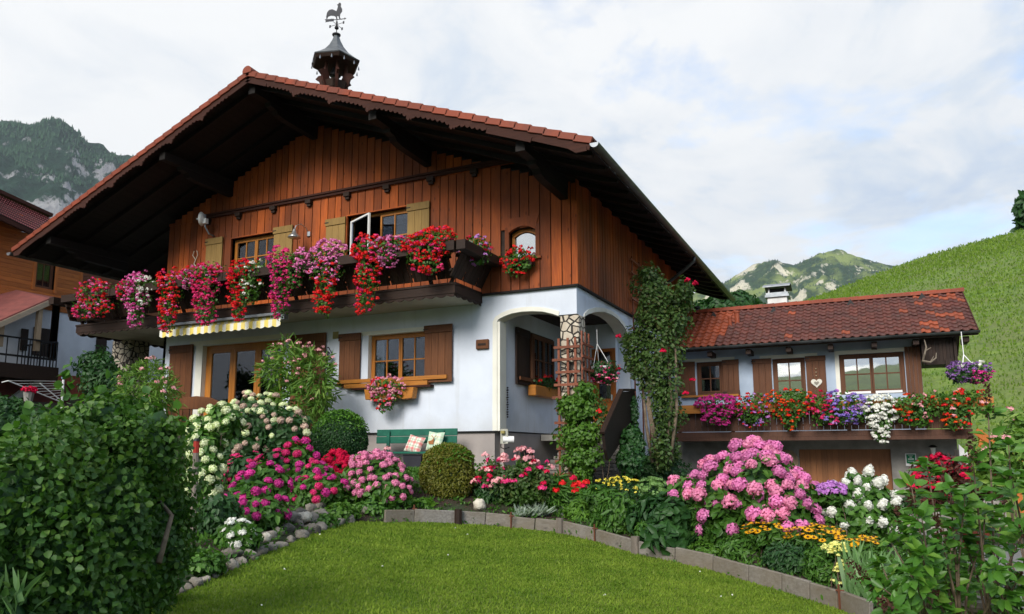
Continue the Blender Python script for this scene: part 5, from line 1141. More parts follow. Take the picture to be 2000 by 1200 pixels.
afl('long white petunia cascade below the wide annex window',1686,1746,778,856,[P_WHT],(1,),500,190,prof=(.9,1,.7,.35),rb=.06)
afl('green plant with red blooms right of the white cascade',1742,1800,776,826,[P_RED,P_ORED],(.5,.5),420,22,prof=(1,.7))
afl('trailing green plant with few coral blooms on the annex balcony',1780,1822,774,830,[P_ROSE,P_RED],(.5,.5),420,14,prof=(1,.8,.6))
afl('red geraniums at the right end of the annex balcony',1820,1908,768,832,[P_RED,P_ORED,P_ROSE],(.6,.25,.15),900,60,prof=(1,.85,.5))
p=at(1888,728,21.7);hb=thing('hanging_basket','purple and pink flower ball hanging from the right eave of the annex','hanging basket',p);mb=MB();mb.tube([p+V3(-.03,.1,1.05),p+V3(-.03,0,.45)],.01,5)
for k in range(3): t_=2*PI*k/3;mb.tube([p+V3(-.03,0,.45),p+V3(.2*math.cos(t_),.2*math.sin(t_),.12)],.012,5)
mb.build('hanger',WHITE,hb);bl=[(p[0],p[1],p[2],.44,.36,.27)];P,Q=blobpts(600,bl,.5);foliage('foliage',hb,P,Q,.09,.06,LF_D,up=.1)
P,Q=blobpts(200,bl,.97);s=np.where((P[:,0]>p[0]+.08)&(P[:,2]<p[2]),1,0);s[(P[:,2]>p[2]+.1)]=np.where(RNG.random((P[:,2]>p[2]+.1).sum())<.3,2,0);blossoms('blossoms',hb,P,np.full(len(P),.048),[pet('dark_purple',(.16,.06,.24),(.36,.2,.5)),P_MAG,P_WHT],12,mi=s,size=.5)
# annex wall ornaments
p=at(1595,748,22.93);o=thing('heart_ornament','white carved heart with three little discs above it on the brown shutter','ornament',p);hp=[(.13*math.sin(t)**3*1.15,.009*(13*math.cos(t)-5*math.cos(2*t)-2*math.cos(3*t)-math.cos(4*t))) for t in np.linspace(0,2*PI,25)[:-1]]
Fh=Fr(p,(1,0,0),(0,-1,0));mb=MB();mb.prism(Fh,hp,-.01,.015);mb.build('heart',mat('ornament_white',(.72,.70,.62)),o);mb=MB();mb.prism(Fh,[(a*.45,b*.45-.01) for a,b in hp],.016,.02)
mb.build('heart_centre',mat('ornament_grey',(.3,.28,.24)),o);mb=MB()
for z in (.2,.3,.4): mb.lathe(p+V3(0,-.01,z),[(.001,-.02),(.025,0),(.001,.02)],6)
mb.build('disc',mat('ornament_tan',(.55,.45,.3)),o)
p=at(1538,900,22.97);o=thing('wall_roundel','round weathered stone relief on the wall left of the garage door','ornament',p);mb=MB();Fh=Fr(p,(1,0,0),(0,-1,0));n=28
ring=lambda r:[(r*math.cos(2*PI*k/n),r*1.05*math.sin(2*PI*k/n)) for k in range(n)];RND=mat('roundel_tan',(.30,.23,.15),(.2,.15,.1),scale=10,bump=.5)
mb.prism(Fh,ring(.30),0,.03);mb.prism(Fh,ring(.22),.03,.045);mb.build('disc',RND,o);mb=MB();mb.strip(Fh,ring(.30)+ring(.30)[:1],ring(.255)+ring(.255)[:1],.03,.07);mb.build('rim',RND,o);mb=MB();mb.prism(Fh,[(-.1,-.08),(-.12,.02),(-.03,.1),(.1,.06),(.12,-.05)],.045,.07);mb.prism(Fh,[(-.02,-.17),(.18,-.19),(.2,-.13),(0,-.12)],.045,.09);mb.build('relief_figure',mat('roundel_figure',(.38,.27,.19)),o)
p=at(1779,897,22.97);o=thing('green_sign','small green and white farm sign on the wall right of the garage door','sign',p);Fh=Fr(p,(1,0,0),(0,-1,0));mb=MB();mb.fb(Fh,-.13,.13,-.19,.15,0,.02);mb.build('sign_board',WHITE,o,bevel=.01);mb=MB();mb.fb(Fh,-.105,.105,-.115,.125,.021,.024);mb.build('green_field',mat('sign_green',(.01,.19,.08)),o)
mb=MB();mb.fb(Fh,-.07,.07,-.01,.012,.0245,.026);mb.fb(Fh,-.03,.03,.045,.06,.0245,.026);mb.fb(Fh,-.06,.06,.085,.093,.0245,.026);mb.fb(Fh,-.07,.07,-.06,-.052,.0245,.026);mb.build('sign_lettering',WHITE,o)
p=at(1822,885,22.9);o=thing('wall_lamp','narrow glass wall lamp with black cap right of the green sign','wall lamp',p);mb=MB();mb.lathe(p+V3(0,-.15,.15),[(.12,0),(.06,.05),(.01,.06)],8);mb.tube([p+V3(-.05,.08,-.05),p+V3(-.1,-.05,-.12),p+V3(-.04,-.15,-.1)],.02,6);mb.build('lamp_cap',BLACK,o);mb=MB();mb.lathe(p+V3(0,-.15,-.2),[(.03,0),(.06,.33)],8);mb.build('lamp_glass',CURT,o)
p=at(1806,702,22.4);o=thing('antler_trophy','pale antlers mounted on the dark boards under the annex roof end','antlers',p)
mb=MB();mb.tube([p+V3(-.05,-.0,-.05),p+V3(-.0,-.12,.12),p+V3(.05,-.15,.3),p+V3(.02,-.15,.5)],[.03,.025,.02,.01],6);mb.tube([p+V3(.04,-.13,.22),p+V3(.16,-.18,.28)],[.02,.008],5);mb.tube([p+V3(-.04,-.03,-.05),p+V3(.12,-.15,-.1),p+V3(.25,-.15,.0),p+V3(.27,-.15,.14)],[.03,.025,.02,.01],6);mb.tube([p+V3(.12,-.15,-.1),p+V3(.2,-.2,.05)],[.02,.008],5);mb.build('antler',mat('antler_bone',(.24,.20,.155)),o)
# outdoor stairs right of the annex
stt=thing('outdoor_stairs','outdoor stairs with pale stringer and orange timber handrail right of the annex','stairs',(3,21,-2));SF=Fr((0,21.2,0),(1,0,0),(0,-1,0))
a=at(1872,868,21.2);b=at(1962,952,21.2);mb=MB();mb.prism(SF,[(a[0],a[2]),(a[0],a[2]-.35),(b[0],b[2]-.35),(b[0],b[2])],-.08,.05);mb.build('stringer',mat('pale_render',(.5,.5,.5),(.4,.4,.4)),stt);mb=MB()
for k in range(8): x=lerp(a[0],b[0],k/8);z=lerp(a[2],b[2],(k+1)/8);mb.box(x,x+(b[0]-a[0])/8,21.3,22.4,z-.9,z)
mb.build('step',CONC,stt);mb=MB();c0=at(1905,842,21.1);c1=at(1998,905,21.1)
mb.bar(c0,c1,.06,.16);mb.bar(c0-[0,0,.38],c1-[0,0,.38],.05,.13)
for px,py in ((1915,848),(1985,896)): p=at(px,py,21.1);mb.bar(p+[0,.05,.1],p+[0,.05,-1.25],.1,.1)
mb.build('railing',ORNG,stt)
# ================================================ GARDEN: EDGING, STONES
G3='timber boards edging the lawn'
TB=[(750,1022),(808,1021),(893,1024),(948,1027),(1000,1032),(1045,1037),(1092,1042),(1165,1060),(1238,1082),(1320,1100),(1395,1117),(1465,1138),(1530,1157),(1585,1174),(1640,1192),(1705,1218)]
LB=['leftmost short edging board with brown stains','stained edging board below the olive ball shrub','edging board right of the dark post stub','edging board in front of the pale dome boulder','edging board under the silver leaved plants','short board left of the first grey timber stub','long edging board between two timber stubs','edging board left of the second timber stub','edging board half hidden by the dark leafy plant','edging board right of the dark leafy plant','edging board with rounded dark joint','edging board below the yellow flowers','long edging board left of the rusty pin','edging board right of the rusty pin','rightmost edging board near the lower picture edge']
for k in range(len(TB)-1):
    a=cast(*TB[k],lawn_z);b=cast(*TB[k+1],lawn_z);a[2]=lawn_z(a[0],a[1]);b[2]=lawn_z(b[0],b[1]);d=b-a;d/=np.linalg.norm(d);t=(.19,.2,.2,.2,.18,.19,.2,.19,.18,.2,.19,.2,.2,.19,.2)[k]
    mb=MB();mb.bar(a+d*.006+[0,0,t/2-.02],b-d*.006+[0,0,t/2-.02],.05,t+.04);o=mb.build('edging_board',GREYW,None,bevel=.008);tag(o,LB[k],'edging board',G3)
for (px,py,lab) in ((893,1026,'dark short post stub in the lawn edging below the olive ball shrub'),(1092,1044,'grey timber stub between edging boards below the red dahlias'),(1240,1084,'grey timber stub in the edging left of the dark leafy plant')):
    a=cast(px,py,lawn_z);z=lawn_z(a[0],a[1]);mb=MB();mb.tube([a+[0,.03,-.05],a+[0,.03,.235]],.06,8);o=mb.build('edging_stub',GREYZ if px!=893 else DARK);tag(o,lab,'post','short posts in the lawn edging')
for px,py,lab in ((811,1020,'rusty pin between the two leftmost edging boards'),(1000,1034,'rusty pin beside the silver leaved plants'),(1163,1060,'rusty pin between two boards left of the dark leafy plant'),(1641,1193,'rusty pin holding the edging near the lower right')):
    a=cast(px,py,lawn_z);mb=MB();mb.tube([a+[0,-.035,-.05],a+[0,-.035,.26]],.012,6);mb.tube([a+[-.03,-.035,.2],a+[.05,-.035,.2]],.01,5);tag(mb.build('edging_pin',mat('rust',(.12,.04,.02))),lab,'metal pin','rusty pins along the edging')
def rock(c,rx,ry,rz,m,lab,grp=None,seed=1,name='boulder'):
    v,f=sphere(16,11);U=unit(v);r=np.random.default_rng(seed);s=np.ones(len(v))
    for k in range(13): n=unit(r.normal(size=3));h=r.uniform(.6,.92);d=U@n;s=np.minimum(s,np.where(d>.05,h/np.maximum(d,.05),9))
    s*=np.array([1+.22*noise.noise((u[0]*2.1+seed,u[1]*2.1,u[2]*2.1))+.10*noise.noise((u[0]*6+seed,u[1]*6,u[2]*6)) for u in U]);V=v*s[:,None]*np.array([rx,ry,rz])*1.1
    o=npmesh(name,V,f,m,None,local=True);o.location=[float(q) for q in c];o.rotation_euler=(0,0,r.uniform(0,6));tag(o,lab,'stone',grp);return o
def rk(px,py,w,h,m,lab,seed,grp=None,gz=None):
    g=gnd(px,py);s=mpp(g);rock(g+np.array([0,w*s*.35,h*s*.38]),w*s/2,w*s*.42,h*s*.55,m,lab,grp,seed)
rk(931,998,30,26,STONEW,'pale dome shaped boulder in the bark mulch left of the roses',3);rk(582,1022,38,26,STONEW,'large pale boulder on top of the stone border left of the lawn',4)
rk(514,1062,24,20,STONEW,'pale squarish stone beside the small white hydrangea',5)
rk(1245,1044,34,30,STONE,'grey pink rock left of the dark leafy plant',6);rk(1468,1098,24,26,STONE,'pinkish brown rock in the bed above the lower right edging',7);rk(383,1095,26,16,STONE,'round stone at the foot of the red tipped stake',8);rk(712,1004,24,16,STONE,'grey stone under the pink hydrangea left of the first edging board',9)
r_=random.Random(11);k=0
posn=[]
for i in range(len(EDGE)-1):
    (x0,y0_),(x1,y1_)=EDGE[i],EDGE[i+1]
    if x0>=690: break
    n=max(2,int(math.hypot(x1-x0,y1_-y0_)/17))
    for j in range(n):
        t=(j+.5)/n;posn.append((lerp(x0,x1,t),lerp(y0_,y1_,t),0))
        if x0>=430 and r_.random()<.85: posn.append((lerp(x0,x1,t)-4,lerp(y0_,y1_,t)-13,1))
        if x0>=540 and r_.random()<.8: posn.append((lerp(x0,x1,t)-2,lerp(y0_,y1_,t)-25,2))
for (px,py,row) in posn:
    g=cast(px,py,lawn_z);s=mpp(g);w=r_.uniform(24,44)*(.75 if px<450 else 1.);h=w*r_.uniform(.5,.75);o=rock(g+np.array([-.05,.04,h*s*.3+.06*row]),w*s/2,w*s*.36,h*s*.55,STONE,'grey brown field stone in the low rockery border left of the lawn','field stones bordering the lawn',20+k,'border_stone');k+=1
# ------------------------------------------------ bench with cushions
bz=-.45;bY=14.25;bx0,bx1=-10.32,-8.18
bn=thing('garden_bench','dark green wooden bench against the grey plinth under the large window','bench',((bx0+bx1)/2,bY,bz))
mb=MB()
for k in range(2): mb.bar((bx0,bY+.18+.02*k,.30+.165*k),(bx1,bY+.18+.02*k,.30+.165*k),.03,.155)
mb.build('backrest',GREEN,bn,bevel=.008);mb=MB()
for k in range(3): mb.box(bx0-.28,bx1+.02,bY-.42+.19*k,bY-.25+.19*k,-.01,.035)
mb.build('seat',GREEN,bn,bevel=.006)
for x in (bx0+.35,bx1-.35):
    mb=MB();mb.box(x-.04,x+.04,bY+.13,bY+.165,0,.5);mb.box(x-.04,x+.04,bY-.38,bY+.15,-.1,-.012);mb.build('support',GREEN,bn)
    for y in (bY-.33,bY+.1): mb=MB();mb.box(x-.035,x+.035,y-.03,y+.03,bz-.05,-.1);mb.build('leg',GREEN,bn)
def plaid(name,base,a,b):
    m,t,bb=base_mat(name);tcn=t.nodes.new('ShaderNodeTexCoord');sp=t.nodes.new('ShaderNodeSeparateXYZ');t.links.new(tcn.outputs['Object'],sp.inputs[0]);col=base
    for ax,off,cc in ((0,0,a),(2,0,a),(0,.5,b),(2,.5,b)):
        f=M('FRACT',M('ADD',M('MULTIPLY',sp.outputs[ax],7.0,t=t),off,t=t),t=t);g=M('LESS_THAN',f,.34 if off==0 else .2,t=t);col=mixc(t,M('MULTIPLY',g,.55,t=t),col,cc)
    t.links.new(col,bb.inputs['Base Color']);bb.inputs['Roughness'].default_value=.95;return m
def cushion(name,lab,px,py,w,h,m,tilt,rz):
    p=at(px,py,bY-.02);t=thing(name,lab,'cushion',p);v=[];f=[];n=12
    for s in (1,-1):
        for j in range(n+1):
            for i in range(n+1):
                a,b=2*i/n-1,2*j/n-1;th=.075*max(0,(1-a**4)*(1-b**4))**.5;pinch=1-.10*(1-abs(a*b))*(max(abs(a),abs(b)))**3
                v.append((a*w/2*pinch,-s*th,b*h/2*pinch))
    for k in range(2):
        for j in range(n):
            for i in range(n): q=k*(n+1)**2+j*(n+1)+i;f.append((q,q+1,q+n+2,q+n+1) if k==0 else (q+n+1,q+n+2,q+1,q))
    o=npmesh('cover',v,f,m,t,smooth=True,local=True);o.rotation_euler=(rad(tilt),rad(rz),0)
    return t
cushion('cushion','red and white plaid cushion leaning on the green bench',810,868,.42,.40,plaid('plaid_red',(.74,.70,.62),(.55,.06,.07),(.25,.4,.28)),-22,12)
c2=cushion('cushion','mint green plaid cushion with a stag on the green bench',850,862,.40,.42,plaid('plaid_mint',(.66,.74,.58),(.35,.52,.38),(.55,.50,.34)),-14,4)
mb=MB();p=at(850,862,bY-.02);Fc=Fr(p+[0,-.10,0],(1,0,0),(0,-1,0));mb.prism(Fc,[(-.1,-.06),(-.11,.0),(-.02,.02),(.02,.06),(.04,.05),(.02,-.02),(.02,-.07)],-.0,.012);mb.tube([Fc(.03,.06,.01),Fc(-.03,.13,.01)],.006,4);mb.tube([Fc(.03,.06,.01),Fc(.1,.13,.01)],.006,4);o=mb.build('stag_motif',mat('stag_brown',(.42,.17,.06)),c2)
o=thing('planter_box','dark grey box standing under the bench','planter',at(805,890,13.9));g=at(805,890,13.9);mb=MB();mb.prism(Fr(g,(1,0,0),(0,-1,0)),[(-.2,-.35),(.2,-.35),(.24,.02),(-.24,.02)],-.4,0);mb.build('box',mat('dark_grey_plastic',(.03,.03,.04)),o)
# terrace furniture
o=thing('garden_chair','brown wooden garden chair with arched back on the terrace','chair',at(388,800,13.3));TF=Fr((0,13.3,0),(1,0,0),(0,-1,0))
def TP(px,py): p=at(px,py,13.3);return(p[0],p[2])
mb=MB();mb.prism(TF,[TP(340,800),TP(341,786),TP(358,777),TP(385,774),TP(412,777),TP(429,785),TP(430,800)],-.03,.03);mb.build('backrest',SHUT,o,bevel=.01)
a=TP(345,800);b=TP(425,800);mb=MB();mb.fb(TF,a[0],b[0],a[1]-.42,a[1]-.36,-.45,.03);mb.build('seat',SHUT,o)
for x in (a[0]+.04,b[0]-.04):
    for c in (-.42,0): mb=MB();mb.fb(TF,x-.03,x+.03,a[1]-.95,a[1]-(0 if c==0 else .42),c-.02,c+.02);mb.build('leg',SHUT,o)
for k in range(4): x=lerp(a[0],b[0],(k+.5)/4);mb=MB();mb.fb(TF,x-.03,x+.03,a[1]-.36,a[1],-.01,.01);mb.build('back_slat',SHUT,o)
TF=Fr((0,14.2,0),(1,0,0),(0,-1,0));a=at(450,792,14.2);o=thing('terrace_table','dark round topped table in front of the terrace door','table',a);mb=MB();mb.lathe(a-[0,0,.03],[(.55,0),(.56,.03),(.55,.05)],20);mb.build('tabletop',DARK,o);mb=MB();mb.lathe(a-[0,0,.8],[(.25,0),(.06,.06),(.05,.76)],10);mb.build('leg',DARK,o)
a=at(488,790,13.8);o=thing('basket','round dark woven basket chair on the terrace','basket',a);mb=MB();mb.lathe(a-[0,0,.35],[(.22,0),(.30,.2),(.27,.42),(.2,.45),(.2,.3)],16);mb.build('wicker_shell',BLACK,o)
# terrace floor
mb=MB();mb.box(-19.5,-11.6,13.55,14.9,-.4,.12);tag(mb.build('terrace',CONC),kind='structure')
# red tipped stake
g=gnd(376,1072);s=mpp(g);o=thing('garden_stake','weathered wooden stake with a red top beside the big hedge','post',g);top=at(384,862,g[1]);mb=MB();mb.tube([g-[0,0,.1],top-[0,0,.12]],[.035,.03],8);mb.build('stake',GREYZ,o);mb=MB();mb.tube([top-[0,0,.12],top],[.031,.03],8);mb.build('red_tip',mat('red_tip',(.35,.03,.02)),o);mb=MB();mb.lathe(top,[(.034,0),(.02,.03)],8);mb.build('cap',BLACK,o)
a=gnd(396,1002);o=thing('low_rail','low weathered rail fence stub behind the stake','fence',a);mb=MB();b=a+[.25,.35,.03];mb.bar(a+[0,0,.18],b+[0,0,.18],.03,.05);mb.build('rail',GREYW,o);mb=MB();mb.tube([b-[0,0,.1],b+[0,0,.24]],.035,8);mb.build('post',GREYZ,o)
# rotary clothes dryer
DX=-20.;q=lambda px,py:atX(px,py,DX);c0=q(124,786);o=thing('rotary_dryer','white metal clothes dryer with thin lines left of the hedge top','clothes dryer',c0);mb=MB();mb.tube([c0-[0,0,1.5],q(124,742)],.03,8);mb.build('pole',WHITE,o)
A=[q(15,745),q(128,745),q(80,755),q(122,786)];cen=q(122,784)
mb=MB();mb.tube([q(16,744),q(120,786)],.016,6);mb.tube([q(78,749),q(121,784)],.016,6);mb.tube([q(16,744)+[-.6,.2,0],q(16,744)],.014,5);mb.build('arm',WHITE,o);mb=MB()
for k in range(9):
    t=k/8;p=q(16,744)*(1-t)+q(120,786)*t;r=q(122,745)*(1-t)+q(124,780)*t;mb.tube([p,r],.004,4)
mb.build('line',WHITE,o)
mb=MB();p=q(124,740);mb.lathe(p,[(.05,0),(.06,.03),(.03,.06)],8);mb.build('pole_cap',mat('blue_plastic',(.2,.35,.5)),o)
o=thing('red_potted_plant','small red flowers in a pot below the clothes dryer','plant',atX(57,765,-19));p=atX(57,762,-19);P,Q=blobpts(40,[(*p,.16,.16,.08)],.8);blossoms('blossoms',o,P,np.full(len(P),.05),P_CRIM,10,size=.5);mb=MB();mb.lathe(p-[0,0,.3],[(.09,0),(.13,.24)],10);mb.build('pot',CONC,o)
# red glass ball
p=atX(338,765,-13.);p=at(338,765,12.4);o=thing('garden_ball','shiny red glass garden ball on a stick beside the left oleander','garden ball',p);mb=MB();mb.lathe(p,[(.001,-.06),(.04,-.045),(.06,0),(.04,.045),(.001,.06)],14);mb.build('ball',mat('red_glass',(.5,.01,.03),rough=.1,spec=.8),o,smooth=True);mb=MB();mb.tube([p-[0,0,1.3],p-[0,0,.05]],.012,5);mb.build('stick',TWIG,o)
# ================================================ SHRUBS AND FLOWERS
def S_(name,lab,cat,boxes,Y,n,L,W,m,**k):
    "boxes: pixel boxes (x0,x1,top,bottom) at depth Y -> blobs"
    bl=[];sh=None
    if name!='hazel_hedge' and Y<14 and not k.pop('fix',False):
        bb=max(boxes,key=lambda b:b[3]);yb=bb[4] if len(bb)>4 else Y;g=gnd((bb[0]+bb[1])/2,bb[3]-3);ryb=(bb[1]-bb[0])/2*mpp(g)*.7
        tgt=g[1]+min(ryb,.5)
        if tgt<yb or cat in('plant','flower clump'): sh=tgt/yb
    k.pop('fix',None)
    if sh: boxes=[(*b[:4],(b[4] if len(b)>4 else Y)*sh,*[v*sh for v in b[5:]]) for b in boxes];Y*=sh
    for b in boxes:
        x0,x1,t,bo=b[:4];yy=b[4] if len(b)>4 else Y;c=at((x0+x1)/2,(t+bo)/2,yy);s=mpp(c);ry=(b[5] if len(b)>5 else (x1-x0)/2*s*.85);bl.append((c[0],c[1],c[2],(x1-x0)/2*s,ry,(bo-t)/2*s))
    return shrub(name,lab,cat,bl,n,L,W,m,**k),bl
# big hazel hedge on the left: wide, ragged
hy=5.0
t,hb_=S_('hazel_hedge','large leafy dark green hedge filling the left foreground','hedge',[(-220,100,880,1330,2.5,.5),(-60,180,845,1290,2.8,.45),(90,300,815,1290,3.2,.4),(200,340,860,1190,3.7,.35),(110,270,795,960,3.3,.3),(-40,100,895,1100,2.6,.35),(270,342,940,1120,3.75,.25),(150,250,772,850,3.3,.2),(230,340,1000,1180,3.7,.3),(60,230,1050,1330,3.0,.4),(-150,90,1080,1400,2.5,.4),(30,120,835,900,3.0,.2),(265,330,830,930,3.6,.2),(245,330,790,950,3.45,.25)],hy,46000,.044,.039,LF_H,inner=.5,k=.34,nst=0,rand=1.4,up=.15,lay=.5,base=(-5.6,4.9,-1.2),droop=.2)
mb=MB()
for (a,b) in (((205,1180),(190,960)),((310,1100),(296,960)),((100,1190),(112,1000))):
    p=atd(a[0],a[1],4.75);q_=atd(b[0],b[1],5.2);mb.tube([p,(p+q_)/2+RNG.normal(size=3)*.04,q_],[.02,.015,.01],7)
mb.build('trunk',TWIGL,t,smooth=True)
# longer shoots poking out of the hedge top
P=[];D=[]
for px,top in ((140,712),(128,722),(205,742),(255,752),(60,800),(30,822),(300,770),(350,800)):
    b=atd(px,top+60,5.0);e=atd(px+random.uniform(-10,10),top,5.0)
    for k in range(7): s=k/6;P.append(b*(1-s)+e*s);D.append(RNG.normal(size=3)+[0,-.3,.5])
P=np.array(P);V,F=leaf_arrays(P,np.array(D),rdir(len(P)),.075,.062);o=npmesh('shoots',V,F,LF_G,t);o['kind']='stuff'
S_('dark_tree','small dark tree between the hedge and the stone pillar','tree',[(160,245,690,800,12.5),(150,215,680,740,12.6),(185,250,720,800,12.3)],12.5,2600,.13,.07,LF_D,nst=5,k=.3,core=False)
t,_=S_('oleander','left oleander with narrow leaves and pale pink blooms beside the hedge','shrub',[(235,335,712,800,11.5),(262,330,700,780,11.6),(285,345,740,810,11.3),(225,300,740,800,11.4)],11.5,2600,.17,.030,LF_O,kind='leaf',nst=6,up=.1,rand=1.2,lay=.2,core=False,k=.3)
P,Q=vis(_,16);blossoms('blossoms',t,P+Q*.05,np.full(len(P),.06),P_ROSE,12,size=.5)
t,_=S_('oleander','tall oleander with narrow light leaves in front of the terrace door','shrub',[(520,620,668,760,13.6),(560,650,690,790,13.6),(505,570,700,760,13.4),(590,655,690,770,13.5),(530,620,740,830,13.5),(600,650,740,800,13.6)],13.5,2600,.23,.046,LF_O,nst=9,up=.1,rand=1.2,lay=.15,core=False,k=.35,base=(-12.6,13.6,-.3))
P,Q=vis(_,40,face=.1);blossoms('blossoms',t,P+Q*.06,np.full(len(P),.05),P_ROSE,12,size=.5)
# clipped balls
t,_=S_('box_ball','clipped dark green box ball with bright top left of the green bench','topiary',[(604,719,803,915,12.9)],12.9,15000,.045,.028,LF_B,k=.05,inner=.9,nst=3,rand=.8);P,Q=blobpts(5000,_,.93,.05);s=Q[:,2]>.42+RNG.normal(size=len(Q))*.18;foliage('young_shoots',t,P[s]+Q[s]*.03,Q[s],.06,.03,LF_BT,rand=1.,lay=.2)
t,_=S_('thuja_ball','clipped olive brown conifer ball with green top in front of the green bench','topiary',[(822,928,872,984,11.9),(826,924,868,930,11.9)],11.9,15000,.05,.024,LF_Y,k=.04,inner=.88,nst=3,rand=.9,lay=.3);P,Q=blobpts(4500,[_[0]],.93,.05);s=Q[:,2]>.5+RNG.normal(size=len(Q))*.15;foliage('young_shoots',t,P[s]+Q[s]*.03,Q[s],.07,.025,LF_BT,rand=1.,lay=.1)
# hydrangeas
def hyd(lab,boxes,Y,nl,nh,R,m,kind='mop',leaf=LF_G,L=.12,md=.10,face=.15,top=-.35,k=.16,group='hydrangea bushes in the flower bed',cat='hydrangea'):
    t,bl=S_('hydrangea',lab,cat,boxes,Y,nl,L,L*.62,leaf,k=k,inner=.55,nst=6,group=group,droop=.25,rand=.7);P,Q=vis(bl,nh,top=top,seed=3,k=k,face=face,mind=md)
    if isinstance(m,list):
        s=RNG.random(len(P));
        for i,mm in enumerate(m): z=(s>=i/len(m))&(s<(i+1)/len(m));heads(t,P[z]+Q[z]*R*.4,R,mm,kind,Q[z])
    else: heads(t,P+Q*R*.4,R,m,kind,Q)
    return t,bl
hyd('large hydrangea with cream and dusty pink blooms behind the magenta ones',[(440,600,785,900,11.7),(500,612,800,900,11.6),(400,560,830,930,11.5),(450,540,770,860,11.8)],11.6,3400,98,.062,[P_DUS,P_DUS,P_CRM],'mop',LF_D,md=.10,top=-.1)
hyd('hydrangea with greenish white blooms next to the red tipped stake',[(362,440,812,900,11.2),(365,430,850,1000,10.9),(400,470,790,860,11.4)],11.2,2200,60,.062,P_CRM,'mop',LF_G,md=.11,top=-.2)
for (px,py) in ((470,785),(497,790)):
    pass
hyd('magenta hydrangea nearest the white boulder on the stone border',[(440,540,930,1020,9.9),(480,560,905,990,10.2),(430,560,960,1045,9.8)],10,2300,44,.056,P_MAG,'mop',LF_G,md=.12)
hyd('straggling hydrangea with flat deep pink blooms below the cream ones',[(430,540,890,960,10.8),(500,600,880,950,10.9)],10.8,1700,44,.06,P_HOT,'flat',LF_D,md=.10)
hyd('hot pink hydrangea right below the clipped dark green ball',[(540,625,868,960,11.3),(560,660,905,965,11.0),(560,680,930,1000,10.8)],11.2,2500,50,.06,[P_HOT,P_MAG],'mop',LF_G,md=.11)
hyd('dense crimson hydrangea in front of the clipped dark green ball',[(615,705,893,955,11.0)],11.,1100,70,.065,P_CRIM,'mop',LF_D,md=.075,top=0)
hyd('pink hydrangea between the crimson one and the olive ball',[(660,800,896,985,10.9),(680,790,885,950,11.2),(640,720,930,1000,10.7),(690,800,930,1005,10.7)],10.9,3500,90,.058,P_PINK,'mop',LF_G,md=.11)
hyd('small white lacecap hydrangea beside the stone border',[(425,500,1020,1078,8.3)],8.3,900,24,.045,P_WHT,'flat',LF_G,L=.10,md=.09)
hyd('huge pink hydrangea in front of the garage',[(1345,1480,905,1040,12.2,.9),(1420,1560,885,1040,12.2,1.),(1310,1400,935,1010,12.3,.6),(1480,1600,930,1040,12.0,.8),(1400,1530,868,960,12.6,.8),(1370,1480,960,1070,12.0,.8),(1450,1590,960,1070,11.9,.8)],12.2,7000,100,.092,[P_PK2,P_PK2,P_PINK],'mop',LF_G,L=.12,md=.12,top=-.35,k=.1)
hyd('tall hydrangea with white cone blooms in front of the garage',[(1600,1755,950,1060,11.2),(1640,1735,922,1010,11.4),(1610,1680,960,1040,11.1),(1610,1740,970,1075,11.0)],11.2,4600,60,.078,P_WHT,'cone',LF_G,L=.11,md=.16,top=-.2)
# ground cover and soft fillers between them
def mound(lab,x0,x1,t,b,Y,n,L,W,m,name='perennial',**k):
    k.setdefault('nst',0);return S_(name,lab,'plant',[(x0,x1,t,b,Y)],Y,n,L,W,m,**k)
mound('bright green leafy clump under the hot pink hydrangea',490,560,920,960,10.6,500,.13,.06,LF_L)
mound('low green groundcover at the left end of the edging boards',625,705,985,1022,9.6,900,.07,.05,LF_V,name='groundcover')
mound('grey green leafy tuft spilling over the border stones',600,660,1003,1035,9.2,500,.07,.05,LF_G,name='groundcover')
mound('fresh green groundcover between pink hydrangea and stained board',690,760,975,1012,10.2,700,.07,.05,LF_G,name='groundcover')
mound('round leaved bright green plant left of the olive ball foot',790,846,972,996,10.4,260,.10,.09,LF_L)
mound('mossy weeds at the foot of the stake',330,440,1080,1130,7.5,1400,.06,.045,LF_G,name='groundcover',core=False);mound('weeds along the lower border stones',265,345,1120,1200,6.2,1500,.06,.045,LF_G,name='groundcover')
mound('dark undergrowth between hedge and white hydrangea',385,470,960,1060,9.0,900,.08,.05,LF_D,name='groundcover')
# roses right of the thuja ball
t,bl=S_('rose_bush','rose bush with pale pink and coral blooms under the electric meter','rose bush',[(925,990,900,990,12.2),(960,1060,905,985,12.3),(1030,1080,915,980,12.4)],12.3,2600,.075,.045,LF_R,nst=10,core=False,k=.3)
P,Q=vis(bl,46,top=-.1);P=P+Q*.1;blossoms('blossoms',t,P,RNG.uniform(.04,.07,len(P)),[P_ROSE,P_HOT,P_CRIM],16,mi=RNG.integers(0,3,len(P)),size=.5)
P=np.array([at(x,y,12.2) for x,y in ((1012,882),(1010,897),(1022,878),(1035,895),(948,890),(955,905),(1048,905),(983,902),(1036,883),(757,0+878),(1075,915),(940,918))]);blossoms('rose_bloom',t,P,np.full(len(P),.075),P_ROSE,20,size=.45)
mb=MB()
for p in P[:9]: mb.tube([p,p+[.05,.05,-.25],p+[0,.1,-.8]],.008,4)
mb.build('rose_stem',TWIG,t)
mound('lilies without flowers, pale green narrow leaves, right of the dome boulder',985,1060,915,1000,11.6,1300,.17,.035,LF_G,name='lily',lay=.2,nst=8,core=False)
mound('second clump of narrow lily leaves left of the red dahlias',1065,1110,930,1010,11.2,900,.16,.033,LF_G,name='lily',lay=.2,nst=6,core=False)
mound('dark green bushy plant between the rose and the olive ball',925,985,930,990,11.9,1200,.08,.04,LF_D)
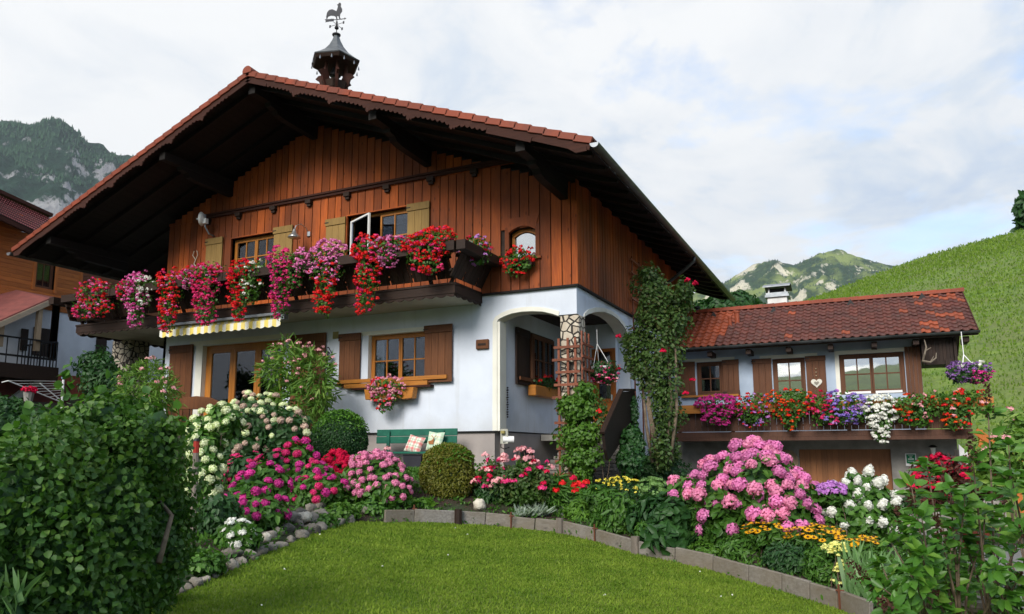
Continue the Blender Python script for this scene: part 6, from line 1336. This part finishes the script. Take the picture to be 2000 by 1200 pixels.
def silver(lab,px,py,w,h):
    g=gnd(px,py);s=mpp(g);n=90;d=unit(RNG.normal(size=(n,3))*[.8,.8,.3]+[0,0,.75]);V,F=leaf_arrays(np.tile(g+[0,.1,.02],(n,1))+RNG.normal(size=(n,3))*[w*s*.22,.06,.01],d,rdir(n),h*s*RNG.uniform(.5,1,n),.045,'leaf');t=thing('silver_ragwort',lab,'plant',g,'silver leaved plants along the edging');npmesh('foliage',V,F,LF_S,t)
silver('silver leaved plant left of the rusty pin',1015,1012,30,26);silver('larger silver leaved plant above the stained edging board',1045,1010,40,34);silver('silver leaved tuft behind the first grey timber stub',1100,1008,26,30);silver('small silver tuft in the bed above the lower right edging',1425,1075,24,28)
# red dahlias
t,bl=S_('dahlia','leafy dahlias with vivid red blooms below the trellis','plant',[(1095,1165,945,1010,11.4),(1140,1200,950,1020,11.2)],11.3,1500,.12,.055,LF_G,nst=6,core=False)
P=np.array([at(x,y,11.0) for x,y in ((1128,946),(1133,948),(1144,944),(1124,960),(1122,950),(1086,960),(1098,945),(1140,952),(1120,936))]);blossoms('blossoms',t,P,np.full(len(P),.06),[P_RED,P_CRIM],22,mi=(np.arange(len(P))>6).astype(int),size=.5)
mound('broad mid green peony bush behind the long edging board',1165,1240,960,1050,9.7,1700,.11,.05,LF_G,nst=5,name='peony');mound('yellow green fern like plant left of the peony',1105,1150,975,1022,10.4,800,.10,.035,LF_L,name='fern')
mound('low green plants behind the second timber stub',1240,1290,1020,1075,9.2,800,.08,.04,LF_G,name='groundcover',core=False)
t,bl=mound('airy plant with many small yellow flowers in the middle of the bed',1165,1250,935,985,11.4,1200,.08,.03,LF_D,core=False,nst=6);P,Q=vis(bl,70,top=-.1,face=.0);blossoms('blossoms',t,P+Q*.04,np.full(len(P),.03),P_YEL,10,size=.5)
t,bl=mound('pale green stonecrop with flat heads right of the yellow flowers',1228,1300,938,985,11.2,700,.08,.06,LF_SD);P,Q=vis(bl,30,top=0,mind=.13);heads(t,P+Q*.05,.085,LF_SD,'flat',Q)
mound('lime green shrub in front of the climbing rose',1210,1275,908,950,12.6,1400,.07,.045,LF_L,nst=3,name='shrub');mound('dark mixed greenery under the climbing rose',1225,1345,880,968,12.4,2600,.08,.05,LF_D,nst=4,name='shrub')
mound('dark green bushy edge left of the huge pink hydrangea',1290,1350,950,1010,11.2,1300,.09,.05,LF_G,nst=3,name='shrub')
t,bl=mound('cream yarrow flowers behind the dark leafy plant',1290,1325,958,975,10.8,160,.07,.03,LF_G);P,Q=vis(bl,26,top=0);blossoms('blossoms',t,P,np.full(len(P),.04),P_CRM,10,size=.5)
S_('leafy_perennial','large dark plant with drooping pointed leaves overhanging the edging','plant',[(1255,1365,965,1030,8.5,.5),(1265,1365,1000,1075,8.3,.5),(1240,1300,985,1040,8.6,.4)],8.4,1900,.17,.10,LF_D,droop=.35,nst=6,lay=.75,rand=.6,core=True)
mound('tall thin stemmed phlox foliage right of the dark leafy plant',1345,1418,978,1075,8.6,2200,.12,.028,LF_G,nst=14,lay=.2,name='phlox',core=False)
t,bl=S_('phlox','lilac phlox between the pink and the white hydrangeas','phlox',[(1600,1650,945,985,10.6)],10.6,300,.09,.04,LF_G);P,Q=vis(bl,60,top=0);blossoms('blossoms',t,P,np.full(len(P),.05),P_LIL,12,size=.5)
# low mixed band right
mound('grey green low plants above the curved edging',1400,1500,1040,1100,8.4,2000,.07,.03,LF_G,name='groundcover',core=False,nst=3);mound('dark green low plants above the edging joint',1490,1600,1060,1130,7.8,2600,.08,.03,LF_D,name='groundcover',nst=3);mound('bushy snapdragon foliage behind the right edging',1580,1680,1070,1150,7.4,2600,.08,.03,LF_G,name='snapdragon',nst=6)
mound('weeds behind the curved edging board',1345,1410,1060,1095,8.3,900,.06,.035,LF_V,name='groundcover',core=False)
mound('green filler under the huge pink hydrangea',1380,1480,1020,1060,9.6,1200,.09,.05,LF_G,name='groundcover');mound('leafy filler under the white cone hydrangea',1590,1700,1030,1075,8.8,1200,.1,.05,LF_G,name='groundcover')
def daisies(lab,x0,x1,t_,b_,Y,n):
    t,bl=S_('black_eyed_susan',lab,'flower clump',[(x0,x1,t_,b_,Y)],Y,700,.09,.03,LF_G,nst=10,core=False,group='black eyed susans',fix=True);P,Q=vis(bl,n,top=.05,face=-.2,mind=.065);P=P+[0,0,.03]
    heads(t,P,.050,P_ORY,'daisy',Q*[.4,.4,1]+[0,-.15,.5],name='flower_head')
daisies('left clump of orange yellow daisies below the huge pink hydrangea',1455,1545,1022,1068,9.9,34);daisies('right wide clump of orange yellow daisies below the white hydrangea',1538,1650,1030,1084,9.7,60);daisies('small group of orange yellow daisies behind the iris leaves',1660,1720,1052,1090,9.2,14)
t,bl=S_('snapdragon','pale yellow snapdragons right of the orange daisies','flower clump',[(1610,1655,1060,1090,9.0)],9.0,120,.06,.03,LF_G,core=False,fix=True);P,Q=vis(bl,70,top=-.3,face=-.5);blossoms('blossoms',t,P,np.full(len(P),.026),P_PALY,10,size=.55)
P=np.array([at(x+RNG.normal()*8,y+RNG.normal()*7,8.9) for x,y in [(1644,1104)]*26+[(1640,1130)]*4+[(1660,1180),(1664,1190)]]);blossoms('blossoms',t,P,np.full(len(P),.024),P_PALY,10,size=.55)
def iris(lab,px,py,w,h,n,name='iris'):
    g=gnd(px,py);s=mpp(g);d=unit(RNG.normal(size=(n,3))*[.33,.25,.1]+[0,0,1]);P=np.tile(g,(n,1))+RNG.normal(size=(n,3))*[w*s*.28,.08,0];V,F=leaf_arrays(P,d,unit(RNG.normal(size=(n,3))*[.6,1,.1]),h*s*RNG.uniform(.55,1.05,n),.052,'blade',.22);t=thing(name,lab,'plant',g,'iris clumps with sword leaves');npmesh('foliage',V,F,LF_I,t)
iris('broad sword leaved iris clump left of the lilac shrub',1690,1160,70,110,60);iris('iris clump in the lower right in front of the driveway',1755,1190,80,115,60);iris('arching iris leaves nearest the rusty pin',1668,1172,40,60,16);iris('iris clump half behind the lilac stems',1790,1150,50,90,34)
g=gnd(20,1199);n=34;gg=atd(18,1215,3.8);d=unit(RNG.normal(size=(n,3))*[.4,.4,.1]+[0,0,1]);V,F=leaf_arrays(np.tile(gg,(n,1))+RNG.normal(size=(n,3))*.06,d,rdir(n),.26*RNG.uniform(.5,1,n),.03,'blade',.2);t=thing('grass_tuft','pale bladed tuft at the lower left picture corner','plant',gg);npmesh('foliage',V,F,LF_I,t)
# vine on the trellis, climbing rose, ivy
def strip_blobs(pts,Y,ry): return [(p0,p1,t,b,Y,ry) for (p0,p1,t,b) in pts]
t,bl=S_('climbing_vine','light green vine climbing the trellis on the stone pillar','climbing plant',strip_blobs([(1090,1175,765,830),(1085,1178,815,880),(1095,1180,870,920),(1125,1162,742,790),(1120,1160,900,940),(1092,1130,770,800)],14.6,.3),14.6,4200,.085,.065,LF_V,nst=6,core=False,k=.25,inner=.4)
t2=S_('climbing_vine','darker vine shoots reaching right from the trellis in the porch opening','climbing plant',strip_blobs([(1150,1186,775,812),(1160,1186,800,860)],14.7,.2),14.7,420,.07,.04,LF_R,nst=3,core=False,k=.3)
P=np.array([at(x,y,14.4) for x,y in ((1169,803),(1172,806))]);blossoms('blossoms',t,P,np.full(len(P),.05),P_RED,16,size=.5)
RY_=16.6
t,bl=S_('climbing_rose','tall dark climbing rose on the right side of the chalet with a few red blooms','climbing plant',strip_blobs([(1240,1310,530,610),(1245,1325,590,680),(1235,1330,650,740),(1258,1335,720,800),(1275,1330,780,850),(1225,1275,650,700),(1285,1350,560,620),(1300,1345,600,660),(1222,1262,690,730),(1280,1320,830,890),(1250,1290,520,560),(1325,1350,540,600),(1215,1270,640,700),(1235,1300,690,760),(1240,1330,560,640),(1250,1330,610,720),(1270,1325,860,915)],RY_,.5),RY_,17000,.09,.06,LF_R,nst=0,core=False,k=.32,inner=.25,lay=.5)
mb=MB()
for (a,b,c) in (((1290,910),(1270,800),(1262,700)),((1285,910),(1265,790),(1285,650)),((1300,905),(1312,780),(1300,640)),((1275,905),(1262,830),(1255,745)),((1310,900),(1322,800),(1318,600))): mb.tube([at(*a,RY_-.1),at(*b,RY_-.2),at(*c,RY_)],[.045,.035,.02],7)
mb.build('rose_stem',TWIGL,t,smooth=True);P=np.array([at(x,y,RY_-.6) for x,y in ((1295,687),(1343,549),(1207,722),(1208,659),(1353,743),(1339,769),(1358,555))]);blossoms('rose_bloom',t,P,np.full(len(P),.07),P_CRIM,26,size=.45)
o=thing('wall_trellis','brown slatted wall trellis behind the climbing rose','trellis',(-5.4,19.2,2.6));mb=MB()
for z in (4.0,4.35,4.7,5.05,3.6,3.2,2.7,2.2): mb.box(-5.4,-5.37,18.7,20.9,z,z+.05)
for y in (18.9,19.6,20.3): mb.box(-5.43,-5.401,y,y+.05,0,5.2)
mb.build('slat',TRW,o)
S_('ivy_cone','dense dark ivy column right of the stair railing','climbing plant',[(1210,1262,830,920,15.2),(1205,1255,870,930,15.0)],15.2,2600,.08,.07,LF_B,nst=0,k=.12)
S_('ivy','ivy growing over the stair railing end','climbing plant',[(1232,1246,775,835,16.0,.1)],16,260,.08,.07,LF_D,nst=0,core=False)
# dark red rose bush by the outdoor stairs
t,bl=S_('red_leaved_rose','crimson flowered rose bush in front of the outdoor stairs','rose bush',[(1795,1870,890,970,11.5),(1840,1950,905,975,11.3),(1780,1840,930,1000,11.2)],11.4,2400,.10,.045,[LF_BR,LF_D],nst=8,core=False,k=.3)
P,Q=vis(bl,70,top=-.2,face=0);blossoms('blossoms',t,P,np.full(len(P),.05),P_CRIM,14,size=.5)
o=thing('terracotta_bowl','terracotta bowl behind the lilac shrub stems','pot',at(1895,1030,13));p=at(1895,1030,13);mb=MB();mb.lathe(p,[(.18,-.3),(.3,-.05),(.32,0),(.28,0)],16);mb.build('bowl',BRICK,o)
o=thing('stepping_stump','round flat topped wooden stump at the lower right','stump',atd(1915,1190,5.));p=atd(1915,1180,5.);mb=MB();mb.lathe(p,[(.09,-.35),(.08,-.05),(.16,-.03),(.17,.0),(.15,.03),(.001,.035)],16);mb.build('stump',GREYZ,o)
S_('shrub','dark potted greenery beside the garage door','shrub',[(1765,1815,968,1000,17)],17,700,.1,.05,LF_D)
# lilac in the right foreground
LD=4.6;lt=thing('lilac_shrub','open lilac shrub with big leaves and brown seed heads in the right foreground','shrub',atd(1900,1250,LD))
twigs=[];tips=[]
def twig(pts,r0,d0=LD):
    twigs.append(([atd(x,y,d0+dd) for x,y,dd in pts],r0))
roots=[(1880,1290),(1945,1290),(2010,1280),(1800,1280),(2080,1250)]
LT=[(1810,905),(1855,950),(1800,1010),(1765,1040),(1900,900),(1930,800),(1885,965),(1970,870),(1975,930),(1740,1060),(1800,1080),(1840,1060),(1870,1030),(1925,980),(1955,1010),(2000,1040),(1780,1120),(1720,1100),(1850,1120),(1900,1090),(1940,1110),(1990,1130),(1830,1170),(1760,1170),(1710,1150),(2030,1000),(2050,1120),(1780,950),(1920,1040),(1960,1170),(1860,990),(1700,1130),(1740,1190),(1815,1200),(1880,1150),(1945,1060),(1785,1000)]
for i,(x,y) in enumerate(LT):
    rx,ry=min(roots,key=lambda r:abs(r[0]-x)+random.uniform(0,260));dd=random.uniform(-.5,.5);mx_,my_=(x*.55+rx*.45+random.uniform(-25,25),y*.55+ry*.45)
    twig([(rx,ry,0),(mx_,my_,dd*.5),(x*.8+mx_*.2,y*.8+my_*.2,dd*.8),(x,y,dd)],.016);tips.append((x,y,dd,mx_,my_))
mb=MB()
for pts,r in twigs: mb.tube(pts,[r*.6,r*.45,r*.3,r*.15],6)
mb.build('branch',TWIG,lt,smooth=True)
P=[];D=[];brn=[]
for (x,y,dd,mx_,my_) in tips:
    e=atd(x,y,LD+dd);m0=atd(mx_,my_,LD+dd*.5);ax=unit((e-m0)[None])[0]
    for k in range(17):
        s=random.random()**.6;b=m0*(1-s)+e*s
        for sg in range(2): v=RNG.normal(size=3);v-=ax*np.dot(v,ax);v=v/np.linalg.norm(v)+ax*.5+[0,0,-.1];P.append(b+v*.02);D.append(v)
    for k in range(4): v=RNG.normal(size=3)*.8+ax;P.append(e);D.append(v)
    if random.random()<.42: brn.append((e,ax))
P=np.array(P);D=np.array(D);n=len(P);V,F=leaf_arrays(P,D,unit(RNG.normal(size=(n,3))*.5+[0,-.35,.9]),  .086*RNG.uniform(.4,1.3,n),.055*RNG.uniform(.8,1.1,n),'leaf',.3);npmesh('foliage',V,F,LF_LL,lt)
for e,ax in brn:
    n=80;s=RNG.random(n);C_=e+ax*(s[:,None]*.20-.02)+rdir(n)*(.035*(1-s[:,None]*.7));V,F=leaf_arrays(C_,rdir(n),rdir(n),.026,.016,'dia');npmesh('seed_head',V,F,P_BRN,lt)
# shrub with pinkish flowers at the right edge
t,bl=S_('shrub','loose shrub with a few pale pink flowers at the right picture edge','shrub',[(1925,2060,845,930,9.5),(1960,2080,800,880,9.8),(1900,1990,870,960,9.6)],9.6,2200,.10,.04,LF_O,nst=8,core=False,k=.3);P,Q=vis(bl,24);blossoms('blossoms',t,P,np.full(len(P),.045),P_ROSE,12,size=.5)
S_('shrub','row of dark garden shrubs beyond the hedge below the clothes dryer','shrub',[(-60,60,775,880,9),(30,130,790,880,9),(-90,20,760,860,9.5)],9,3500,.11,.07,LF_D,nst=3,base=(-17,9,.6))
# trees behind
S_('tree','rounded dark tree between chalet eave and chimney','tree',[(1375,1480,575,660,40),(1350,1420,585,650,40),(1420,1480,568,640,42)],40,9000,.34,.22,LF_B,nst=5,k=.22,core=True,base=(-7.5,40,-3))
t,bl=S_('hilltop_tree','tall tree at the right edge of the picture on the hilltop','tree',[(1996,2060,365,440,95),(1992,2030,395,450,95)],95,2600,1.0,.6,LF_D,nst=4,k=.35,core=False)
# lawn grass blades
n=330000;xs=RNG.uniform(POLY[:,0].min(),POLY[:,0].max(),n*2);ys=RNG.uniform(2.6,POLY[:,1].max(),n*2)
def inmask(x,y,Pg):
    m=np.zeros(len(x),bool)
    for (x1,y1),(x2,y2) in zip(Pg,np.roll(Pg,-1,0)): m^=((y1>y)!=(y2>y))&(x<(x2-x1)*(y-y1)/(y2-y1+1e-12)+x1)
    return m
k=inmask(xs,ys,POLY);xs=xs[k][:n];ys=ys[k][:n];n=len(xs);zs=-1.6-.09*np.clip(xs,-14,0)-.02*np.clip(xs,0,6)
P=np.stack([xs,ys,zs],1);d=unit(RNG.normal(size=(n,3))*.55+[0,0,1.]);big=RNG.random(n)<.04;h=np.where(big,.055,.028)*RNG.uniform(.6,1.3,n);w_=np.where(big,.010,.0065)*(1+.08*ys)
V,F=leaf_arrays(P,d,rdir(n),h,w_,'dia');tag(npmesh('grass',V,F,leafm('grass_blade',(.080,.155,.013),(.195,.275,.032),tr=.3,rough=.8,spec=.15,c3=(.22,.26,.06))),'short mown green lawn grass','grass',kind='stuff')
# clover and daisies specks
n=26;i=RNG.integers(0,len(xs),n);C_=P[i]+[0,0,.05];blossom=floret_arrays(C_,np.full(n,.011),6,.6);tag(npmesh('lawn_daisies',*blossom,P_WHT),'tiny white clover flowers scattered in the lawn','flowers',kind='stuff')
# bed litter: bark chips and small weeds
n=26000;xs=RNG.uniform(-11,4.5,n);ys=RNG.uniform(5,14.5,n);k=~inmask(xs,ys,POLY);xs=xs[k];ys=ys[k];ii=RNG.permutation(len(xs))[:9000];xs=xs[ii];ys=ys[ii]
P=np.array([(a,b,ground_z(a,b)) for a,b in zip(xs,ys)]);n=len(P);V,F=leaf_arrays(P+[0,0,.012],unit(RNG.normal(size=(n,3))*[1,1,.15]),unit(RNG.normal(size=(n,3))*.3+[0,0,1]),RNG.uniform(.03,.07,n),RNG.uniform(.012,.03,n),'dia');tag(npmesh('bark_chips',V,F,leafm('bark_chip',(.11,.045,.028),(.05,.025,.016),tr=0,rough=1)),'reddish brown bark chips covering the flower bed','bark mulch',kind='stuff')
k=RNG.random(n)<.45;Pk=np.repeat(P[k],9,0)+RNG.normal(size=(k.sum()*9,3))*[.05,.05,.0]+[0,0,.02];n=len(Pk);V,F=leaf_arrays(Pk,unit(RNG.normal(size=(n,3))*.7+[0,0,.8]),rdir(n),.06*RNG.uniform(.5,1.3,n),.03,'leaf');tag(npmesh('bed_weeds',V,F,LF_G),'small weeds and seedlings between the flowers in the bed','weeds',kind='stuff')
# ================================================ AIR
mh=bpy.data.materials.new('haze_air');mh.use_nodes=True;t_=mh.node_tree;t_.nodes.clear();vo=t_.nodes.new('ShaderNodeVolumePrincipled');vo.inputs['Density'].default_value=HAZE if 'HAZE' in globals() else .00006;vo.inputs['Color'].default_value=(.78,.88,1,1);vo.inputs['Anisotropy'].default_value=.2
ou=t_.nodes.new('ShaderNodeOutputMaterial');t_.links.new(vo.outputs[0],ou.inputs['Volume'])
mb=MB();mb.box(-9500,9500,-9500,9500,-60,1900);hz=mb.build('haze',mh);tag(hz,kind='stuff');hz['label']='thin bluish air between the camera and the far mountains'
